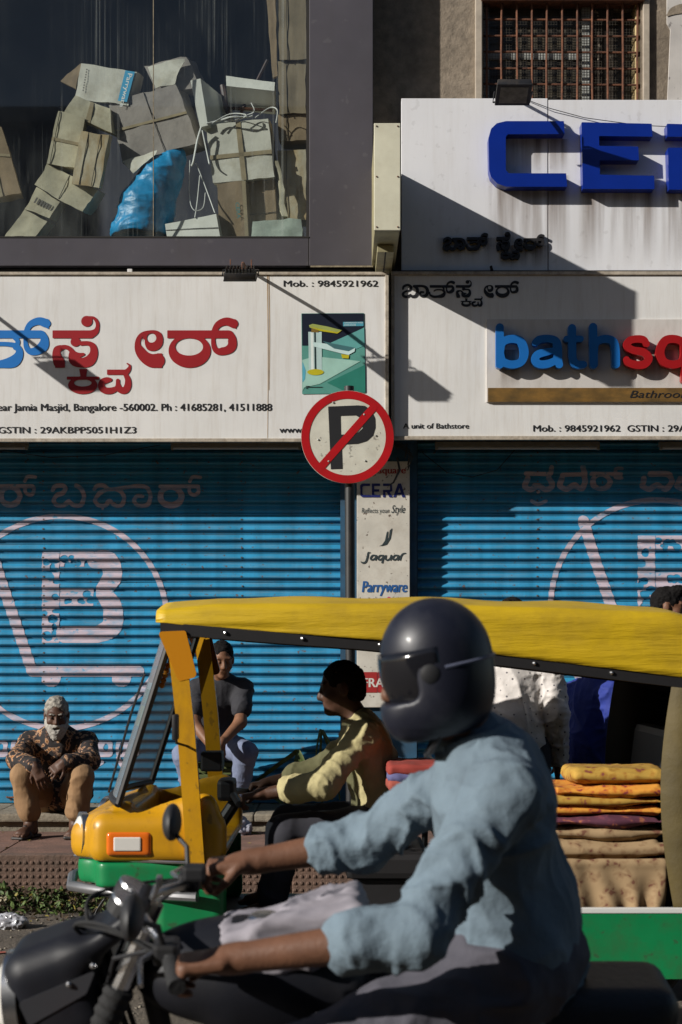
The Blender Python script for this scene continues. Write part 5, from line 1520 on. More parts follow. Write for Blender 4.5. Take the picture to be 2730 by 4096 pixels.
def hand_sdf(F_, W, d, n, side=1, curl=0.5, s=1.0, spread=1.0, thumb=0.6, k=0.003):
    """W wrist, d pointing along the palm, n out of the back of the hand; side +1 puts the thumb at d x n"""
    d = nrm(d); n = nrm(Vector(n) - d * Vector(n).dot(d)); l = d.cross(n) * side
    W = Vector(W)
    R = [list(l), list(d), list(n)]
    F_.box(W + d * 0.050 * s, (0.040 * s, 0.050 * s, 0.0145 * s), R, 0.012 * s, 0.012)
    F_.cap(W - d * 0.02 * s, W + d * 0.03 * s, 0.026 * s, 0.024 * s, 0.015)
    ln = (0.074, 0.082, 0.076, 0.060)
    for i in range(4):
        p = W + d * (0.094 - 0.006 * abs(i - 1.2)) * s + l * (0.033 - 0.0225 * i) * s * spread
        a = 0.25 * curl
        for j, q in enumerate((0.46, 0.30, 0.24)):
            a += curl * (0.75 if j == 0 else 0.9)
            dd = d * math.cos(a) - n * math.sin(a) + l * (0.09 - 0.06 * i) * spread * math.cos(a)
            e_ = p + dd * ln[i] * q * s
            F_.cap(p, e_, (0.0092 - 0.0007 * j) * s, (0.0086 - 0.0008 * j) * s, k)
            p = e_
    p = W + d * 0.022 * s + l * 0.030 * s
    dd = nrm(l * (0.9 - thumb * 0.5) + d * 0.75 - n * thumb * 0.7)
    e_ = p + dd * 0.046 * s; F_.cap(p, e_, 0.0125 * s, 0.0105 * s, k)
    dd = nrm(dd + d * 0.5 - n * 0.35 * thumb - l * 0.35)
    F_.cap(e_, e_ + dd * 0.034 * s, 0.0105 * s, 0.0085 * s, k)

def foot_sdf(F_, A, d, s=1.0, toes=True, rr=1.0):
    """A ankle (about 7 cm over the sole), d towards the toes (horizontal)"""
    d = nrm((d[0], d[1], 0)); r = d.cross(V(0, 0, 1)); A = Vector(A)
    F_.cap(A + V(0, 0, 0.02), A - d * 0.03 * s + V(0, 0, -0.042 * s), 0.036 * s * rr, 0.030 * s * rr, 0.03)
    F_.cap(A + d * 0.02 * s + V(0, 0, -0.02 * s), A + d * 0.13 * s + V(0, 0, -0.048 * s), 0.036 * s * rr, 0.026 * s * rr, 0.03)
    F_.cap(A - d * 0.03 * s + V(0, 0, -0.046 * s), A + d * 0.13 * s + r * 0.02 * s + V(0, 0, -0.05 * s), 0.026 * s * rr, 0.024 * s * rr, 0.02)
    F_.cap(A + d * 0.02 * s - r * 0.01 * s + V(0, 0, -0.046 * s), A + d * 0.12 * s - r * 0.025 * s + V(0, 0, -0.05 * s), 0.026 * s * rr, 0.022 * s * rr, 0.02)
    if toes:
        for i, (o, L_) in enumerate(((-0.034, 0.165), (-0.014, 0.172), (0.004, 0.166), (0.020, 0.156), (0.036, 0.142))):
            F_.cap(A + d * 0.12 * s + r * o * s + V(0, 0, -0.052 * s), A + d * L_ * s + r * o * 1.1 * s + V(0, 0, -0.058 * s), 0.012 * s, 0.0115 * s, 0.004)

def bounds_of(J, pad=0.22):
    pts = np.array([list(v) for k, v in J.items() if isinstance(v, Vector) and k not in ('hf', 'hu', 'front')])
    return pts.min(0) - pad, pts.max(0) + pad

def torso_axes(J):
    up = nrm(J['neck'] - J['pel']); r = nrm(J['sh_r'] - J['sh_l']); r = nrm(r - up * r.dot(up)); f = up.cross(r)
    hr = nrm(J['hip_r'] - J['hip_l']) if (J['hip_r'] - J['hip_l']).length > 1e-3 else r
    hr = nrm(hr - up * hr.dot(up)); hf = up.cross(hr)
    return up, r, f, hr, hf

def torso_sdf(F_, J, g=0.0, k=0.05, belly=0.0):
    up, r, f, hr, hf = torso_axes(J)
    L_ = (J['neck'] - J['pel']).length
    ch = J['pel'].lerp(J['neck'], 0.70); wa = J['pel'].lerp(J['neck'], 0.36)
    F_.ell(ch, (0.165 + g, 0.105 + g, 0.19 * L_ / 0.52 + g * 0.5), frame_rows(r, f, up), k)
    F_.ell(wa + f * belly * 0.5, (0.145 + g, 0.100 + belly + g, 0.17 * L_ / 0.52 + g), frame_rows((r + hr).normalized(), (f + hf).normalized(), up), k)
    F_.ell(J['pel'] + up * 0.02, (0.160 + g, 0.120 + g, 0.125 + g), frame_rows(hr, hf, up), k)
    for s in ('l', 'r'):
        F_.cap(J['neck'] - up * 0.045, J['sh_' + s] - up * 0.020, 0.052 + g * 0.4, 0.048 + g * 0.7, 0.05)

def arm_sdf(F_, J, s, g=0.0, t=1.0, wr=1.0):
    """t: part of the arm covered, 1 upper arm only .. 2 whole arm"""
    S, E_, W = J['sh_' + s], J['el_' + s], J['wr_' + s]
    if t <= 1:
        F_.cap(S - V(0, 0, 0.022), S.lerp(E_, t), 0.048 + g * 0.8, 0.048 + g + (0.043 - 0.048) * t + 0.006 * (g > 0), 0.05)
    else:
        F_.cap(S - V(0, 0, 0.022), E_, 0.048 + g * 0.8, 0.042 + g, 0.05)
        q = t - 1
        F_.cap(E_, E_.lerp(W, q), 0.043 + g, 0.043 + g + (0.028 * wr - 0.043) * q, 0.025)

def leg_sdf(F_, J, s, g=0.0, t=2.0, flare=0.0):
    H, K, A = J['hip_' + s], J['kn_' + s], J['an_' + s]
    F_.cap(H, K, 0.090 + g, 0.062 + g, 0.04)
    q = t - 1
    F_.cap(K, K.lerp(A, q), 0.060 + g, 0.060 + g + (0.040 - 0.060) * q + flare, 0.03)

def person(label, J, skin, h=0.0065, base=None, group=None, hands=None, feet=True, hs=1.0, ears=True):
    lo, hi = bounds_of(J)
    base = Vector(base) if base is not None else V((lo[0] + hi[0]) / 2, (lo[1] + hi[1]) / 2, min(J['an_l'].z, J['an_r'].z) - 0.07)
    root = empty('person', tuple(base), label=label, cat='person', group=group)
    F_ = Sdf(lo, hi, h)
    torso_sdf(F_, J)
    for s in ('l', 'r'):
        arm_sdf(F_, J, s, 0, 2.0); leg_sdf(F_, J, s)
        if feet: foot_sdf(F_, J['an_' + s], J['toe_' + s])
    F_.cap(J['neck'] - nrm(J['neck'] - J['pel']) * 0.03, J['head'] - nrm(J['hu']) * 0.06 - nrm(J['hf']) * 0.02, 0.060, 0.054, 0.03)
    at, R = head_sdf(F_, J['head'], J['hf'], J['hu'], hs, ears)
    if hands:
        for s in ('l', 'r'):
            if s in hands: hand_sdf(F_, J['wr_' + s], **hands[s])
    mesh_obj('body', F_.mesh('body'), skin, root)
    return root, at, R, lo, hi

def garment(name, root, lo, hi, fn, m, h=0.0075, amp=0.006, f=9.0, seed=1, cuts=(), stretch=(1, 1, 0.45), J=None):
    F_ = Sdf(lo, hi, h)
    fn(F_)
    for p, n in cuts: F_.cut(p, n)
    return mesh_obj(name, F_.mesh(name, limb_folds(dress_segs(J), amp * 1.5, seed) if J else cloth_folds(amp, f, seed, stretch)), m, root)

def hair_obj(root, at, R, m, s=1.0, style='short', h=0.005, seed=2, name='hair'):
    c = np.array(at(0, 0, 0)); F_ = Sdf(c - 0.2, c + 0.2, h)
    F_.ell(at(0, -0.016, 0.044), (0.081 * s, 0.101 * s, 0.089 * s), R, 0.01)
    F_.ell(at(0, -0.055, -0.015), (0.070 * s, 0.060 * s, 0.075 * s), R, 0.03)
    if style == 'quiff': F_.ell(at(0, 0.055, 0.112), (0.062 * s, 0.048 * s, 0.034 * s), R, 0.03)
    F_.ell(at(0, 0.122, -0.012), (0.076 * s, 0.090 * s, 0.104 * s), R, 0.01, 'sub')
    F_.ell(at(0, 0.0, -0.115), (0.16 * s, 0.16 * s, 0.06 * s), R, 0.01, 'sub')
    for k in (-1, 1): F_.ell(at(k * 0.09, 0.0, -0.012), (0.030 * s, 0.034 * s, 0.040 * s), R, 0.006, 'sub')
    return mesh_obj(name, F_.mesh(name, lambda co: 0.0045 * vnoise(co * 80, seed) + 0.004 * vnoise(co * 34, seed + 1)), m, root)

def skin_mat(name, col): return mat(name, col, 0.55, var=0.3, vscale=14, bump=0.0012, bscale=90, spec=0.35)
SK_D = skin_mat('dark brown skin', (0.085, 0.040, 0.024))
SK_M = skin_mat('brown skin', (0.20, 0.095, 0.052))
SK_N = skin_mat('warm brown skin', (0.15, 0.068, 0.038))
HAIR_B = mat('black hair', (0.006, 0.005, 0.005), 0.8, spec=0.15, bump=0.004, bscale=150, var=0.5, vscale=60)
HAIR_G = mat('grey hair', (0.36, 0.33, 0.28), 0.8, bump=0.006, bscale=150, var=0.55, vscale=38, var_col=(0.09, 0.08, 0.07))
BEARD = mat('white beard', (0.40, 0.375, 0.335), 0.85, bump=0.005, bscale=170, var=0.4, vscale=50)
M_eye = mat('dark eye', (0.01, 0.008, 0.007), 0.2)
M_eyew = mat('eye white', (0.35, 0.31, 0.27), 0.3)

def floral():
    m = bpy.data.materials.new('dark floral shirt cloth'); m.use_nodes = True
    nt = m.node_tree; N = nt.nodes; L = nt.links; b_ = N['Principled BSDF']; b_.inputs['Roughness'].default_value = 0.85
    geo = N.new('ShaderNodeNewGeometry')
    v = N.new('ShaderNodeTexVoronoi'); v.inputs['Scale'].default_value = 22; v.inputs['Randomness'].default_value = 1.0
    n0 = N.new('ShaderNodeTexNoise'); n0.inputs['Scale'].default_value = 14; n0.inputs['Detail'].default_value = 4
    L.new(geo.outputs['Position'], n0.inputs['Vector'])
    mixv = N.new('ShaderNodeMix'); mixv.data_type = 'VECTOR'; mixv.inputs[0].default_value = 0.12
    L.new(geo.outputs['Position'], mixv.inputs[4]); L.new(n0.outputs['Color'], mixv.inputs[5])
    L.new(mixv.outputs[1], v.inputs['Vector'])
    n1 = N.new('ShaderNodeTexNoise'); n1.inputs['Scale'].default_value = 26; n1.inputs['Detail'].default_value = 3
    L.new(geo.outputs['Position'], n1.inputs['Vector'])
    r = N.new('ShaderNodeValToRGB'); e = r.color_ramp.elements
    e[0].position = 0.58; e[0].color = (0.012, 0.009, 0.009, 1); e[1].position = 0.62; e[1].color = (0.13, 0.06, 0.035, 1)
    e2 = r.color_ramp.elements.new(0.66); e2.color = (0.36, 0.24, 0.15, 1); e3 = r.color_ramp.elements.new(0.70); e3.color = (0.36, 0.14, 0.03, 1)
    e4 = r.color_ramp.elements.new(0.74); e4.color = (0.02, 0.014, 0.012, 1)
    add = N.new('ShaderNodeMath'); add.operation = 'ADD'; L.new(n1.outputs[0], add.inputs[0])
    sc = N.new('ShaderNodeMath'); sc.operation = 'MULTIPLY'; sc.inputs[1].default_value = 0.16; L.new(v.outputs['Distance'], sc.inputs[0]); L.new(sc.outputs[0], add.inputs[1])
    L.new(add.outputs[0], r.inputs[0]); L.new(r.outputs[0], b_.inputs['Base Color'])
    return m
M_floral = floral()
M_khaki = mat('tan trousers', (0.25, 0.145, 0.068), 0.85, var=0.2, vscale=8, bump=0.004, bscale=26, bstretch=(1, 1, 0.3))
M_char = mat('charcoal tee', (0.020, 0.020, 0.026), 0.85, var=0.25, vscale=9, bump=0.003, bscale=30)
M_jean = mat('blue jeans', (0.16, 0.19, 0.29), 0.9, var=0.35, vscale=10, bump=0.004, bscale=34, bstretch=(1, 1, 0.4))
M_jeand = mat('dark trousers', (0.03, 0.03, 0.04), 0.9, var=0.3, vscale=10)
M_navy = mat('royal blue polo', (0.012, 0.028, 0.22), 0.8, var=0.2, vscale=9, bump=0.003, bscale=24)
M_shoe = mat('dark sandal', (0.025, 0.020, 0.018), 0.6, var=0.3, vscale=20)
M_shoew = mat('pale shoe', (0.45, 0.44, 0.43), 0.6, var=0.2, vscale=20)

# --- old man sitting on the ledge
def oldman():
    Y0 = 10.42
    J = dict(
        pel=V(*P(235, 3170, 10.50)) , neck=P(228, 2925, 10.36), head=P(227, 2862, 10.27), hf=V(0.16, -1.0, -0.22), hu=V(0.02, -0.15, 1),
        sh_l=P(348, 2958, 10.38), el_l=P(362, 3045, 10.12), wr_l=P(256, 3050, 9.93),
        sh_r=P(118, 2958, 10.38), el_r=P(66, 3040, 10.10), wr_r=P(142, 3068, 9.90),
        hip_l=P(285, 3172, 10.45), kn_l=P(326, 3108, 9.98), an_l=P(304, 3288, 10.02), toe_l=V(-0.05, -1, 0),
        hip_r=P(185, 3172, 10.45), kn_r=P(92, 3105, 9.96), an_r=P(124, 3290, 9.98), toe_r=V(-0.32, -0.9, 0))
    J['pel'].z = Z_LEDGE + 0.13; J['hip_l'].z = Z_LEDGE + 0.10; J['hip_r'].z = Z_LEDGE + 0.10
    J['an_l'].z = Z_PAVE + 0.078; J['an_r'].z = Z_PAVE + 0.085
    hands = dict(l=dict(d=V(-0.75, -0.25, -0.62), n=V(-0.15, -0.85, 0.45), side=-1, curl=0.35, thumb=0.5), r=dict(d=V(0.45, -0.2, -0.85), n=V(0.1, -0.9, 0.2), side=1, curl=0.35, thumb=0.5))
    root, at, R, lo, hi = person('old man with grey hair and white beard in dark floral shirt sitting on the ledge', J, SK_D, hands=hands, base=(J['pel'].x, 10.3, Z_PAVE))
    def shirt(F_):
        torso_sdf(F_, J, 0.022, 0.05)
        for s in ('l', 'r'): arm_sdf(F_, J, s, 0.022, 1.86, 1.15)
        F_.cap(J['pel'] + V(-0.1, -0.08, 0.02), J['pel'] + V(0.12, -0.08, 0.0), 0.13, None, 0.05)
        F_.cap(J['neck'] + V(-0.04, 0.0, -0.01), J['neck'] + V(0.04, 0.0, -0.01), 0.062, None, 0.03)
        F_.ell(J['neck'] + V(0.0, -0.10, 0.01), (0.030, 0.07, 0.085), None, 0.01, 'sub')
    garment('shirt', root, lo, hi, shirt, M_floral, amp=0.007, seed=4, J=J)
    def trousers(F_):
        F_.ell(J['pel'] + V(0, 0.0, -0.02), (0.19, 0.15, 0.13), None, 0.05)
        for s in ('l', 'r'): leg_sdf(F_, J, s, 0.020, 1.72, 0.012)
    garment('trousers', root, lo, hi, trousers, M_khaki, amp=0.006, seed=9, J=J)
    hair_obj(root, at, R, HAIR_G)
    c = np.array(at(0, 0, 0)); F_ = Sdf(c - 0.2, c + 0.2, 0.005)
    F_.ell(at(0, 0.034, -0.068), (0.071, 0.074, 0.078), R, 0.01); F_.ell(at(0, 0.066, -0.125), (0.040, 0.038, 0.040), R, 0.03)
    for k in (-1, 1): F_.cap(at(k * 0.070, 0.0, -0.005), at(k * 0.062, 0.03, -0.06), 0.012, 0.02, 0.015)
    F_.ell(at(0, 0.09, 0.005), (0.056, 0.08, 0.058), R, 0.012, 'sub'); F_.ell(at(0, 0.108, -0.068), (0.024, 0.03, 0.010), R, 0.006, 'sub')
    F_.cap(at(-0.034, 0.088, -0.058), at(0, 0.104, -0.047), 0.007, 0.011, 0.008); F_.cap(at(0.034, 0.088, -0.058), at(0, 0.104, -0.047), 0.007, 0.011, 0.008)
    mesh_obj('beard', F_.mesh('beard', lambda co: 0.004 * vnoise(co * 90, 3)), BEARD, root)
    for k in (-1, 1):
        B().sph(tuple(at(k * 0.031, 0.0885, 0.004)), 0.0075, 10, 8).obj('eye', M_eye, root)
        bb = B(); bb.tube([at(k * 0.014, 0.094, 0.026), at(k * 0.034, 0.095, 0.032), at(k * 0.052, 0.082, 0.026)], [0.005, 0.006, 0.004], 6); bb.obj('eyebrow', HAIR_G, root)
    bb = B(); bb.tube([J['wr_l'] + V(0.018 * math.cos(t), 0.022 * math.sin(t) - 0.0, 0.034 * math.sin(t + 0.6)) for t in np.linspace(0, 2 * math.pi, 15)], 0.003, 6); bb.obj('bracelet', mat('steel bracelet', (0.6, 0.58, 0.55), 0.25, metal=1.0), root)
    # sandals
    for s in ('l', 'r'):
        A = J['an_' + s]; d = nrm((J['toe_' + s].x, J['toe_' + s].y, 0)); r = d.cross(V(0, 0, 1))
        lo2, hi2 = np.array(A) - 0.25, np.array(A) + 0.25
        F_ = Sdf(lo2, hi2, 0.006)
        z = Z_PAVE + 0.011 - A.z
        F_.box(A + d * 0.055 + V(0, 0, z), (0.046, 0.125, 0.011), [list(r), list(d), [0, 0, 1]], 0.01, 0.005)
        if s == 'r':
            F_.cap(A + d * 0.075 - r * 0.05 + V(0, 0, z + 0.01), A + d * 0.07 + V(0, 0, z + 0.062), 0.014, None, 0.01); F_.cap(A + d * 0.075 + r * 0.05 + V(0, 0, z + 0.01), A + d * 0.07 + V(0, 0, z + 0.062), 0.014, None, 0.01)
        mesh_obj('sandal', F_.mesh('sandal'), M_shoe, root)
oldman()

# --- man perched on crates, arms hanging between his knees
def percher():
    J = dict(pel=P(850, 2975, 10.72), neck=P(880, 2712, 10.52), head=P(888, 2640, 10.42), hf=V(0.25, -1, -0.25), hu=V(0.05, -0.2, 1),
             sh_l=P(975, 2745, 10.52), el_l=P(962, 2890, 10.36), wr_l=P(884, 2975, 10.20), sh_r=P(785, 2752, 10.52), el_r=P(778, 2895, 10.34), wr_r=P(850, 2990, 10.17),
             hip_l=P(905, 2985, 10.70), kn_l=P(985, 3012, 10.40), an_l=P(950, 3218, 10.52), toe_l=V(-0.35, -1, 0),
             hip_r=P(800, 2985, 10.70), kn_r=P(738, 3020, 10.36), an_r=P(772, 3225, 10.50), toe_r=V(-0.3, -1, 0))
    J['an_l'].z = Z_LEDGE + 0.085; J['an_r'].z = Z_LEDGE + 0.085
    hands = dict(l=dict(d=V(-0.35, -0.25, -0.9), n=V(0.3, -0.9, 0.1), side=-1, curl=0.3), r=dict(d=V(0.0, -0.3, -1), n=V(-0.5, -0.8, 0.1), side=1, curl=0.3))
    root, at, R, lo, hi = person('man in charcoal T-shirt and jeans perched on crates before the left shutter', J, SK_M, hands=hands)
    def tee(F_):
        torso_sdf(F_, J, 0.018, 0.05)
        for s in ('l', 'r'): arm_sdf(F_, J, s, 0.022, 0.62)
    garment('t_shirt', root, lo, hi, tee, M_char, amp=0.006, seed=14, J=J)
    def jeans(F_):
        F_.ell(J['pel'] + V(0, 0, -0.02), (0.18, 0.145, 0.12), None, 0.05)
        for s in ('l', 'r'): leg_sdf(F_, J, s, 0.016, 1.92, 0.012)
    garment('jeans', root, lo, hi, jeans, M_jean, amp=0.006, seed=19, J=J)
    hair_obj(root, at, R, HAIR_B)
    for s in ('l', 'r'):
        A = J['an_' + s]; F_ = Sdf(np.array(A) - 0.22, np.array(A) + 0.22, 0.006)
        foot_sdf(F_, A, J['toe_' + s], 1.0, False, 1.22)
        F_.cut(A + V(0, 0, 0.02), (0, 0, 1))
        mesh_obj('shoe', F_.mesh('shoe'), M_shoe, root)
    return J
JP = percher()
# the crates under him
M_crate = mat('green plastic crate', (0.10, 0.13, 0.035), 0.6, var=0.3, vscale=9, dirt=0.5)
def crate(c, w, d, hgt, label):
    root = empty('crate', tuple(c), label=label, cat='crate', group='crates under the perched man')
    n = 4
    for k in range(n):
        z = c[2] + hgt * (k + 0.5) / n
        for y, nm in ((c[1] - d / 2, 'slat'), (c[1] + d / 2, 'slat')):
            B().box((c[0], y, z), (w, 0.014, hgt / n * 0.68), 0.003).obj(nm, M_crate, root)
        for x in (c[0] - w / 2 + 0.007, c[0] + w / 2 - 0.007):
            B().box((x, c[1], z), (0.014, d - 0.016, hgt / n * 0.68), 0.003).obj('slat', M_crate, root)
    for x in (-1, 1):
        for y in (-1, 1):
            B().box((c[0] + x * (w / 2 - 0.02), c[1] + y * (d / 2 - 0.02), c[2] + hgt / 2), (0.024, 0.024, hgt - 0.004), 0.003).obj('corner_post', M_crate, root)
    B().box((c[0], c[1], c[2] + 0.008), (w - 0.03, d - 0.03, 0.012), 0.002).obj('floor', M_crate, root)
seat_z = JP['pel'].z - 0.115
hc = (seat_z - Z_LEDGE) / 2
crate((JP['pel'].x, 10.74, Z_LEDGE + 0.002), 0.46, 0.34, hc - 0.004, 'lower green slatted crate under the perched man')
crate((JP['pel'].x + 0.01, 10.75, Z_LEDGE + hc), 0.46, 0.34, hc - 0.004, 'upper green slatted crate the perched man sits on')

# --- standing men on the right
def standing(label, px, Y, ground, H, face, skin, shirt_m, trouser_m, sleeve, neck_lean=0.0, arms=None, style='short', head_px=None, seed=30, tuck=0.0, dots=False):
    c = P(px, 0, Y); f = nrm((face[0], face[1], 0)); r = f.cross(V(0, 0, 1)); s = H / 1.70
    at0 = lambda a, b_, z: V(c.x, Y, ground) + r * a * s + f * b_ * s + V(0, 0, z * s)
    J = dict(pel=at0(0, 0, 0.94), neck=at0(0, 0.03 + neck_lean, 1.43), head=at0(0, 0.06 + neck_lean * 1.5, 1.555), hf=f + V(0, 0, -0.08), hu=V(0, 0, 1) + f * 0.1,
             hip_l=at0(-0.095, 0, 0.90), kn_l=at0(-0.11, 0.03, 0.49), an_l=at0(-0.11, -0.02, 0.085), toe_l=f - r * 0.2,
             hip_r=at0(0.095, 0, 0.90), kn_r=at0(0.11, 0.05, 0.49), an_r=at0(0.12, 0.03, 0.085), toe_r=f + r * 0.2,
             sh_l=at0(-0.185, 0.0, 1.385), sh_r=at0(0.185, 0.0, 1.385))
    a = arms or dict(el_l=(-0.27, -0.02, 1.10), wr_l=(-0.26, 0.10, 0.86), el_r=(0.27, -0.02, 1.10), wr_r=(0.26, 0.10, 0.86))
    for k, v in a.items(): J[k] = at0(*v)
    hands = {q: dict(d=J['wr_' + q] - J['el_' + q], n=(-r if q == 'l' else r), side=(1 if q == 'l' else -1), curl=0.4) for q in ('l', 'r')}
    root, at, R, lo, hi = person(label, J, skin, h=0.009, hands=hands, base=(c.x, Y, ground))
    def shirt(F_):
        torso_sdf(F_, J, 0.022, 0.06)
        F_.cap(J['pel'] + V(0, 0, 0.10), J['pel'] + V(0, 0, -0.10), 0.160, 0.168, 0.05)
        for q in ('l', 'r'): arm_sdf(F_, J, q, 0.020, sleeve, 1.3)
        F_.cap(J['neck'] - V(0, 0, 0.03), J['neck'] + V(0, 0, 0.012), 0.070, 0.064, 0.03)
    garment('shirt', root, lo, hi, shirt, shirt_m, amp=0.012, seed=seed, cuts=[(J['pel'] + V(0, 0, -0.13), (0, 0, -1))], J=J)
    def trous(F_):
        F_.ell(J['pel'], (0.175, 0.135, 0.14), frame_rows(r, f, V(0, 0, 1)), 0.05)
        for q in ('l', 'r'): leg_sdf(F_, J, q, 0.02, 1.95, 0.02)
    garment('trousers', root, lo, hi, trous, trouser_m, amp=0.006, seed=seed + 3, h=0.009, J=J)
    hair_obj(root, at, R, HAIR_B, style=style)
    for q in ('l', 'r'):
        A = J['an_' + q]; F_ = Sdf(np.array(A) - 0.24, np.array(A) + 0.24, 0.008)
        foot_sdf(F_, A, J['toe_' + q], 1.0, False, 1.2); F_.cut(A + V(0, 0, 0.02), (0, 0, 1))
        mesh_obj('shoe', F_.mesh('shoe'), M_shoe, root)
    return root, J
def dotted():
    m = bpy.data.materials.new('white dotted shirt cloth'); m.use_nodes = True
    nt = m.node_tree; N = nt.nodes; L = nt.links; b_ = N['Principled BSDF']; b_.inputs['Roughness'].default_value = 0.8
    geo = N.new('ShaderNodeNewGeometry'); mp = N.new('ShaderNodeMapping'); mp.inputs['Rotation'].default_value = (0.0, 0.785, 0.0); mp.inputs['Scale'].default_value = (1, 0.001, 1)
    L.new(geo.outputs['Position'], mp.inputs[0])
    v = N.new('ShaderNodeTexVoronoi'); v.inputs['Scale'].default_value = 22; v.inputs['Randomness'].default_value = 0.1
    L.new(mp.outputs[0], v.inputs['Vector'])
    r = N.new('ShaderNodeMapRange'); r.inputs['From Min'].default_value = 0.125; r.inputs['From Max'].default_value = 0.165
    L.new(v.outputs['Distance'], r.inputs['Value'])
    mx = N.new('ShaderNodeMix'); mx.data_type = 'RGBA'; mx.inputs[6].default_value = (0.10, 0.09, 0.10, 1); mx.inputs[7].default_value = (0.62, 0.58, 0.55, 1)
    L.new(r.outputs[0], mx.inputs[0]); L.new(mx.outputs[2], b_.inputs['Base Color'])
    n = N.new('ShaderNodeTexNoise'); n.inputs['Scale'].default_value = 18; n.inputs['Detail'].default_value = 4; L.new(geo.outputs['Position'], n.inputs['Vector'])
    bp = N.new('ShaderNodeBump'); bp.inputs['Distance'].default_value = 0.006; L.new(n.outputs[0], bp.inputs['Height']); L.new(bp.outputs[0], b_.inputs['Normal'])
    return m
G_MEN = 'men standing by the right shutter'
standing('man in loose white dotted shirt seen from behind, standing by the right shutter', 2050, 8.25, 0.0, 1.86, (0.15, 1), SK_N, dotted(), M_jeand, 1.9,
         arms=dict(el_l=(-0.34, 0.02, 1.12), wr_l=(-0.50, 0.14, 1.13), el_r=(0.225, -0.02, 1.09), wr_r=(0.225, 0.08, 0.83)), seed=31)
rb, JB = standing('man in royal blue polo shirt with white sleeve stripes, his head behind the canopy', 2378, 8.45, 0.0, 1.62, (0.85, 0.42), SK_N, M_navy, M_jeand, 0.9,
         arms=dict(el_l=(-0.23, -0.06, 1.10), wr_l=(-0.22, 0.08, 0.90), el_r=(0.24, 0.02, 1.10), wr_r=(0.22, 0.16, 0.92)), seed=41)
E1 = JB['sh_r'].lerp(JB['el_r'], 0.72)
for dx in (-0.02, 0.03):
    B().box((E1.x + dx, E1.y - 0.082, E1.z - 0.005), (0.011, 0.012, 0.06), 0.002).obj('white_stripe', M_wht, rb)
standing('dark haired man whose head shows over the rickshaw canopy near the right edge', 2640, 9.45, Z_PAVE, 1.655, (0.85, -0.3), SK_N, M_char, M_jeand, 1.0, seed=51, style='quiff')
# ------------------------------------------------------------------ auto rickshaw passing from right to left
RYC, RHW = 7.10, 0.62
YN, YF = RYC - RHW, RYC + RHW
RK = empty('auto_rickshaw', (0.2, RYC, 0), label='yellow and green auto rickshaw with yellow canopy passing along the road', cat='auto rickshaw')
M_yel = mat('yellow canopy vinyl', (0.52, 0.34, 0.006), 0.48, var=0.14, vscale=3, bump=0.010, bscale=5, bstretch=(0.5, 1, 5), dirt=0.5, dirt_col=(0.22, 0.14, 0.02), dscale=3, rvar=0.1)
M_yelp = mat('yellow body paint', (0.56, 0.28, 0.006), 0.38, var=0.15, vscale=3, coat=0.15, dirt=0.7, dirt_col=(0.20, 0.10, 0.02), dscale=6, dstretch=(1, 1, 0.5), speck=0.5, speck_scale=22, speck_col=(0.10, 0.06, 0.02), rvar=0.12)
M_grn = mat('green body paint', (0.004, 0.19, 0.06), 0.35, var=0.15, vscale=4, coat=0.12, dirt=0.6, dirt_col=(0.05, 0.07, 0.03), dscale=6, speck=0.5, speck_scale=24, speck_col=(0.04, 0.05, 0.03), rvar=0.12)
M_blkv = mat('black vinyl', (0.012, 0.011, 0.012), 0.55, var=0.3, vscale=8)
M_rub = mat('tyre rubber', (0.016, 0.016, 0.017), 0.85, var=0.4, vscale=20, bump=0.003, bscale=60)
M_chr = mat('dull chrome', (0.55, 0.55, 0.56), 0.28, metal=1.0, rvar=0.1)
M_stl = mat('grey bumper steel', (0.22, 0.22, 0.23), 0.4, metal=0.6, var=0.3, vscale=9)
def tri(x, xs, ys): return float(np.interp(x, xs, ys))
zb_f = lambda x: tri(x, [-0.80, -0.5, 0.146, 0.686, 1.474, 1.70], [1.655, 1.628, 1.580, 1.515, 1.418, 1.36])
zt_f = lambda x: tri(x, [-0.80, -0.55, 0.3, 1.0, 1.45, 1.62, 1.70], [1.705, 1.735, 1.735, 1.715, 1.695, 1.64, 1.56])
secs = []
for x in np.linspace(-0.80, 1.70, 56):
    zb_, zt_ = zb_f(x), zt_f(x); cr = 0.045
    pts = []
    sag = 0.006 * math.cos((x + 0.8) * 2 * math.pi / 0.62)
    for t in np.linspace(0, 1, 9):
        z = zb_ + (zt_ - 0.05 - zb_) * t
        w = 0.006 * mnoise.noise(V(x * 1.6, z * 26, 1.0)) * (1 - t) * 2 + 0.003 * mnoise.noise(V(x * 5, z * 40, 4.0))
        pts.append((YN - 0.012 * (1 - t) + w, z))
    for a in np.linspace(0.2, 1.0, 6):
        th = a * math.pi / 2
        pts.append((YN + 0.05 * (1 - math.cos(th)), zt_ - 0.05 + 0.05 * math.sin(th)))
    for t in np.linspace(0.1, 0.9, 9):
        pts.append((YN + 0.05 + (2 * RHW - 0.10) * t, zt_ + (cr + sag) * math.sin(math.pi * t)))
    half = [(2 * RYC - p[0], p[1]) for p in pts[:15]][::-1]
    secs.append([V(x, p[0], p[1]) for p in pts + half])
bb = B(); bb.loft(secs)
o = bb.obj('canopy', M_yel, RK, smooth=True)
md = o.modifiers.new('thick', 'SOLIDIFY'); md.thickness = 0.006; md.offset = 1
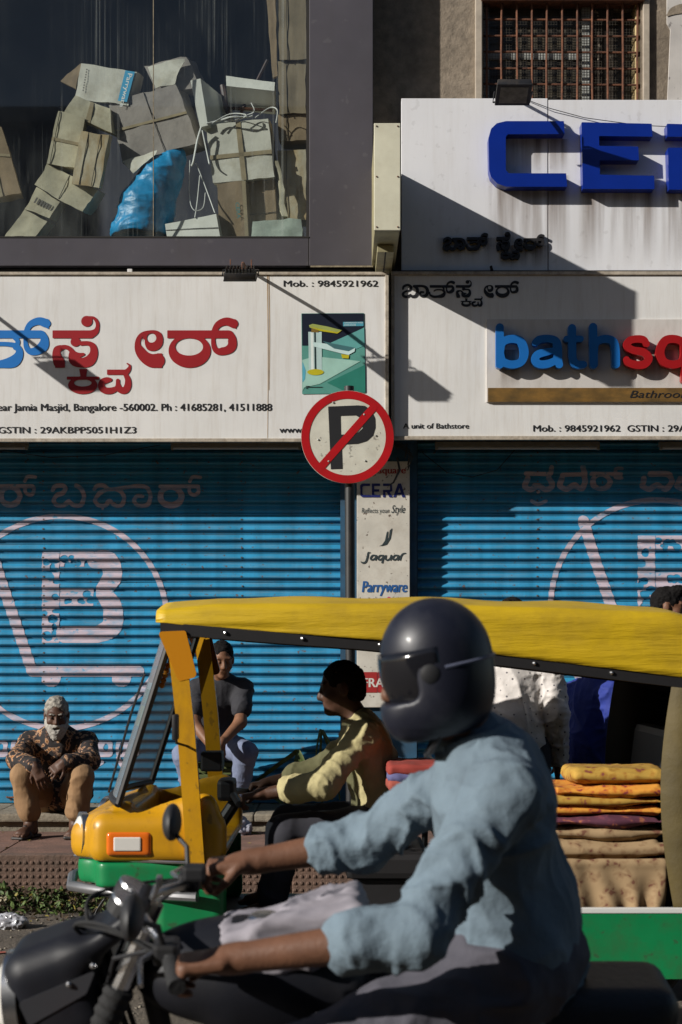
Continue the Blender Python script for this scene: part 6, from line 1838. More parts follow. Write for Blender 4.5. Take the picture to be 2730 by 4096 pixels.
# dark hem under the canopy side, front visor lip, and roof lining
for ys in (YN, YF):
    sgn = -1 if ys == YN else 1
    bb = B(); bb.loft([[V(x, ys + sgn * 0.012, zb_f(x) + 0.004), V(x, ys + sgn * 0.010, zb_f(x) - 0.045), V(x, ys - sgn * 0.012, zb_f(x) - 0.047), V(x, ys - sgn * 0.014, zb_f(x) + 0.004)] for x in np.linspace(-0.78, 1.68, 24)], closed=True, cap=True)
    bb.obj('canopy_hem', M_blkv, RK)
bb = B(); bb.loft([[V(x, YN + 0.03, zt_f(x) - 0.035), V(x, RYC, zt_f(x) - 0.002), V(x, YF - 0.03, zt_f(x) - 0.035)] for x in np.linspace(-0.74, 1.6, 12)]); bb.obj('roof_lining', M_blkv, RK)
for x in (-0.72, -0.1, 0.55, 1.2):
    bb = B(); bb.tube([(x, YN + 0.02, zb_f(x) - 0.03), (x, YN + 0.03, zt_f(x) - 0.06), (x, RYC, zt_f(x) - 0.02), (x, YF - 0.03, zt_f(x) - 0.06), (x, YF - 0.02, zb_f(x) - 0.03)], 0.013, 8)
    auto_smooth(bb.obj('roof_bow', M_blkv, RK))
# rear quarter: canvas, far curtain, back
M_olc = mat('olive canvas darkened for shade', (0.075, 0.052, 0.008), 0.7, var=0.3, vscale=5, bump=0.003, bscale=20)  # canvas colour darkened to stand in for shade on the near curtain
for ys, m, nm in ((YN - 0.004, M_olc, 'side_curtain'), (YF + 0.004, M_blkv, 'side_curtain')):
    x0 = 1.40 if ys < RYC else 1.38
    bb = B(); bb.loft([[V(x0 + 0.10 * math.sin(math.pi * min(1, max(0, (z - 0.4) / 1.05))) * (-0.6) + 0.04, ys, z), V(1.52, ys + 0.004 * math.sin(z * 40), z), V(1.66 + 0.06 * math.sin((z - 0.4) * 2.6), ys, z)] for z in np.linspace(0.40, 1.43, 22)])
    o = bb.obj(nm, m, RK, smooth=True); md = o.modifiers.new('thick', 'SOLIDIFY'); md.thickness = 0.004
bb = B(); bb.loft([[V(1.68 + 0.06 * math.sin((z - 0.4) * 2.6), y, z) for y in np.linspace(YN, YF, 5)] for z in np.linspace(0.3, 1.6, 10)]); bb.obj('back_panel', M_blkv, RK)
# seats and floor
B().span(0.92, 1.46, YN + 0.06, YF - 0.06, 0.40, 0.60, 0.04).obj('passenger_seat', M_blkv, RK)
B().box((1.52, RYC, 0.88), (0.12, 2 * RHW - 0.14, 0.58), 0.04, rot=Matrix.Rotation(0.12, 3, 'Y')).obj('passenger_backrest', M_blkv, RK)
B().span(0.02, 0.40, RYC - 0.34, RYC + 0.34, 0.50, 0.62, 0.03).obj('driver_seat', M_blkv, RK)
B().span(0.06, 0.38, RYC - 0.30, RYC + 0.30, 0.28, 0.50, 0.01).obj('seat_box', M_blkv, RK)
bb = B(); bb.tube([(0.42, YN + 0.06, 0.30), (0.44, YN + 0.06, 1.00), (0.44, YF - 0.06, 1.00), (0.42, YF - 0.06, 0.30)], 0.016, 8); auto_smooth(bb.obj('partition_rail', M_blkv, RK))
B().box((0.45, RYC + 0.08, 0.82), (0.05, 0.75, 0.30), 0.02).obj('driver_backrest', M_blkv, RK)
B().span(-0.62, 1.62, YN + 0.02, YF - 0.02, 0.24, 0.285, 0.006).obj('floor', M_blkv, RK)
# body panels
for ys, sg_ in ((YN, -1), (YF, 1)):
    g = Glyph().pg([(0.86, -0.40), (1.66, -0.40), (1.70, -0.12), (0.95, -0.12), (0.88, -0.22)])
    me = glyph_mesh(g, lambda vx, vy, ys=ys: np.stack([vx, np.full(vx.shape, ys), -vy], 1), 0.012, depth=0.03, dirv=(0, sg_, 0)); mesh_obj('rear_panel', me, M_grn, RK)
    B().span(0.84, 1.68, ys - 0.016 + 0.014 * sg_, ys + 0.016 + 0.014 * sg_, 0.402, 0.425, 0.004).obj('white_trim', mat('white trim paint', (0.6, 0.6, 0.58), 0.4), RK)
    B().span(-0.86, 0.86, ys - 0.012, ys + 0.012, 0.12, 0.285, 0.008).obj('side_sill', M_grn, RK)
    # front post
    bb = B(); bb.loft([[V(x - 0.038, ys - 0.018, z), V(x + 0.038, ys - 0.018, z), V(x + 0.038, ys + 0.018, z), V(x - 0.038, ys + 0.018, z)] for x, z in ((-0.62, 0.52), (-0.64, 0.8), (-0.67, 1.2), (-0.715, 1.61))], closed=True, cap=True)
    bb.obj('front_post', M_yelp, RK)
    g = Glyph().pg([(-0.79, -1.615), (-0.67, -1.62), (-0.62, -1.42), (-0.70, -1.40)])
    mesh_obj('quarter_panel', glyph_mesh(g, lambda vx, vy, ys=ys: np.stack([vx, np.full(vx.shape, ys), -vy], 1), 0.012, depth=0.02, dirv=(0, sg_, 0)), mat('orange visor film', (0.48, 0.19, 0.008), 0.3), RK)
# nose: yellow cowl over green apron
f = Sdf((-1.35, YN - 0.1, 0.2), (-0.35, YF + 0.1, 1.0), 0.014)
f.box((-0.80, RYC, 0.71), (0.30, 0.60, 0.115), None, 0.07, 0.0); f.box((-1.04, RYC, 0.69), (0.17, 0.46, 0.10), None, 0.08, 0.10)
f.cap((-0.95, RYC - 0.42, 0.80), (-0.60, RYC - 0.52, 0.85), 0.06, 0.06, 0.06); f.cap((-0.95, RYC + 0.42, 0.80), (-0.60, RYC + 0.52, 0.85), 0.06, 0.06, 0.06)
f.box((-0.62, RYC, 0.85), (0.30, 0.50, 0.20), None, 0.05, 0.03, 'sub')
f.cut((0, 0, 0.615), (0, 0, -1))
mesh_obj('front_cowl', f.mesh('front_cowl'), M_yelp, RK)
f = Sdf((-1.35, YN - 0.1, 0.2), (-0.35, YF + 0.1, 1.0), 0.014)
f.box((-0.79, RYC, 0.55), (0.285, 0.59, 0.10), None, 0.06, 0.0); f.box((-1.02, RYC, 0.56), (0.16, 0.44, 0.09), None, 0.07, 0.10)
f.box((-0.60, RYC, 0.55), (0.25, 0.53, 0.2), None, 0.05, 0.02, 'sub'); f.cut((0, 0, 0.611), (0, 0, 1)); f.cut((0, 0, 0.50), (0, 0, -1))
mesh_obj('front_apron', f.mesh('front_apron'), M_grn, RK)
f = Sdf((-1.3, YN - 0.1, 0.1), (-0.35, YF + 0.1, 0.7), 0.014)
f.box((-0.66, RYC, 0.42), (0.16, 0.58, 0.15), None, 0.05, 0.0); f.box((-0.60, RYC, 0.42), (0.16, 0.52, 0.2), None, 0.05, 0.02, 'sub'); f.cut((0, 0, 0.50), (0, 0, 1))
mesh_obj('leg_shield', f.mesh('leg_shield'), M_grn, RK)
bb = B(); bb.tube([(-0.62, YN - 0.01, 0.47), (-1.0, YN + 0.10, 0.47), (-1.22, YN + 0.30, 0.47), (-1.27, RYC, 0.47), (-1.22, YF - 0.30, 0.47), (-1.0, YF - 0.10, 0.47), (-0.62, YF + 0.01, 0.47)], 0.024, 10); auto_smooth(bb.obj('bumper', M_stl, RK))
bb = B(); bb.tube([(-0.60, YN - 0.004, 0.615), (-0.95, YN + 0.06, 0.617), (-1.19, YN + 0.22, 0.617), (-1.215, RYC, 0.617), (-1.19, YF - 0.22, 0.617)], 0.007, 6); auto_smooth(bb.obj('trim_line', M_chr, RK))
M_orl = mat('amber lens', (0.62, 0.13, 0.01), 0.15, spec=0.7); M_cll = mat('clear lamp lens', (0.62, 0.60, 0.56), 0.12, spec=0.8)
for sg_ in (-1, 1):
    yy = RYC + sg_ * 0.36
    hl = B(); hl.lathe((-1.10, yy, 0.705), (-1, sg_ * 0.35, 0.05), [(0.0, 0.095), (0.07, 0.092), (0.085, 0.08), (0.10, 0.05), (0.104, 0.001)], 24); h_ = auto_smooth(hl.obj('headlamp', M_cll, RK))
    rg = B(); rg.lathe((-1.10, yy, 0.705), (-1, sg_ * 0.35, 0.05), [(0.05, 0.094), (0.05, 0.104), (0.078, 0.104), (0.078, 0.09)], 24); auto_smooth(rg.obj('lamp_ring', M_chr, h_))
    f = Sdf((-1.2, RYC + sg_ * 0.55 - 0.2, 0.55), (-0.7, RYC + sg_ * 0.55 + 0.2, 0.85), 0.008)
    f.box((-0.92, RYC + sg_ * 0.575, 0.695), (0.10, 0.035, 0.055), None, 0.02, 0.0)
    mesh_obj('indicator', f.mesh('indicator'), M_orl, RK)
    B().box((-0.925, RYC + sg_ * 0.606, 0.695), (0.12, 0.018, 0.062), 0.008, seg=3).obj('indicator_lens', M_cll, RK)
# windscreen
def wsp(u, v):
    y = YN + 0.05 + (2 * RHW - 0.10) * u; bow = math.sin(math.pi * u)
    return V(-0.97 + 0.235 * v - 0.10 * bow, y, 0.865 + 0.75 * v)
m = bpy.data.materials.new('windscreen glass'); m.use_nodes = True
nt = m.node_tree; N = nt.nodes; L = nt.links
tr = N.new('ShaderNodeBsdfTransparent'); tr.inputs[0].default_value = (0.50, 0.56, 0.58, 1)
df = N.new('ShaderNodeBsdfPrincipled'); df.inputs['Base Color'].default_value = (0.30, 0.33, 0.35, 1); df.inputs['Roughness'].default_value = 0.2
mx = N.new('ShaderNodeMixShader'); mx.inputs[0].default_value = 0.55
L.new(tr.outputs[0], mx.inputs[1]); L.new(df.outputs[0], mx.inputs[2]); L.new(mx.outputs[0], N['Material Output'].inputs['Surface'])
M_wsg = m
bb = B(); bb.loft([[wsp(u, v) for u in np.linspace(0, 1, 17)] for v in np.linspace(0, 1, 6)]); bb.obj('windscreen', M_wsg, RK, smooth=True)
bb = B(); bb.tube([wsp(u, 0) for u in np.linspace(0, 1, 17)], 0.016, 8); bb.tube([wsp(u, 1) for u in np.linspace(0, 1, 17)], 0.016, 8); bb.tube([wsp(0, 0), wsp(0, 1)], 0.016, 8); bb.tube([wsp(1, 0), wsp(1, 1)], 0.016, 8)
auto_smooth(bb.obj('windscreen_rubber', M_blkv, RK))
bb = B(); bb.tube([wsp(0.5, 0) + V(-0.03, 0, 0), wsp(0.35, 0.5) + V(-0.03, 0, 0), wsp(0.32, 0.75) + V(-0.025, 0, 0)], 0.006, 6); auto_smooth(bb.obj('wiper', M_blkv, RK))
def sticker(u0, u1, v0, v1, m):
    bb = B(); bb.loft([[wsp(u, v) + V(0.006, -0.002, 0.0) for u in np.linspace(u0, u1, 6)] for v in np.linspace(v0, v1, 3)]); bb.obj('sticker', m, RK)
sticker(0.03, 0.40, 0.80, 0.97, mat('red sticker', (0.42, 0.03, 0.02), 0.5)); sticker(0.05, 0.30, 0.70, 0.78, mat('orange sticker', (0.55, 0.14, 0.02), 0.5))
sticker(0.03, 0.36, 0.58, 0.66, mat('green sticker', (0.03, 0.22, 0.08), 0.5)); sticker(0.03, 0.36, 0.44, 0.56, mat('lime sticker', (0.36, 0.36, 0.03), 0.5)); sticker(0.10, 0.30, 0.66, 0.70, M_wht)
# seams and piping of the canopy, mirror, meter, hanging beads
for ys in (YN, YF):
    sg_ = -1 if ys == YN else 1
    bb = B(); bb.tube([(x, ys + sg_ * 0.006, zb_f(x) * 0.55 + zt_f(x) * 0.45 - 0.02) for x in np.linspace(-0.78, 1.66, 40)], 0.0035, 5); auto_smooth(bb.obj('canopy_seam', mat('seam thread', (0.30, 0.19, 0.01), 0.7), RK))
    for x in np.linspace(-0.5, 1.5, 7):
        B().sph((x, ys + sg_ * 0.014, zb_f(x) - 0.018), 0.009, 8, 6).obj('press_stud', M_chr, RK)
bb = B(); bb.tube([(-0.66, YN - 0.01, 1.12), (-0.70, YN - 0.10, 1.14), (-0.70, YN - 0.13, 1.17)], 0.006, 6); mr = auto_smooth(bb.obj('mirror_arm', M_blkv, RK))
bb = B(); bb.box((-0.70, YN - 0.14, 1.21), (0.025, 0.075, 0.11), 0.01); auto_smooth(bb.obj('mirror_head', M_blkv, RK))
B().box((-0.60, RYC - 0.10, 1.02), (0.10, 0.14, 0.09), 0.01).obj('fare_meter', M_blkv, RK)
bb = B(); bb.tube([wsp(0.30, 0.98) + V(0.05, 0, 0), wsp(0.30, 0.80) + V(0.07, 0, 0)], 0.004, 5)
for k in range(5): bb.sph(tuple(wsp(0.30, 0.80 - 0.03 * k) + V(0.07, 0, 0)), 0.014, 8, 6)
bb.obj('hanging_beads', mat('marigold beads', (0.55, 0.22, 0.01), 0.6), RK, kind='stuff')
# steering column, handlebar
bb = B(); bb.tube([(-0.78, RYC, 0.40), (-0.50, RYC, 0.82)], 0.03, 10); auto_smooth(bb.obj('steering_column', M_blkv, RK))
bb = B(); bb.tube([(-0.46, RYC - 0.33, 0.84), (-0.50, RYC - 0.12, 0.86), (-0.52, RYC, 0.85), (-0.50, RYC + 0.12, 0.86), (-0.46, RYC + 0.33, 0.84)], 0.016, 8); hb = auto_smooth(bb.obj('handlebar', M_blkv, RK))
B().box((-0.54, RYC, 0.88), (0.08, 0.20, 0.10), 0.02).obj('instrument_box', M_blkv, RK)
# wheels
def wheel(x, y, r, w, parent, ax=(0, 1, 0), nm='wheel'):
    e = empty(nm, tuple(V(x, y, r) - origin_of(parent)), parent=parent)
    ty = B(); ty.lathe((x, y, r), ax, [(-w / 2, r * 0.62), (-w / 2, r * 0.90), (-w * 0.36, r * 0.985), (-w * 0.15, r), (w * 0.15, r), (w * 0.36, r * 0.985), (w / 2, r * 0.90), (w / 2, r * 0.62)], 40); auto_smooth(ty.obj('tyre', M_rub, e))
    rm = B(); rm.lathe((x, y, r), ax, [(-w * 0.42, r * 0.60), (-w * 0.42, r * 0.64), (-w * 0.2, r * 0.5), (-w * 0.25, r * 0.2), (-w * 0.4, r * 0.16), (w * 0.4, r * 0.16), (w * 0.25, r * 0.2), (w * 0.2, r * 0.5), (w * 0.42, r * 0.64), (w * 0.42, r * 0.60)], 32); auto_smooth(rm.obj('rim', M_stl, e))
    return e
wheel(-0.92, RYC, 0.205, 0.10, RK); wheel(1.30, YN + 0.09, 0.205, 0.11, RK); wheel(1.30, YF - 0.09, 0.205, 0.11, RK)
bb = B(); bb.loft([[V(-0.92 + 0.255 * math.cos(a), RYC + yy, 0.205 + 0.255 * math.sin(a)) for yy in (-0.085, -0.06, 0.06, 0.085)] for a in np.linspace(-0.1, math.pi + 0.1, 18)])
o = bb.obj('mudguard', M_blkv, RK, smooth=True); md = o.modifiers.new('t', 'SOLIDIFY'); md.thickness = 0.006
bb = B(); bb.tube([(-0.92, RYC - 0.09, 0.205), (-0.82, RYC - 0.09, 0.42), (-0.78, RYC, 0.46)], 0.02, 8); auto_smooth(bb.obj('fork_arm', M_blkv, RK))
# striped towel on the rail behind the driver
tw = empty('towel', (0.42, RYC, 1.0), label='red and blue striped towel folded over the rail behind the rickshaw driver', cat='towel')
for k, (c_, z0, z1) in enumerate((((0.26, 0.035, 0.025), 0.985, 1.022), ((0.10, 0.10, 0.22), 0.955, 0.985), ((0.28, 0.06, 0.04), 0.915, 0.955))):
    f = Sdf((0.1, YN, 0.85), (0.62, RYC + 0.3, 1.1), 0.010)
    f.box((0.36, RYC - 0.25, (z0 + z1) / 2), (0.15, 0.22, (z1 - z0) / 2 + 0.004), None, 0.012, 0)
    mesh_obj('stripe', f.mesh('stripe', cloth_folds(0.008, 9, 60 + k, (1, 1, 1))), mat('towel %d cloth' % k, c_, 0.9), tw)
# load on the passenger seat
M_sari = mat('orange printed cloth', (0.55, 0.17, 0.015), 0.85, var=0.5, vscale=9, var_col=(0.20, 0.04, 0.03), stretch=(0.6, 1, 3), bump=0.006, bscale=20)
M_beige = mat('beige patterned cloth', (0.36, 0.25, 0.13), 0.9, var=0.4, vscale=12, var_col=(0.16, 0.10, 0.07), stretch=(0.7, 1, 2), bump=0.006, bscale=18)
M_must = mat('mustard cloth', (0.44, 0.27, 0.05), 0.9, var=0.4, vscale=9, var_col=(0.18, 0.08, 0.04), bump=0.006, bscale=18)
def bundle(label, prims, m, seed, cuts=()):
    f = Sdf((0.72, 6.25, 0.30), (1.7, 7.3, 1.05), 0.011)
    for p in prims: f.cap(*p)
    mesh_obj('cloth_bundle', f.mesh('cloth_bundle', cloth_folds(0.034, 10, seed, (0.5, 1, 1.6))), m, None, label=label, cat='cloth bundle', group='cloth bundles on the rickshaw seat')
def folded(label, z, th, x0, x1, y0, m, seed):
    f = Sdf((x0 - 0.1, y0 - 0.1, z - 0.06), (x1 + 0.1, y0 + 0.50, z + th + 0.08), 0.0075)
    f.box(((x0 + x1) / 2, y0 + 0.19, z + th / 2), ((x1 - x0) / 2, 0.19, th / 2), None, th * 0.48, 0.0)
    f.box(((x0 + x1) / 2 + 0.02, y0 + 0.17, z + th / 2), ((x1 - x0) / 2 + 0.015, 0.185, th * 0.24), None, th * 0.22, 0.008)
    wav = lambda co: 0.016 * vnoise(co * np.array([5, 5, 18]), seed) + 0.005 * (1 - np.abs(vnoise(co * np.array([9, 9, 50]), seed + 1))) ** 3
    mesh_obj('folded_cloth', f.mesh('folded_cloth', wav), m, None, label=label, cat='folded cloth', group='folded cloths stacked on the rickshaw seat')
def printed(name, c0, c1, c2, sc_):
    m = bpy.data.materials.new(name); m.use_nodes = True
    nt = m.node_tree; N = nt.nodes; L = nt.links; b_ = N['Principled BSDF']; b_.inputs['Roughness'].default_value = 0.85
    geo = N.new('ShaderNodeNewGeometry'); v = N.new('ShaderNodeTexVoronoi'); v.inputs['Scale'].default_value = sc_
    nn = N.new('ShaderNodeTexNoise'); nn.inputs['Scale'].default_value = 18; L.new(geo.outputs['Position'], nn.inputs['Vector'])
    mv = N.new('ShaderNodeMix'); mv.data_type = 'VECTOR'; mv.inputs[0].default_value = 0.10; L.new(geo.outputs['Position'], mv.inputs[4]); L.new(nn.outputs['Color'], mv.inputs[5]); L.new(mv.outputs[1], v.inputs['Vector'])
    r = N.new('ShaderNodeValToRGB'); r.color_ramp.interpolation = 'EASE'; e = r.color_ramp.elements
    e[0].position = 0.18; e[0].color = (*c1, 1); e[1].position = 0.30; e[1].color = (*c0, 1); e2 = r.color_ramp.elements.new(0.62); e2.color = (*c2, 1)
    L.new(v.outputs['Distance'], r.inputs[0]); L.new(r.outputs[0], b_.inputs['Base Color'])
    return m
PR_O = printed('orange print cotton', (0.50, 0.15, 0.015), (0.22, 0.03, 0.03), (0.60, 0.26, 0.03), 26)
PR_B = printed('beige print cotton', (0.24, 0.15, 0.075), (0.14, 0.055, 0.03), (0.31, 0.21, 0.11), 22)
PR_M = printed('mustard print cotton', (0.34, 0.17, 0.02), (0.20, 0.05, 0.03), (0.42, 0.25, 0.04), 24)
PR_P = printed('maroon print cotton', (0.13, 0.03, 0.05), (0.30, 0.10, 0.05), (0.08, 0.02, 0.04), 28)
zc = 0.624
for k, (th, m, lab, dx) in enumerate(((0.075, PR_B, 'thick beige print cloth at the bottom of the folded stack', 0.0), (0.060, PR_B, 'second beige print cloth up the folded stack', 0.03), (0.035, PR_P, 'thin maroon print cloth in the middle of the folded stack', -0.02), (0.050, PR_O, 'orange print cloth above the maroon one in the stack', 0.01), (0.028, PR_M, 'thin mustard cloth between the two orange cloths', -0.02), (0.048, PR_O, 'upper orange print cloth near the top of the stack', 0.03), (0.062, PR_M, 'mustard print cloth on top of the folded stack', 0.12))):
    folded(lab, zc, th, 0.90 + dx, 1.40 + dx * 0.3, 6.56 + 0.012 * math.sin(k * 2.3), m, 70 + k * 3)
    zc += th + 0.004
f = Sdf((0.78, 6.36, 0.30), (1.56, 6.80, 0.70), 0.0085)
f.box((1.15, 6.535, 0.50), (0.27, 0.016, 0.125), None, 0.014, 0.0); f.box((1.15, 6.62, 0.604), (0.27, 0.10, 0.012), None, 0.01, 0.02)
dr = lambda co: (0.016 * np.sin(co[:, 0] * 46 + 3 * vnoise(co * 5, 5)) * np.clip((0.62 - co[:, 2]) / 0.2, 0, 1) + 0.006 * vnoise(co * 14, 6)) * 0.8
mesh_obj('draped_cloth', f.mesh('draped_cloth', dr), PR_B, None, label='beige print cloth draped over the rickshaw seat edge under the folded stack', cat='cloth')
# --- the driver
def driver():
    J = dict(pel=V(0.20, RYC, 0.735), neck=V(0.09, RYC - 0.02, 1.205), head=V(0.0, RYC - 0.03, 1.355), hf=V(-1, -0.08, -0.12), hu=V(-0.12, 0, 1),
             sh_l=V(0.10, RYC - 0.20, 1.16), el_l=V(-0.08, RYC - 0.34, 0.93), wr_l=V(-0.35, RYC - 0.30, 0.885), sh_r=V(0.10, RYC + 0.18, 1.16), el_r=V(-0.08, RYC + 0.32, 0.95), wr_r=V(-0.35, RYC + 0.30, 0.885),
             hip_l=V(0.18, RYC - 0.10, 0.71), kn_l=V(-0.26, RYC - 0.20, 0.70), an_l=V(-0.32, RYC - 0.18, 0.37), toe_l=V(-1, -0.1, 0), hip_r=V(0.18, RYC + 0.10, 0.71), kn_r=V(-0.26, RYC + 0.20, 0.70), an_r=V(-0.32, RYC + 0.18, 0.37), toe_r=V(-1, 0.1, 0))
    hands = dict(l=dict(d=V(-1, 0, -0.15), n=V(0, 0, 1), side=1, curl=1.0), r=dict(d=V(-1, 0, -0.15), n=V(0, 0, 1), side=-1, curl=1.0))
    root, at, R, lo, hi = person('rickshaw driver in pale khaki shirt gripping the handlebar', J, SK_D, h=0.008, hands=hands)
    mk = mat('pale khaki shirt', (0.46, 0.40, 0.20), 0.85, var=0.2, vscale=8, bump=0.004, bscale=24)
    def shirt(F_):
        torso_sdf(F_, J, 0.022, 0.05)
        for s in ('l', 'r'): arm_sdf(F_, J, s, 0.024, 1.55, 1.4)
        F_.cap(J['neck'] - V(0, 0, 0.03), J['neck'] + V(0, 0, 0.0), 0.064, 0.06, 0.03)
    garment('shirt', root, lo, hi, shirt, mk, h=0.009, amp=0.010, f=8, seed=81, J=J)
    def tr_(F_):
        F_.ell(J['pel'] - V(0, 0, 0.01), (0.15, 0.18, 0.12), None, 0.05)
        for s in ('l', 'r'): leg_sdf(F_, J, s, 0.018, 1.95, 0.012)
    garment('trousers', root, lo, hi, tr_, M_jeand, h=0.010, amp=0.006, seed=83, J=J)
    hair_obj(root, at, R, HAIR_B)
driver()
# ------------------------------------------------------------------ motorcycle and helmeted rider close to the camera
LEAN = math.radians(9)
BK = empty('motorcycle', (0, 3.30, 0), label='dark motorcycle leaning into the lower left corner, close to the camera', cat='motorcycle')
BK.rotation_euler = (LEAN, 0, 0)
BK['wl'] = [0.0, 0.0, 0.0]         # parts are built in the bike's own upright frame
M_bk = mat('black motorcycle paint', (0.010, 0.011, 0.016), 0.5, coat=0.0, spec=0.25, var=0.3, vscale=6, dirt=0.3, dirt_col=(0.035, 0.032, 0.03), dscale=7)
M_bkm = mat('matt black plastic', (0.014, 0.014, 0.016), 0.6, var=0.3, vscale=12)
M_seat = mat('seat vinyl', (0.014, 0.014, 0.015), 0.5, var=0.3, vscale=14, bump=0.002, bscale=60)
def bsdf(nm, lo, hi, fn, m, h=0.010, **k):
    f = Sdf(lo, hi, h); fn(f); return mesh_obj(nm, f.mesh(nm), m, BK, **k)
def tank(f):
    f.ell((-0.20, 0, 0.86), (0.24, 0.135, 0.115), None, 0.0); f.box((-0.10, 0, 0.82), (0.16, 0.11, 0.07), None, 0.05, 0.05); f.cut((0, 0, 0.74), (0, 0, -1))
bsdf('fuel_tank', (-0.52, -0.22, 0.66), (0.16, 0.22, 1.05), tank, M_bk)
B().lathe((-0.16, 0, 0.965), (0, 0, 1), [(0, 0.036), (0.012, 0.036), (0.018, 0.028), (0.019, 0.001)], 20).obj('fuel_cap', M_chr, BK)
def seat(f):
    f.box((0.30, 0, 0.765), (0.36, 0.13, 0.055), None, 0.05, 0.0); f.box((0.54, 0, 0.80), (0.16, 0.115, 0.05), None, 0.045, 0.04)
bsdf('seat', (-0.14, -0.2, 0.64), (0.76, 0.2, 0.92), seat, M_seat)
def cowl(f):
    f.box((-0.585, 0, 0.83), (0.10, 0.105, 0.115), [[0.94, 0, 0.34], [0, 1, 0], [-0.34, 0, 0.94]], 0.06, 0.0); f.box((-0.47, 0, 0.965), (0.085, 0.095, 0.022), [[0.80, 0, 0.60], [0, 1, 0], [-0.60, 0, 0.80]], 0.018, 0.05)
    f.cut((-0.36, 0, 0), (1, 0, 0)); f.ell((-0.42, 0, 0.84), (0.12, 0.08, 0.10), None, 0.02, 'sub')
bsdf('headlamp_cowl', (-0.80, -0.2, 0.66), (-0.32, 0.2, 1.12), cowl, M_bk)
hl = B(); hl.lathe((-0.665, 0, 0.80), (-1, 0, -0.10), [(0, 0.092), (0.03, 0.090), (0.055, 0.065), (0.064, 0.03), (0.066, 0.001)], 28); h_ = auto_smooth(hl.obj('headlamp', M_cll, BK))
rg = B(); rg.lathe((-0.665, 0, 0.80), (-1, 0, -0.10), [(0.0, 0.092), (0.0, 0.104), (0.03, 0.102), (0.034, 0.088)], 28); auto_smooth(rg.obj('lamp_ring', M_chr, h_))
for s in (-1, 1):
    B().sph((-0.55, s * 0.19, 0.76), (0.038, 0.024, 0.026), 14, 10).obj('indicator', M_orl, BK)
    bb = B(); bb.tube([(-0.53, s * 0.08, 0.77), (-0.545, s * 0.18, 0.76)], 0.009, 8); bb.obj('indicator_stem', M_bkm, BK)
B().lathe((-0.45, -0.05, 1.0), (0.6, 0, 1), [(0, 0.04), (0.02, 0.042), (0.03, 0.037), (0.0301, 0.001)], 20).obj('gauge', M_bkm, BK)
B().lathe((-0.45, 0.05, 1.0), (0.6, 0, 1), [(0, 0.04), (0.02, 0.042), (0.03, 0.037), (0.0301, 0.001)], 20).obj('gauge', M_bkm, BK)
bb = B(); bb.tube([(-0.305, -0.36, 0.965), (-0.345, -0.20, 0.985), (-0.40, -0.09, 1.0), (-0.42, 0, 1.0), (-0.40, 0.09, 1.0), (-0.345, 0.20, 0.985), (-0.305, 0.36, 0.965)], 0.0115, 10); hbm = auto_smooth(bb.obj('handlebar', M_chr, BK))
for s in (-1, 1):
    bb = B(); bb.tube([(-0.305, s * 0.365, 0.965), (-0.328, s * 0.262, 0.976)], 0.017, 12); auto_smooth(bb.obj('grip', M_rub, hbm))
    bb = B(); bb.box((-0.34, s * 0.225, 0.985), (0.05, 0.06, 0.045), 0.01); bb.obj('switch_box', M_bkm, hbm)
    bb = B(); bb.tube([(-0.36, s * 0.23, 0.985), (-0.385, s * 0.28, 0.985), (-0.372, s * 0.37, 0.97)], [0.007, 0.006, 0.005], 8); auto_smooth(bb.obj('lever', M_chr, hbm))
    bb = B(); bb.tube([(-0.40, s * 0.085, 0.98), (-0.70, s * 0.085, 0.30)], [0.02, 0.024], 10); auto_smooth(bb.obj('fork_leg', M_chr, BK))
for s in (-1, 1):
    bb = B(); bb.tube([(-0.345, s * 0.24, 1.0), (-0.35, s * 0.27, 1.05), (-0.385, s * 0.31, 1.075)], 0.006, 8); mr = auto_smooth(bb.obj('mirror_stem', M_bkm, BK))
    bb = B(); bb.sph((-0.39, s * 0.335, 1.09), (0.022, 0.062, 0.042), 18, 12); auto_smooth(bb.obj('mirror', M_bkm, BK))
bb = B(); bb.tube([(-0.36, -0.20, 0.98), (-0.46, -0.12, 0.93), (-0.50, -0.04, 0.80), (-0.46, 0.0, 0.6)], 0.005, 6); bb.tube([(-0.36, 0.20, 0.98), (-0.46, 0.12, 0.92), (-0.52, 0.05, 0.78), (-0.46, 0.0, 0.6)], 0.005, 6); auto_smooth(bb.obj('control_cable', M_bkm, BK))
def bwheel(x, r, w):
    e = empty('wheel', (x, 0, r), parent=BK); e['wl'] = [x, 0.0, r]
    ty = B(); ty.lathe((x, 0, r), (0, 1, 0), [(-w / 2, r * 0.78), (-w / 2, r * 0.92), (-w * 0.3, r * 0.99), (0, r), (w * 0.3, r * 0.99), (w / 2, r * 0.92), (w / 2, r * 0.78)], 48); auto_smooth(ty.obj('tyre', M_rub, e))
    rm = B(); rm.lathe((x, 0, r), (0, 1, 0), [(-w * 0.45, r * 0.72), (-w * 0.45, r * 0.79), (w * 0.45, r * 0.79), (w * 0.45, r * 0.72)], 40)
    for k in range(6):
        a = k * math.pi / 3; rm.tube([(x + 0.03 * math.cos(a), 0, r + 0.03 * math.sin(a)), (x + r * 0.74 * math.cos(a), 0, r + r * 0.74 * math.sin(a))], 0.014, 6)
    rm.lathe((x, 0, r), (0, 1, 0), [(-0.06, 0.02), (-0.06, 0.05), (0.06, 0.05), (0.06, 0.02)], 20); auto_smooth(rm.obj('rim', M_bkm, e))
bwheel(-0.70, 0.29, 0.085); bwheel(0.58, 0.29, 0.10)
bb = B(); bb.loft([[V(-0.70 + 0.325 * math.cos(a), yy, 0.29 + 0.325 * math.sin(a)) for yy in (-0.065, -0.045, 0.045, 0.065)] for a in np.linspace(0.5, math.pi + 0.2, 18)])
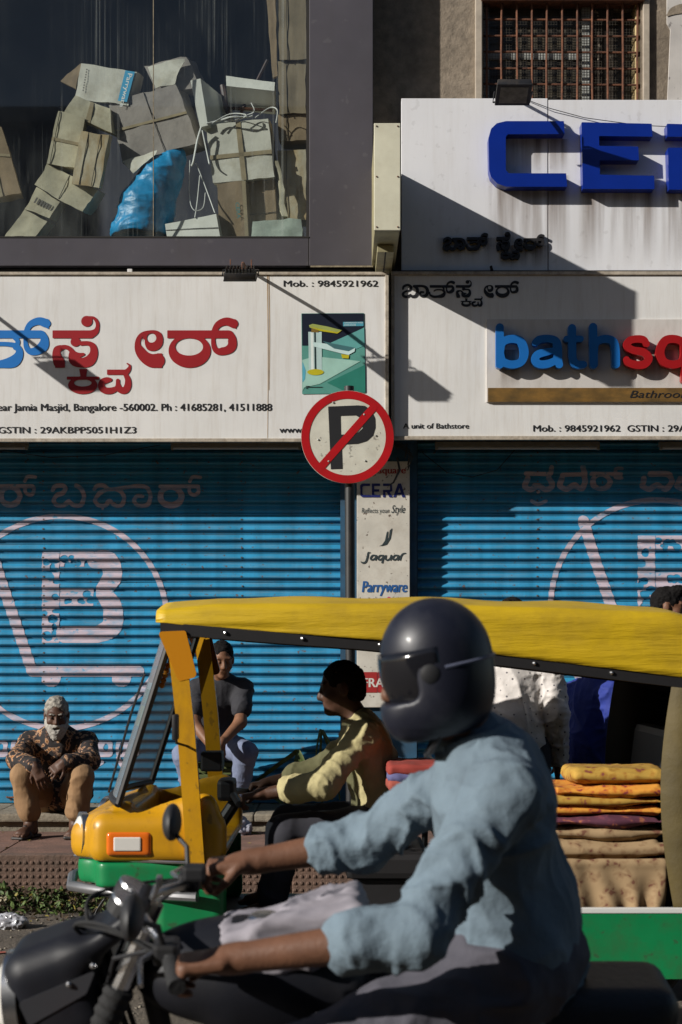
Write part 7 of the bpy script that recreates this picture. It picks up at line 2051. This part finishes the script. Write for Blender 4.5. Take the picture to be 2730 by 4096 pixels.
o = bb.obj('front_mudguard', M_bk, BK, smooth=True); md = o.modifiers.new('t', 'SOLIDIFY'); md.thickness = 0.005
def engine(f):
    f.box((-0.02, 0, 0.42), (0.20, 0.13, 0.14), None, 0.05, 0.0); f.box((-0.10, 0, 0.58), (0.09, 0.10, 0.10), None, 0.02, 0.03)
bsdf('engine', (-0.4, -0.25, 0.2), (0.3, 0.25, 0.75), engine, M_stl, 0.014)
bb = B(); bb.tube([(-0.42, 0, 0.92), (-0.36, 0, 0.62), (-0.16, 0, 0.30), (0.22, 0, 0.28), (0.58, 0, 0.29)], 0.024, 10); bb.tube([(-0.40, 0, 0.88), (0.0, 0, 0.72), (0.66, 0, 0.74)], 0.022, 10); auto_smooth(bb.obj('frame_tube', M_bkm, BK))
bb = B(); bb.tube([(-0.10, -0.12, 0.50), (-0.16, -0.15, 0.30), (0.1, -0.16, 0.24), (0.40, -0.17, 0.28), (0.85, -0.18, 0.36)], [0.02, 0.02, 0.025, 0.045, 0.04], 12); auto_smooth(bb.obj('exhaust', M_chr, BK))
def tail(f): f.box((0.55, 0, 0.70), (0.26, 0.10, 0.05), None, 0.04, 0.0); f.ell((0.80, 0, 0.72), (0.06, 0.07, 0.04), None, 0.03)
bsdf('tail_panel', (0.2, -0.2, 0.6), (0.95, 0.2, 0.85), tail, M_bk, 0.012)
# pale cloth folded over the tank
f = Sdf((-0.42, 2.88, 0.78), (0.28, 3.48, 1.15), 0.006)
f.box((-0.10, 3.15, 0.962), (0.150, 0.125, 0.024), [[0.97, 0, 0.24], [0, 1, 0], [-0.24, 0, 0.97]], 0.022, 0.0); f.box((-0.07, 3.05, 0.93), (0.12, 0.016, 0.05), [[0.97, 0, 0.24], [0, 1, 0], [-0.24, 0, 0.97]], 0.014, 0.02)
bag_f = limb_folds([((-0.25, 3.15, 0.93), (0.06, 3.15, 1.0), 0.45, 17.0)], 0.015, 91)
mesh_obj('white_cloth', f.mesh('white_cloth', bag_f), mat('pale lavender cloth', (0.27, 0.25, 0.28), 0.85, var=0.25, vscale=12), None, label='pale folded cloth lying over the motorcycle tank before the rider', cat='cloth')
# cables, gaiters, dials and small hardware
for k, (y0, z0, y1, z1) in enumerate(((-0.235, 0.985, -0.03, 0.72), (-0.215, 0.99, 0.03, 0.70), (0.235, 0.985, 0.05, 0.70), (0.215, 0.99, -0.05, 0.72))):
    bb = B(); bb.tube(smooth_pts([(-0.365, y0, z0), (-0.47, y0 * 0.75, 1.02 - 0.015 * k), (-0.545, y0 * 0.35, 0.985), (-0.50, y1, 0.90), (-0.44, y1, z1)], 6), 0.0042, 6); auto_smooth(bb.obj('control_cable', M_rub, BK))
for sgn in (-1, 1):
    a0, a1 = V(-0.455, sgn * 0.085, 0.855), V(-0.565, sgn * 0.085, 0.607)
    bb = B(); bb.tube([a0.lerp(a1, t) for t in np.linspace(0, 1, 25)], [0.030 + 0.005 * (i % 2) for i in range(25)], 12); auto_smooth(bb.obj('fork_gaiter', M_rub, BK))
    dc = V(-0.45, sgn * 0.05, 1.0) + V(0.6, 0, 1).normalized() * 0.031
    bb = B(); bb.lathe(tuple(dc), (0.6, 0, 1), [(0, 0.034), (0.001, 0.034), (0.0012, 0.0001)], 20); bb.obj('dial_glass', mat('dial face', (0.10, 0.10, 0.10), 0.12, var=0.6, vscale=90, var_col=(0.5, 0.5, 0.48)), BK)
    bb = B(); bb.lathe(tuple(dc - V(0.6, 0, 1).normalized() * 0.004), (0.6, 0, 1), [(0, 0.0345), (0, 0.041), (0.006, 0.040), (0.006, 0.0345)], 24); auto_smooth(bb.obj('dial_ring', M_chr, BK))
    for q in (0.0, 0.05):
        B().sph((-0.555 + q, sgn * 0.108, 0.87 + q * 0.8), 0.007, 8, 6).obj('bolt', M_chr, BK)
B().box((-0.325, 0.19, 1.015), (0.05, 0.04, 0.035), 0.008).obj('fluid_reservoir', M_bkm, BK)
bb = B(); bb.tube([(-0.40, 0, 1.005), (-0.385, 0, 1.045)], 0.008, 8); bb.box((-0.38, 0, 1.055), (0.012, 0.028, 0.022), 0.003); bb.obj('ignition_key', M_chr, BK, kind='stuff')
g = Glyph().pg([(-0.50, -0.90), (-0.66, -0.83), (-0.64, -0.78), (-0.52, -0.85)])
for sgn in (-1, 1):
    mesh_obj('cowl_stripe', glyph_mesh(g, lambda vx, vy, sgn=sgn: np.stack([vx, np.full(vx.shape, sgn * 0.1055), -vy], 1), 0.006, depth=0.002, dirv=(0, sgn, 0)), mat('dark cowl stripe', (0.035, 0.036, 0.042), 0.45), BK)
# --- rider
def rider():
    ly = lambda x, y, z: V(x, 3.30 + y * math.cos(LEAN) - z * math.sin(LEAN), y * math.sin(LEAN) + z * math.cos(LEAN))
    J = dict(pel=ly(0.345, 0, 0.90), neck=V(0.300, 3.10, 1.325), head=P(1742, 2686, 3.08), hf=V(-1, 0.05, -0.20), hu=V(-0.2, -0.05, 1),
             sh_l=V(0.318, 2.915, 1.262), el_l=P(1655, 3745, 2.80), wr_l=P(905, 3955, 2.785), sh_r=V(0.30, 3.29, 1.290), el_r=V(0.06, 3.47, 1.08), wr_r=P(930, 3440, 3.44),
             hip_l=ly(0.33, -0.11, 0.875), kn_l=ly(-0.08, -0.23, 0.74), an_l=ly(0.10, -0.20, 0.33), toe_l=V(-1, -0.05, 0), hip_r=ly(0.33, 0.11, 0.875), kn_r=ly(-0.08, 0.23, 0.74), an_r=ly(0.10, 0.20, 0.33), toe_r=V(-1, 0.05, 0))
    gl, gr = ly(-0.316, -0.315, 0.970), ly(-0.316, 0.315, 0.970)
    J['wr_l'] = gl + V(0.105, 0.0, 0.030); J['wr_r'] = gr + V(0.105, 0.0, 0.030)
    hands = dict(l=dict(d=V(-1, 0, -0.12), n=V(-0.05, -0.15, 1), side=1, curl=1.02, thumb=0.9), r=dict(d=V(-1, 0, -0.12), n=V(-0.05, -0.15, 1), side=-1, curl=1.02, thumb=0.9))
    root, at, R, lo, hi = person('motorcycle rider in dark helmet and pale blue-grey shirt leaning towards the handlebar', J, SK_N, h=0.0058, hands=hands, ears=False)
    ms = mat('pale denim shirt', (0.135, 0.185, 0.225), 0.9, var=0.3, vscale=6, bump=0.003, bscale=60, bstretch=(1, 1, 1), dirt=0.2, dirt_col=(0.14, 0.19, 0.25), dscale=10)
    def shirt(F_):
        torso_sdf(F_, J, 0.018, 0.06)
        F_.cap(J['pel'] + V(0.01, 0, 0.08), J['pel'] + V(0.02, 0, -0.05), 0.145, 0.14, 0.06)
        for s in ('l', 'r'):
            arm_sdf(F_, J, s, 0.016, 1.30, 1.7)
            C_ = J['el_' + s].lerp(J['wr_' + s], 0.24); D_ = J['el_' + s].lerp(J['wr_' + s], 0.33); F_.cap(C_, D_, 0.058, 0.056, 0.006)
        F_.cap(J['neck'] - V(-0.02, 0, 0.03), J['neck'] + V(-0.02, 0, 0.015), 0.072, 0.066, 0.03)
    garment('shirt', root, lo, hi, shirt, ms, h=0.0065, amp=0.013, seed=101, J=J)
    nk = J['neck']; F_ = Sdf(np.array(nk) - 0.16, np.array(nk) + 0.16, 0.006)
    F_.cap(nk + V(-0.012, 0, -0.03), nk + V(-0.03, 0, 0.045), 0.088, 0.076, 0.0); F_.cap(nk + V(-0.03, 0, 0.0), nk + V(-0.05, 0, 0.12), 0.066, 0.066, 0.0, 'sub'); F_.cut(nk + V(-0.02, 0, 0.034), (-0.35, 0, 1)); F_.cut(nk + V(0, 0, -0.03), (0.3, 0, -1)); F_.ell(nk + V(-0.11, 0, 0.0), (0.06, 0.03, 0.08), None, 0.005, 'sub')
    mesh_obj('collar', F_.mesh('collar'), ms, root)
    def tr_(F_):
        F_.ell(J['pel'] - V(0, 0, 0.01), (0.17, 0.18, 0.13), None, 0.05)
        for s in ('l', 'r'): leg_sdf(F_, J, s, 0.020, 1.95, 0.015)
    garment('trousers', root, lo, hi, tr_, mat('grey lavender trousers', (0.075, 0.072, 0.09), 0.9, var=0.25, vscale=8, bump=0.005, bscale=20), h=0.009, amp=0.009, seed=103, J=J)
    for s in ('l', 'r'):
        A = J['an_' + s]; F_ = Sdf(np.array(A) - 0.24, np.array(A) + 0.24, 0.009); foot_sdf(F_, A, J['toe_' + s], 1.0, False, 1.22); F_.cut(A + V(0, 0, 0.02), (0, 0, 1)); mesh_obj('shoe', F_.mesh('shoe'), M_shoe, root)
    # helmet: shell with chin bar, dark visor, thin trim
    hm = empty('helmet', tuple(J['head'] - Vector(root['wl'])), parent=root); hm['wl'] = list(J['head'])
    c = np.array(J['head'])
    F_ = Sdf(c - 0.24, c + 0.24, 0.005)
    shell = lambda F_, g: (F_.ell(at(0, -0.008, 0.030), (0.108 + g, 0.115 + g, 0.121 + g), R, 0.0), F_.ell(at(0, 0.006, -0.066), (0.102 + g, 0.107 + g, 0.086 + g), R, 0.07), F_.box(at(0, 0.070, -0.082), (0.070 + g, 0.042 + g, 0.034 + g), R, 0.03, 0.05))
    shell(F_, 0.0)
    F_.ell(at(0, 0.0, -0.01), (0.092, 0.105, 0.125), R, 0.01, 'sub')
    F_.box(at(0, 0.115, 0.002), (0.16, 0.075, 0.046), R, 0.02, 0.006, 'sub')
    F_.cut(at(0, 0, -0.130), tuple(at(0, 0, -1) - at(0, 0, 0)))
    mesh_obj('shell', F_.mesh('shell'), mat('midnight helmet', (0.007, 0.008, 0.016), 0.45, coat=0.08, spec=0.4, dirt=0.25, dirt_col=(0.07, 0.07, 0.08), dscale=9), hm)
    bb = B(); rows = []
    for e_ in np.linspace(-0.072, 0.056, 10):
        kz = math.sqrt(max(0.0, 1 - ((e_ - 0.015) / 0.150) ** 2))
        rows.append([at(0.1105 * kz * math.sin(a_), -0.006 + 0.1205 * kz * math.cos(a_), e_) for a_ in np.linspace(-1.62, 1.62, 30)])
    bb.loft(rows)
    o = bb.obj('visor', mat('dark visor', (0.008, 0.008, 0.010), 0.10, spec=0.6), hm, smooth=True)
    md = o.modifiers.new('t', 'SOLIDIFY'); md.thickness = 0.003
    for k in (-1, 1):
        bb = B(); bb.lathe(at(k * 0.107, 0.012, 0.005), tuple(at(k, 0, 0) - at(0, 0, 0)), [(-0.01, 0.02), (0.006, 0.019), (0.009, 0.012), (0.0092, 0.001)], 18); auto_smooth(bb.obj('visor_pivot', M_bkm, hm))
    bb = B(); bb.tube([at(-0.1095 * math.cos(t), -0.008 - 0.1165 * math.sin(t), 0.012) for t in np.linspace(0.1, math.pi - 0.1, 20)], 0.004, 6); auto_smooth(bb.obj('trim_band', mat('grey helmet trim', (0.10, 0.11, 0.16), 0.4), hm))
    bb = B(); bb.tube([at(-0.085, 0.0, -0.10), at(-0.045, 0.04, -0.155), at(0.0, 0.05, -0.165), at(0.045, 0.04, -0.155), at(0.085, 0, -0.10)], 0.007, 6); auto_smooth(bb.obj('chin_strap', M_bkm, hm))
rider()
# ------------------------------------------------------------------ kerbside litter, weeds, cut leaves, plastic bags
rl = random.Random(23)
M_lg = mat('leaf green', (0.075, 0.12, 0.018), 0.7, var=0.5, vscale=20, var_col=(0.03, 0.055, 0.012))
M_ly = mat('leaf yellow', (0.30, 0.24, 0.04), 0.7, var=0.4, vscale=20)
M_lb = mat('leaf brown', (0.07, 0.045, 0.022), 0.8, var=0.4, vscale=20)
M_pet = mat('wilted petal', (0.50, 0.44, 0.30), 0.8, var=0.4, vscale=25)
def leaf(bm_, c, L_, W, yaw, pitch, roll, curl=0.3):
    R = Matrix.Rotation(yaw, 3, 'Z') @ Matrix.Rotation(pitch, 3, 'Y') @ Matrix.Rotation(roll, 3, 'X')
    rows = []
    for t, w in ((0, 0.1), (0.25, 0.8), (0.55, 1.0), (0.82, 0.6), (1.0, 0.05)):
        z = -curl * L_ * (t - 0.4) ** 2
        rows.append([bm_.verts.new(Vector(c) + R @ V((t - 0.5) * L_, s * w * W / 2, z + abs(s) * W * 0.12)) for s in (-1, 0, 1)])
    for a, b_ in zip(rows, rows[1:]):
        for k in range(2): bm_.faces.new((a[k], a[k + 1], b_[k + 1], b_[k]))
def scatter(name, m, n, fpos, size, label, cat, kind='stuff', flat=0.5):
    bb = B()
    for _ in range(n):
        c = fpos()
        L_ = rl.uniform(*size)
        leaf(bb.bm, c, L_, L_ * rl.uniform(0.3, 0.6), rl.uniform(0, 6.28), rl.gauss(0, flat), rl.gauss(0, flat), rl.uniform(-0.5, 0.9))
    return mesh_obj(name, bb.mesh(name, normals=False), m, None, label=label, cat=cat, kind=kind)
def heap_pos():
    x = rl.uniform(-2.6, -1.25); w = max(0.1, 1 - ((x + 2.1) / 0.95) ** 2)
    y = Y_KERB + 0.03 - abs(rl.gauss(0, 0.20)) - 0.01; hgt = max(0, 0.11 * w * (1 - (Y_KERB - y) / 0.5))
    return V(x, y, rl.uniform(0.004, 0.012 + max(hgt, 0.0)))
scatter('litter_leaves', M_lg, 1500, heap_pos, (0.02, 0.06), 'heap of green vegetable leaves swept against the kerb', 'leaf litter', flat=0.7)
scatter('litter_leaves', M_lb, 1200, heap_pos, (0.02, 0.055), 'dark rotting leaves mixed into the heap at the kerb', 'leaf litter', flat=0.6)
scatter('litter_leaves', M_ly, 300, heap_pos, (0.015, 0.04), 'yellow leaf scraps lying on the heap at the kerb', 'leaf litter', flat=0.6)
def pet_pos():
    k = rl.choice(((-2.28, 8.86, 0.06), (-2.05, 8.82, 0.06), (-1.93, 8.42, 0.02)))
    return V(k[0] + rl.gauss(0, 0.05), k[1] + rl.gauss(0, 0.04), k[2] + rl.uniform(0, 0.03))
scatter('litter_petals', M_pet, 260, pet_pos, (0.012, 0.03), 'pale wilted flower petals on the heap and beside the clear plastic', 'petals')
def road_pos(): return V(rl.uniform(-2.4, -0.9), rl.uniform(6.4, 9.0), rl.uniform(0.003, 0.008))
scatter('litter_leaves', M_lb, 240, road_pos, (0.008, 0.035), 'small dry leaf crumbs strewn over the road by the kerb', 'leaf litter', flat=0.25)
def pave_pos(): return V(rl.uniform(-2.5, 1.5), rl.uniform(Y_KERB + 0.1, Y_LEDGE), Z_PAVE + rl.uniform(0.003, 0.008))
scatter('litter_leaves', M_ly, 60, pave_pos, (0.01, 0.035), 'yellowish leaf scraps scattered on the red pavement', 'leaf litter', flat=0.25)
def led_pos(): return V(rl.uniform(-2.5, 1.5), rl.uniform(Y_SHUT - 0.16, Y_SHUT - 0.05), Z_LEDGE + rl.uniform(0.003, 0.01))
scatter('litter_leaves', M_lg, 70, led_pos, (0.01, 0.035), 'leaf scraps along the foot of the shutters', 'leaf litter', flat=0.3)
# pebbles and grit on the road edge
gv, gq = [], []
for _ in range(420):
    x, y = rl.uniform(-2.5, -0.8), rl.uniform(6.3, 9.05); r = rl.uniform(0.003, 0.010); n0 = len(gv)
    for zz, rr_, off in ((0.0, 1.0, 0.0), (r * 0.6, 0.85, 0.5), (r * 0.9, 0.3, 0.2)):
        gv += [(x + r * rr_ * math.cos(a_ + off), y + r * rr_ * math.sin(a_ + off), zz) for a_ in (0, 1.57, 3.14, 4.71)]
    for k in range(2):
        gq += [(n0 + 4 * k + j, n0 + 4 * k + (j + 1) % 4, n0 + 4 * k + 4 + (j + 1) % 4, n0 + 4 * k + 4 + j) for j in range(4)]
    gq.append((n0 + 8, n0 + 9, n0 + 10, n0 + 11))
mesh_obj('grit', np_mesh('grit', gv, gq), mat('road grit', (0.22, 0.19, 0.15), 0.9, var=0.5, vscale=30), None, label='loose grit and pebbles on the road edge', cat='grit', kind='stuff')
# feathery green weed
wd = empty('weed', tuple(V(-2.06, 8.45, 0)), label='feathery bright green herb bunch lying by the kerb', cat='plant')
bb = B()
for _ in range(900):
    a, e = rl.uniform(0, 6.28), rl.uniform(0.1, 1.35)
    d = V(math.cos(a) * math.cos(e), math.sin(a) * math.cos(e), math.sin(e))
    p0 = V(-2.06, 8.45, 0.01) + d * rl.uniform(0.02, 0.10); L_ = rl.uniform(0.03, 0.08)
    p1 = p0 + (d + V(rl.gauss(0, .5), rl.gauss(0, .5), rl.gauss(0, .4))).normalized() * L_
    s = V(rl.gauss(0, 1), rl.gauss(0, 1), rl.gauss(0, 1)).normalized() * 0.003
    bb.poly([p0 - s, p0 + s, p1])
mesh_obj('foliage', bb.mesh('foliage', normals=False), mat('herb green', (0.09, 0.19, 0.015), 0.7, var=0.4, vscale=30), wd)
bb = B()
for k in range(7):
    a = k * 0.9
    bb.tube([(-2.06, 8.45, 0.004), (-2.06 + 0.05 * math.cos(a), 8.45 + 0.05 * math.sin(a), 0.05), (-2.06 + 0.10 * math.cos(a), 8.45 + 0.10 * math.sin(a), 0.10)], [0.004, 0.003, 0.002], 5)
bb.obj('stem', MATS['herb green'], wd)
# crumpled plastic
def crumple(label, c, size, m, seed, name='plastic_bag', cat='bag'):
    f = Sdf(np.array(c) - np.array(size) * 1.6, np.array(c) + np.array(size) * 1.6, min(size) / 9)
    f.ell(c, size, None, 0.0); f.ell((c[0] + size[0] * 0.5, c[1], c[2] - size[2] * 0.2), (size[0] * 0.6, size[1] * 0.8, size[2] * 0.6), None, 0.03)
    f.cut((0, 0, c[2] - size[2] * 0.75), (0, 0, -1))
    me = f.mesh(name, cloth_folds(min(size) * 0.42, 2.2 / max(size), seed, (1, 1, 1)))
    me.shade_flat() if hasattr(me, 'shade_flat') else None
    return mesh_obj(name, me, m, None, label=label, cat=cat)
M_clr = mat('clear plastic', (0.50, 0.51, 0.55), 0.18, spec=0.8, var=0.5, vscale=25, var_col=(0.16, 0.15, 0.16))
crumple('crumpled clear plastic bag on the road beside the green herb', (-1.86, 8.32, 0.030), (0.10, 0.06, 0.042), M_clr, 5)
crumple('crumpled white plastic bag on the ledge at the perched man\'s shoe', tuple(P(908, 3268, 10.36) + V(0, 0, 0.0)), (0.06, 0.05, 0.05), mat('white plastic', (0.6, 0.6, 0.6), 0.35, var=0.3, vscale=20), 6)
q = P(935, 3338, 10.15); crumple('grey plastic bag standing on the pavement below the perched man', (q.x, 10.15, Z_PAVE + 0.05), (0.095, 0.07, 0.065), mat('grey plastic', (0.36, 0.36, 0.42), 0.3, var=0.4, vscale=18, spec=0.7), 7)
bb = B(); bb.box(tuple(V(-1.73, 7.6, 0.006)), (0.06, 0.03, 0.004), 0.001, rot=Matrix.Rotation(0.4, 3, 'Z')); bb.obj('paper_scrap', mat('red paper', (0.35, 0.10, 0.07), 0.8), None, label='small reddish paper scrap on the road', cat='paper')
# cut leafy stalks leaning on the left shutter
st = empty('leaf_stalks', tuple(V(P(1230, 0, 10.7).x, 10.75, Z_LEDGE)), label='bundle of long green cut leaves leaning against the left shutter behind the driver', cat='plant')
M_blade = mat('long blade green', (0.085, 0.115, 0.02), 0.6, var=0.5, vscale=12, var_col=(0.035, 0.05, 0.012))
M_blade2 = mat('long blade yellowing', (0.24, 0.22, 0.05), 0.65, var=0.4, vscale=12)
def blade(pts, w, m):
    pts = [P(x, y, Y) for x, y, Y in pts]
    sm = smooth_pts([tuple(p) for p in pts], 5); n = len(sm); bb = B(); rows = []
    for i, p in enumerate(sm):
        t = i / (n - 1); ww = w * math.sin(math.pi * min(1, 0.15 + t * 0.85)) ** 0.7 + 0.002
        p = Vector(p); d = (Vector(sm[min(i + 1, n - 1)]) - Vector(sm[max(i - 1, 0)])).normalized(); s = d.cross(V(0.2, -1, 0.1)).normalized()
        rows.append([p - s * ww, p + V(0, 0.3 * ww, -0.2 * ww), p + s * ww])
    bb.loft(rows); bb.obj('leaf_blade', m, st, smooth=True)
for k, (pts, w) in enumerate((
    ([(1010, 3140, 10.9), (1080, 3085, 10.8), (1170, 3020, 10.75), (1195, 3008, 10.7), (1225, 3070, 10.6), (1245, 3110, 10.6)], 0.014),
    ([(1250, 3200, 10.85), (1205, 3090, 10.8), (1190, 3010, 10.75), (1215, 3080, 10.62), (1235, 3120, 10.6)], 0.013),
    ([(1180, 3210, 10.85), (1180, 3100, 10.8), (1190, 3012, 10.78), (1170, 3120, 10.62), (1172, 3190, 10.6)], 0.010),
    ([(1330, 3200, 10.85), (1320, 3080, 10.8), (1312, 3000, 10.78), (1330, 3010, 10.66), (1360, 3090, 10.6)], 0.012),
    ([(1290, 3210, 10.85), (1290, 3100, 10.8), (1312, 3000, 10.78), (1270, 3090, 10.62), (1262, 3170, 10.6)], 0.012),
    ([(1270, 3200, 10.85), (1280, 3060, 10.85), (1285, 2920, 10.85), (1270, 2980, 10.75), (1262, 3060, 10.7)], 0.007),
    ([(1360, 3200, 10.85), (1340, 3060, 10.85), (1288, 2920, 10.85), (1330, 2990, 10.75), (1360, 3050, 10.7)], 0.007),
    ([(1060, 3150, 10.8), (1100, 3190, 10.7), (1130, 3215, 10.6)], 0.014),
    ([(1005, 3330, 10.2), (1060, 3352, 10.12), (1120, 3378, 10.05)], 0.012),
    ([(1400, 3210, 10.85), (1385, 3090, 10.8), (1370, 3010, 10.78), (1400, 3040, 10.66), (1430, 3110, 10.6)], 0.012),
    ([(1140, 3212, 10.85), (1150, 3150, 10.75), (1100, 3140, 10.65), (1050, 3165, 10.6)], 0.012))):
    blade(pts, w, M_blade2 if k in (8, 3) else M_blade)
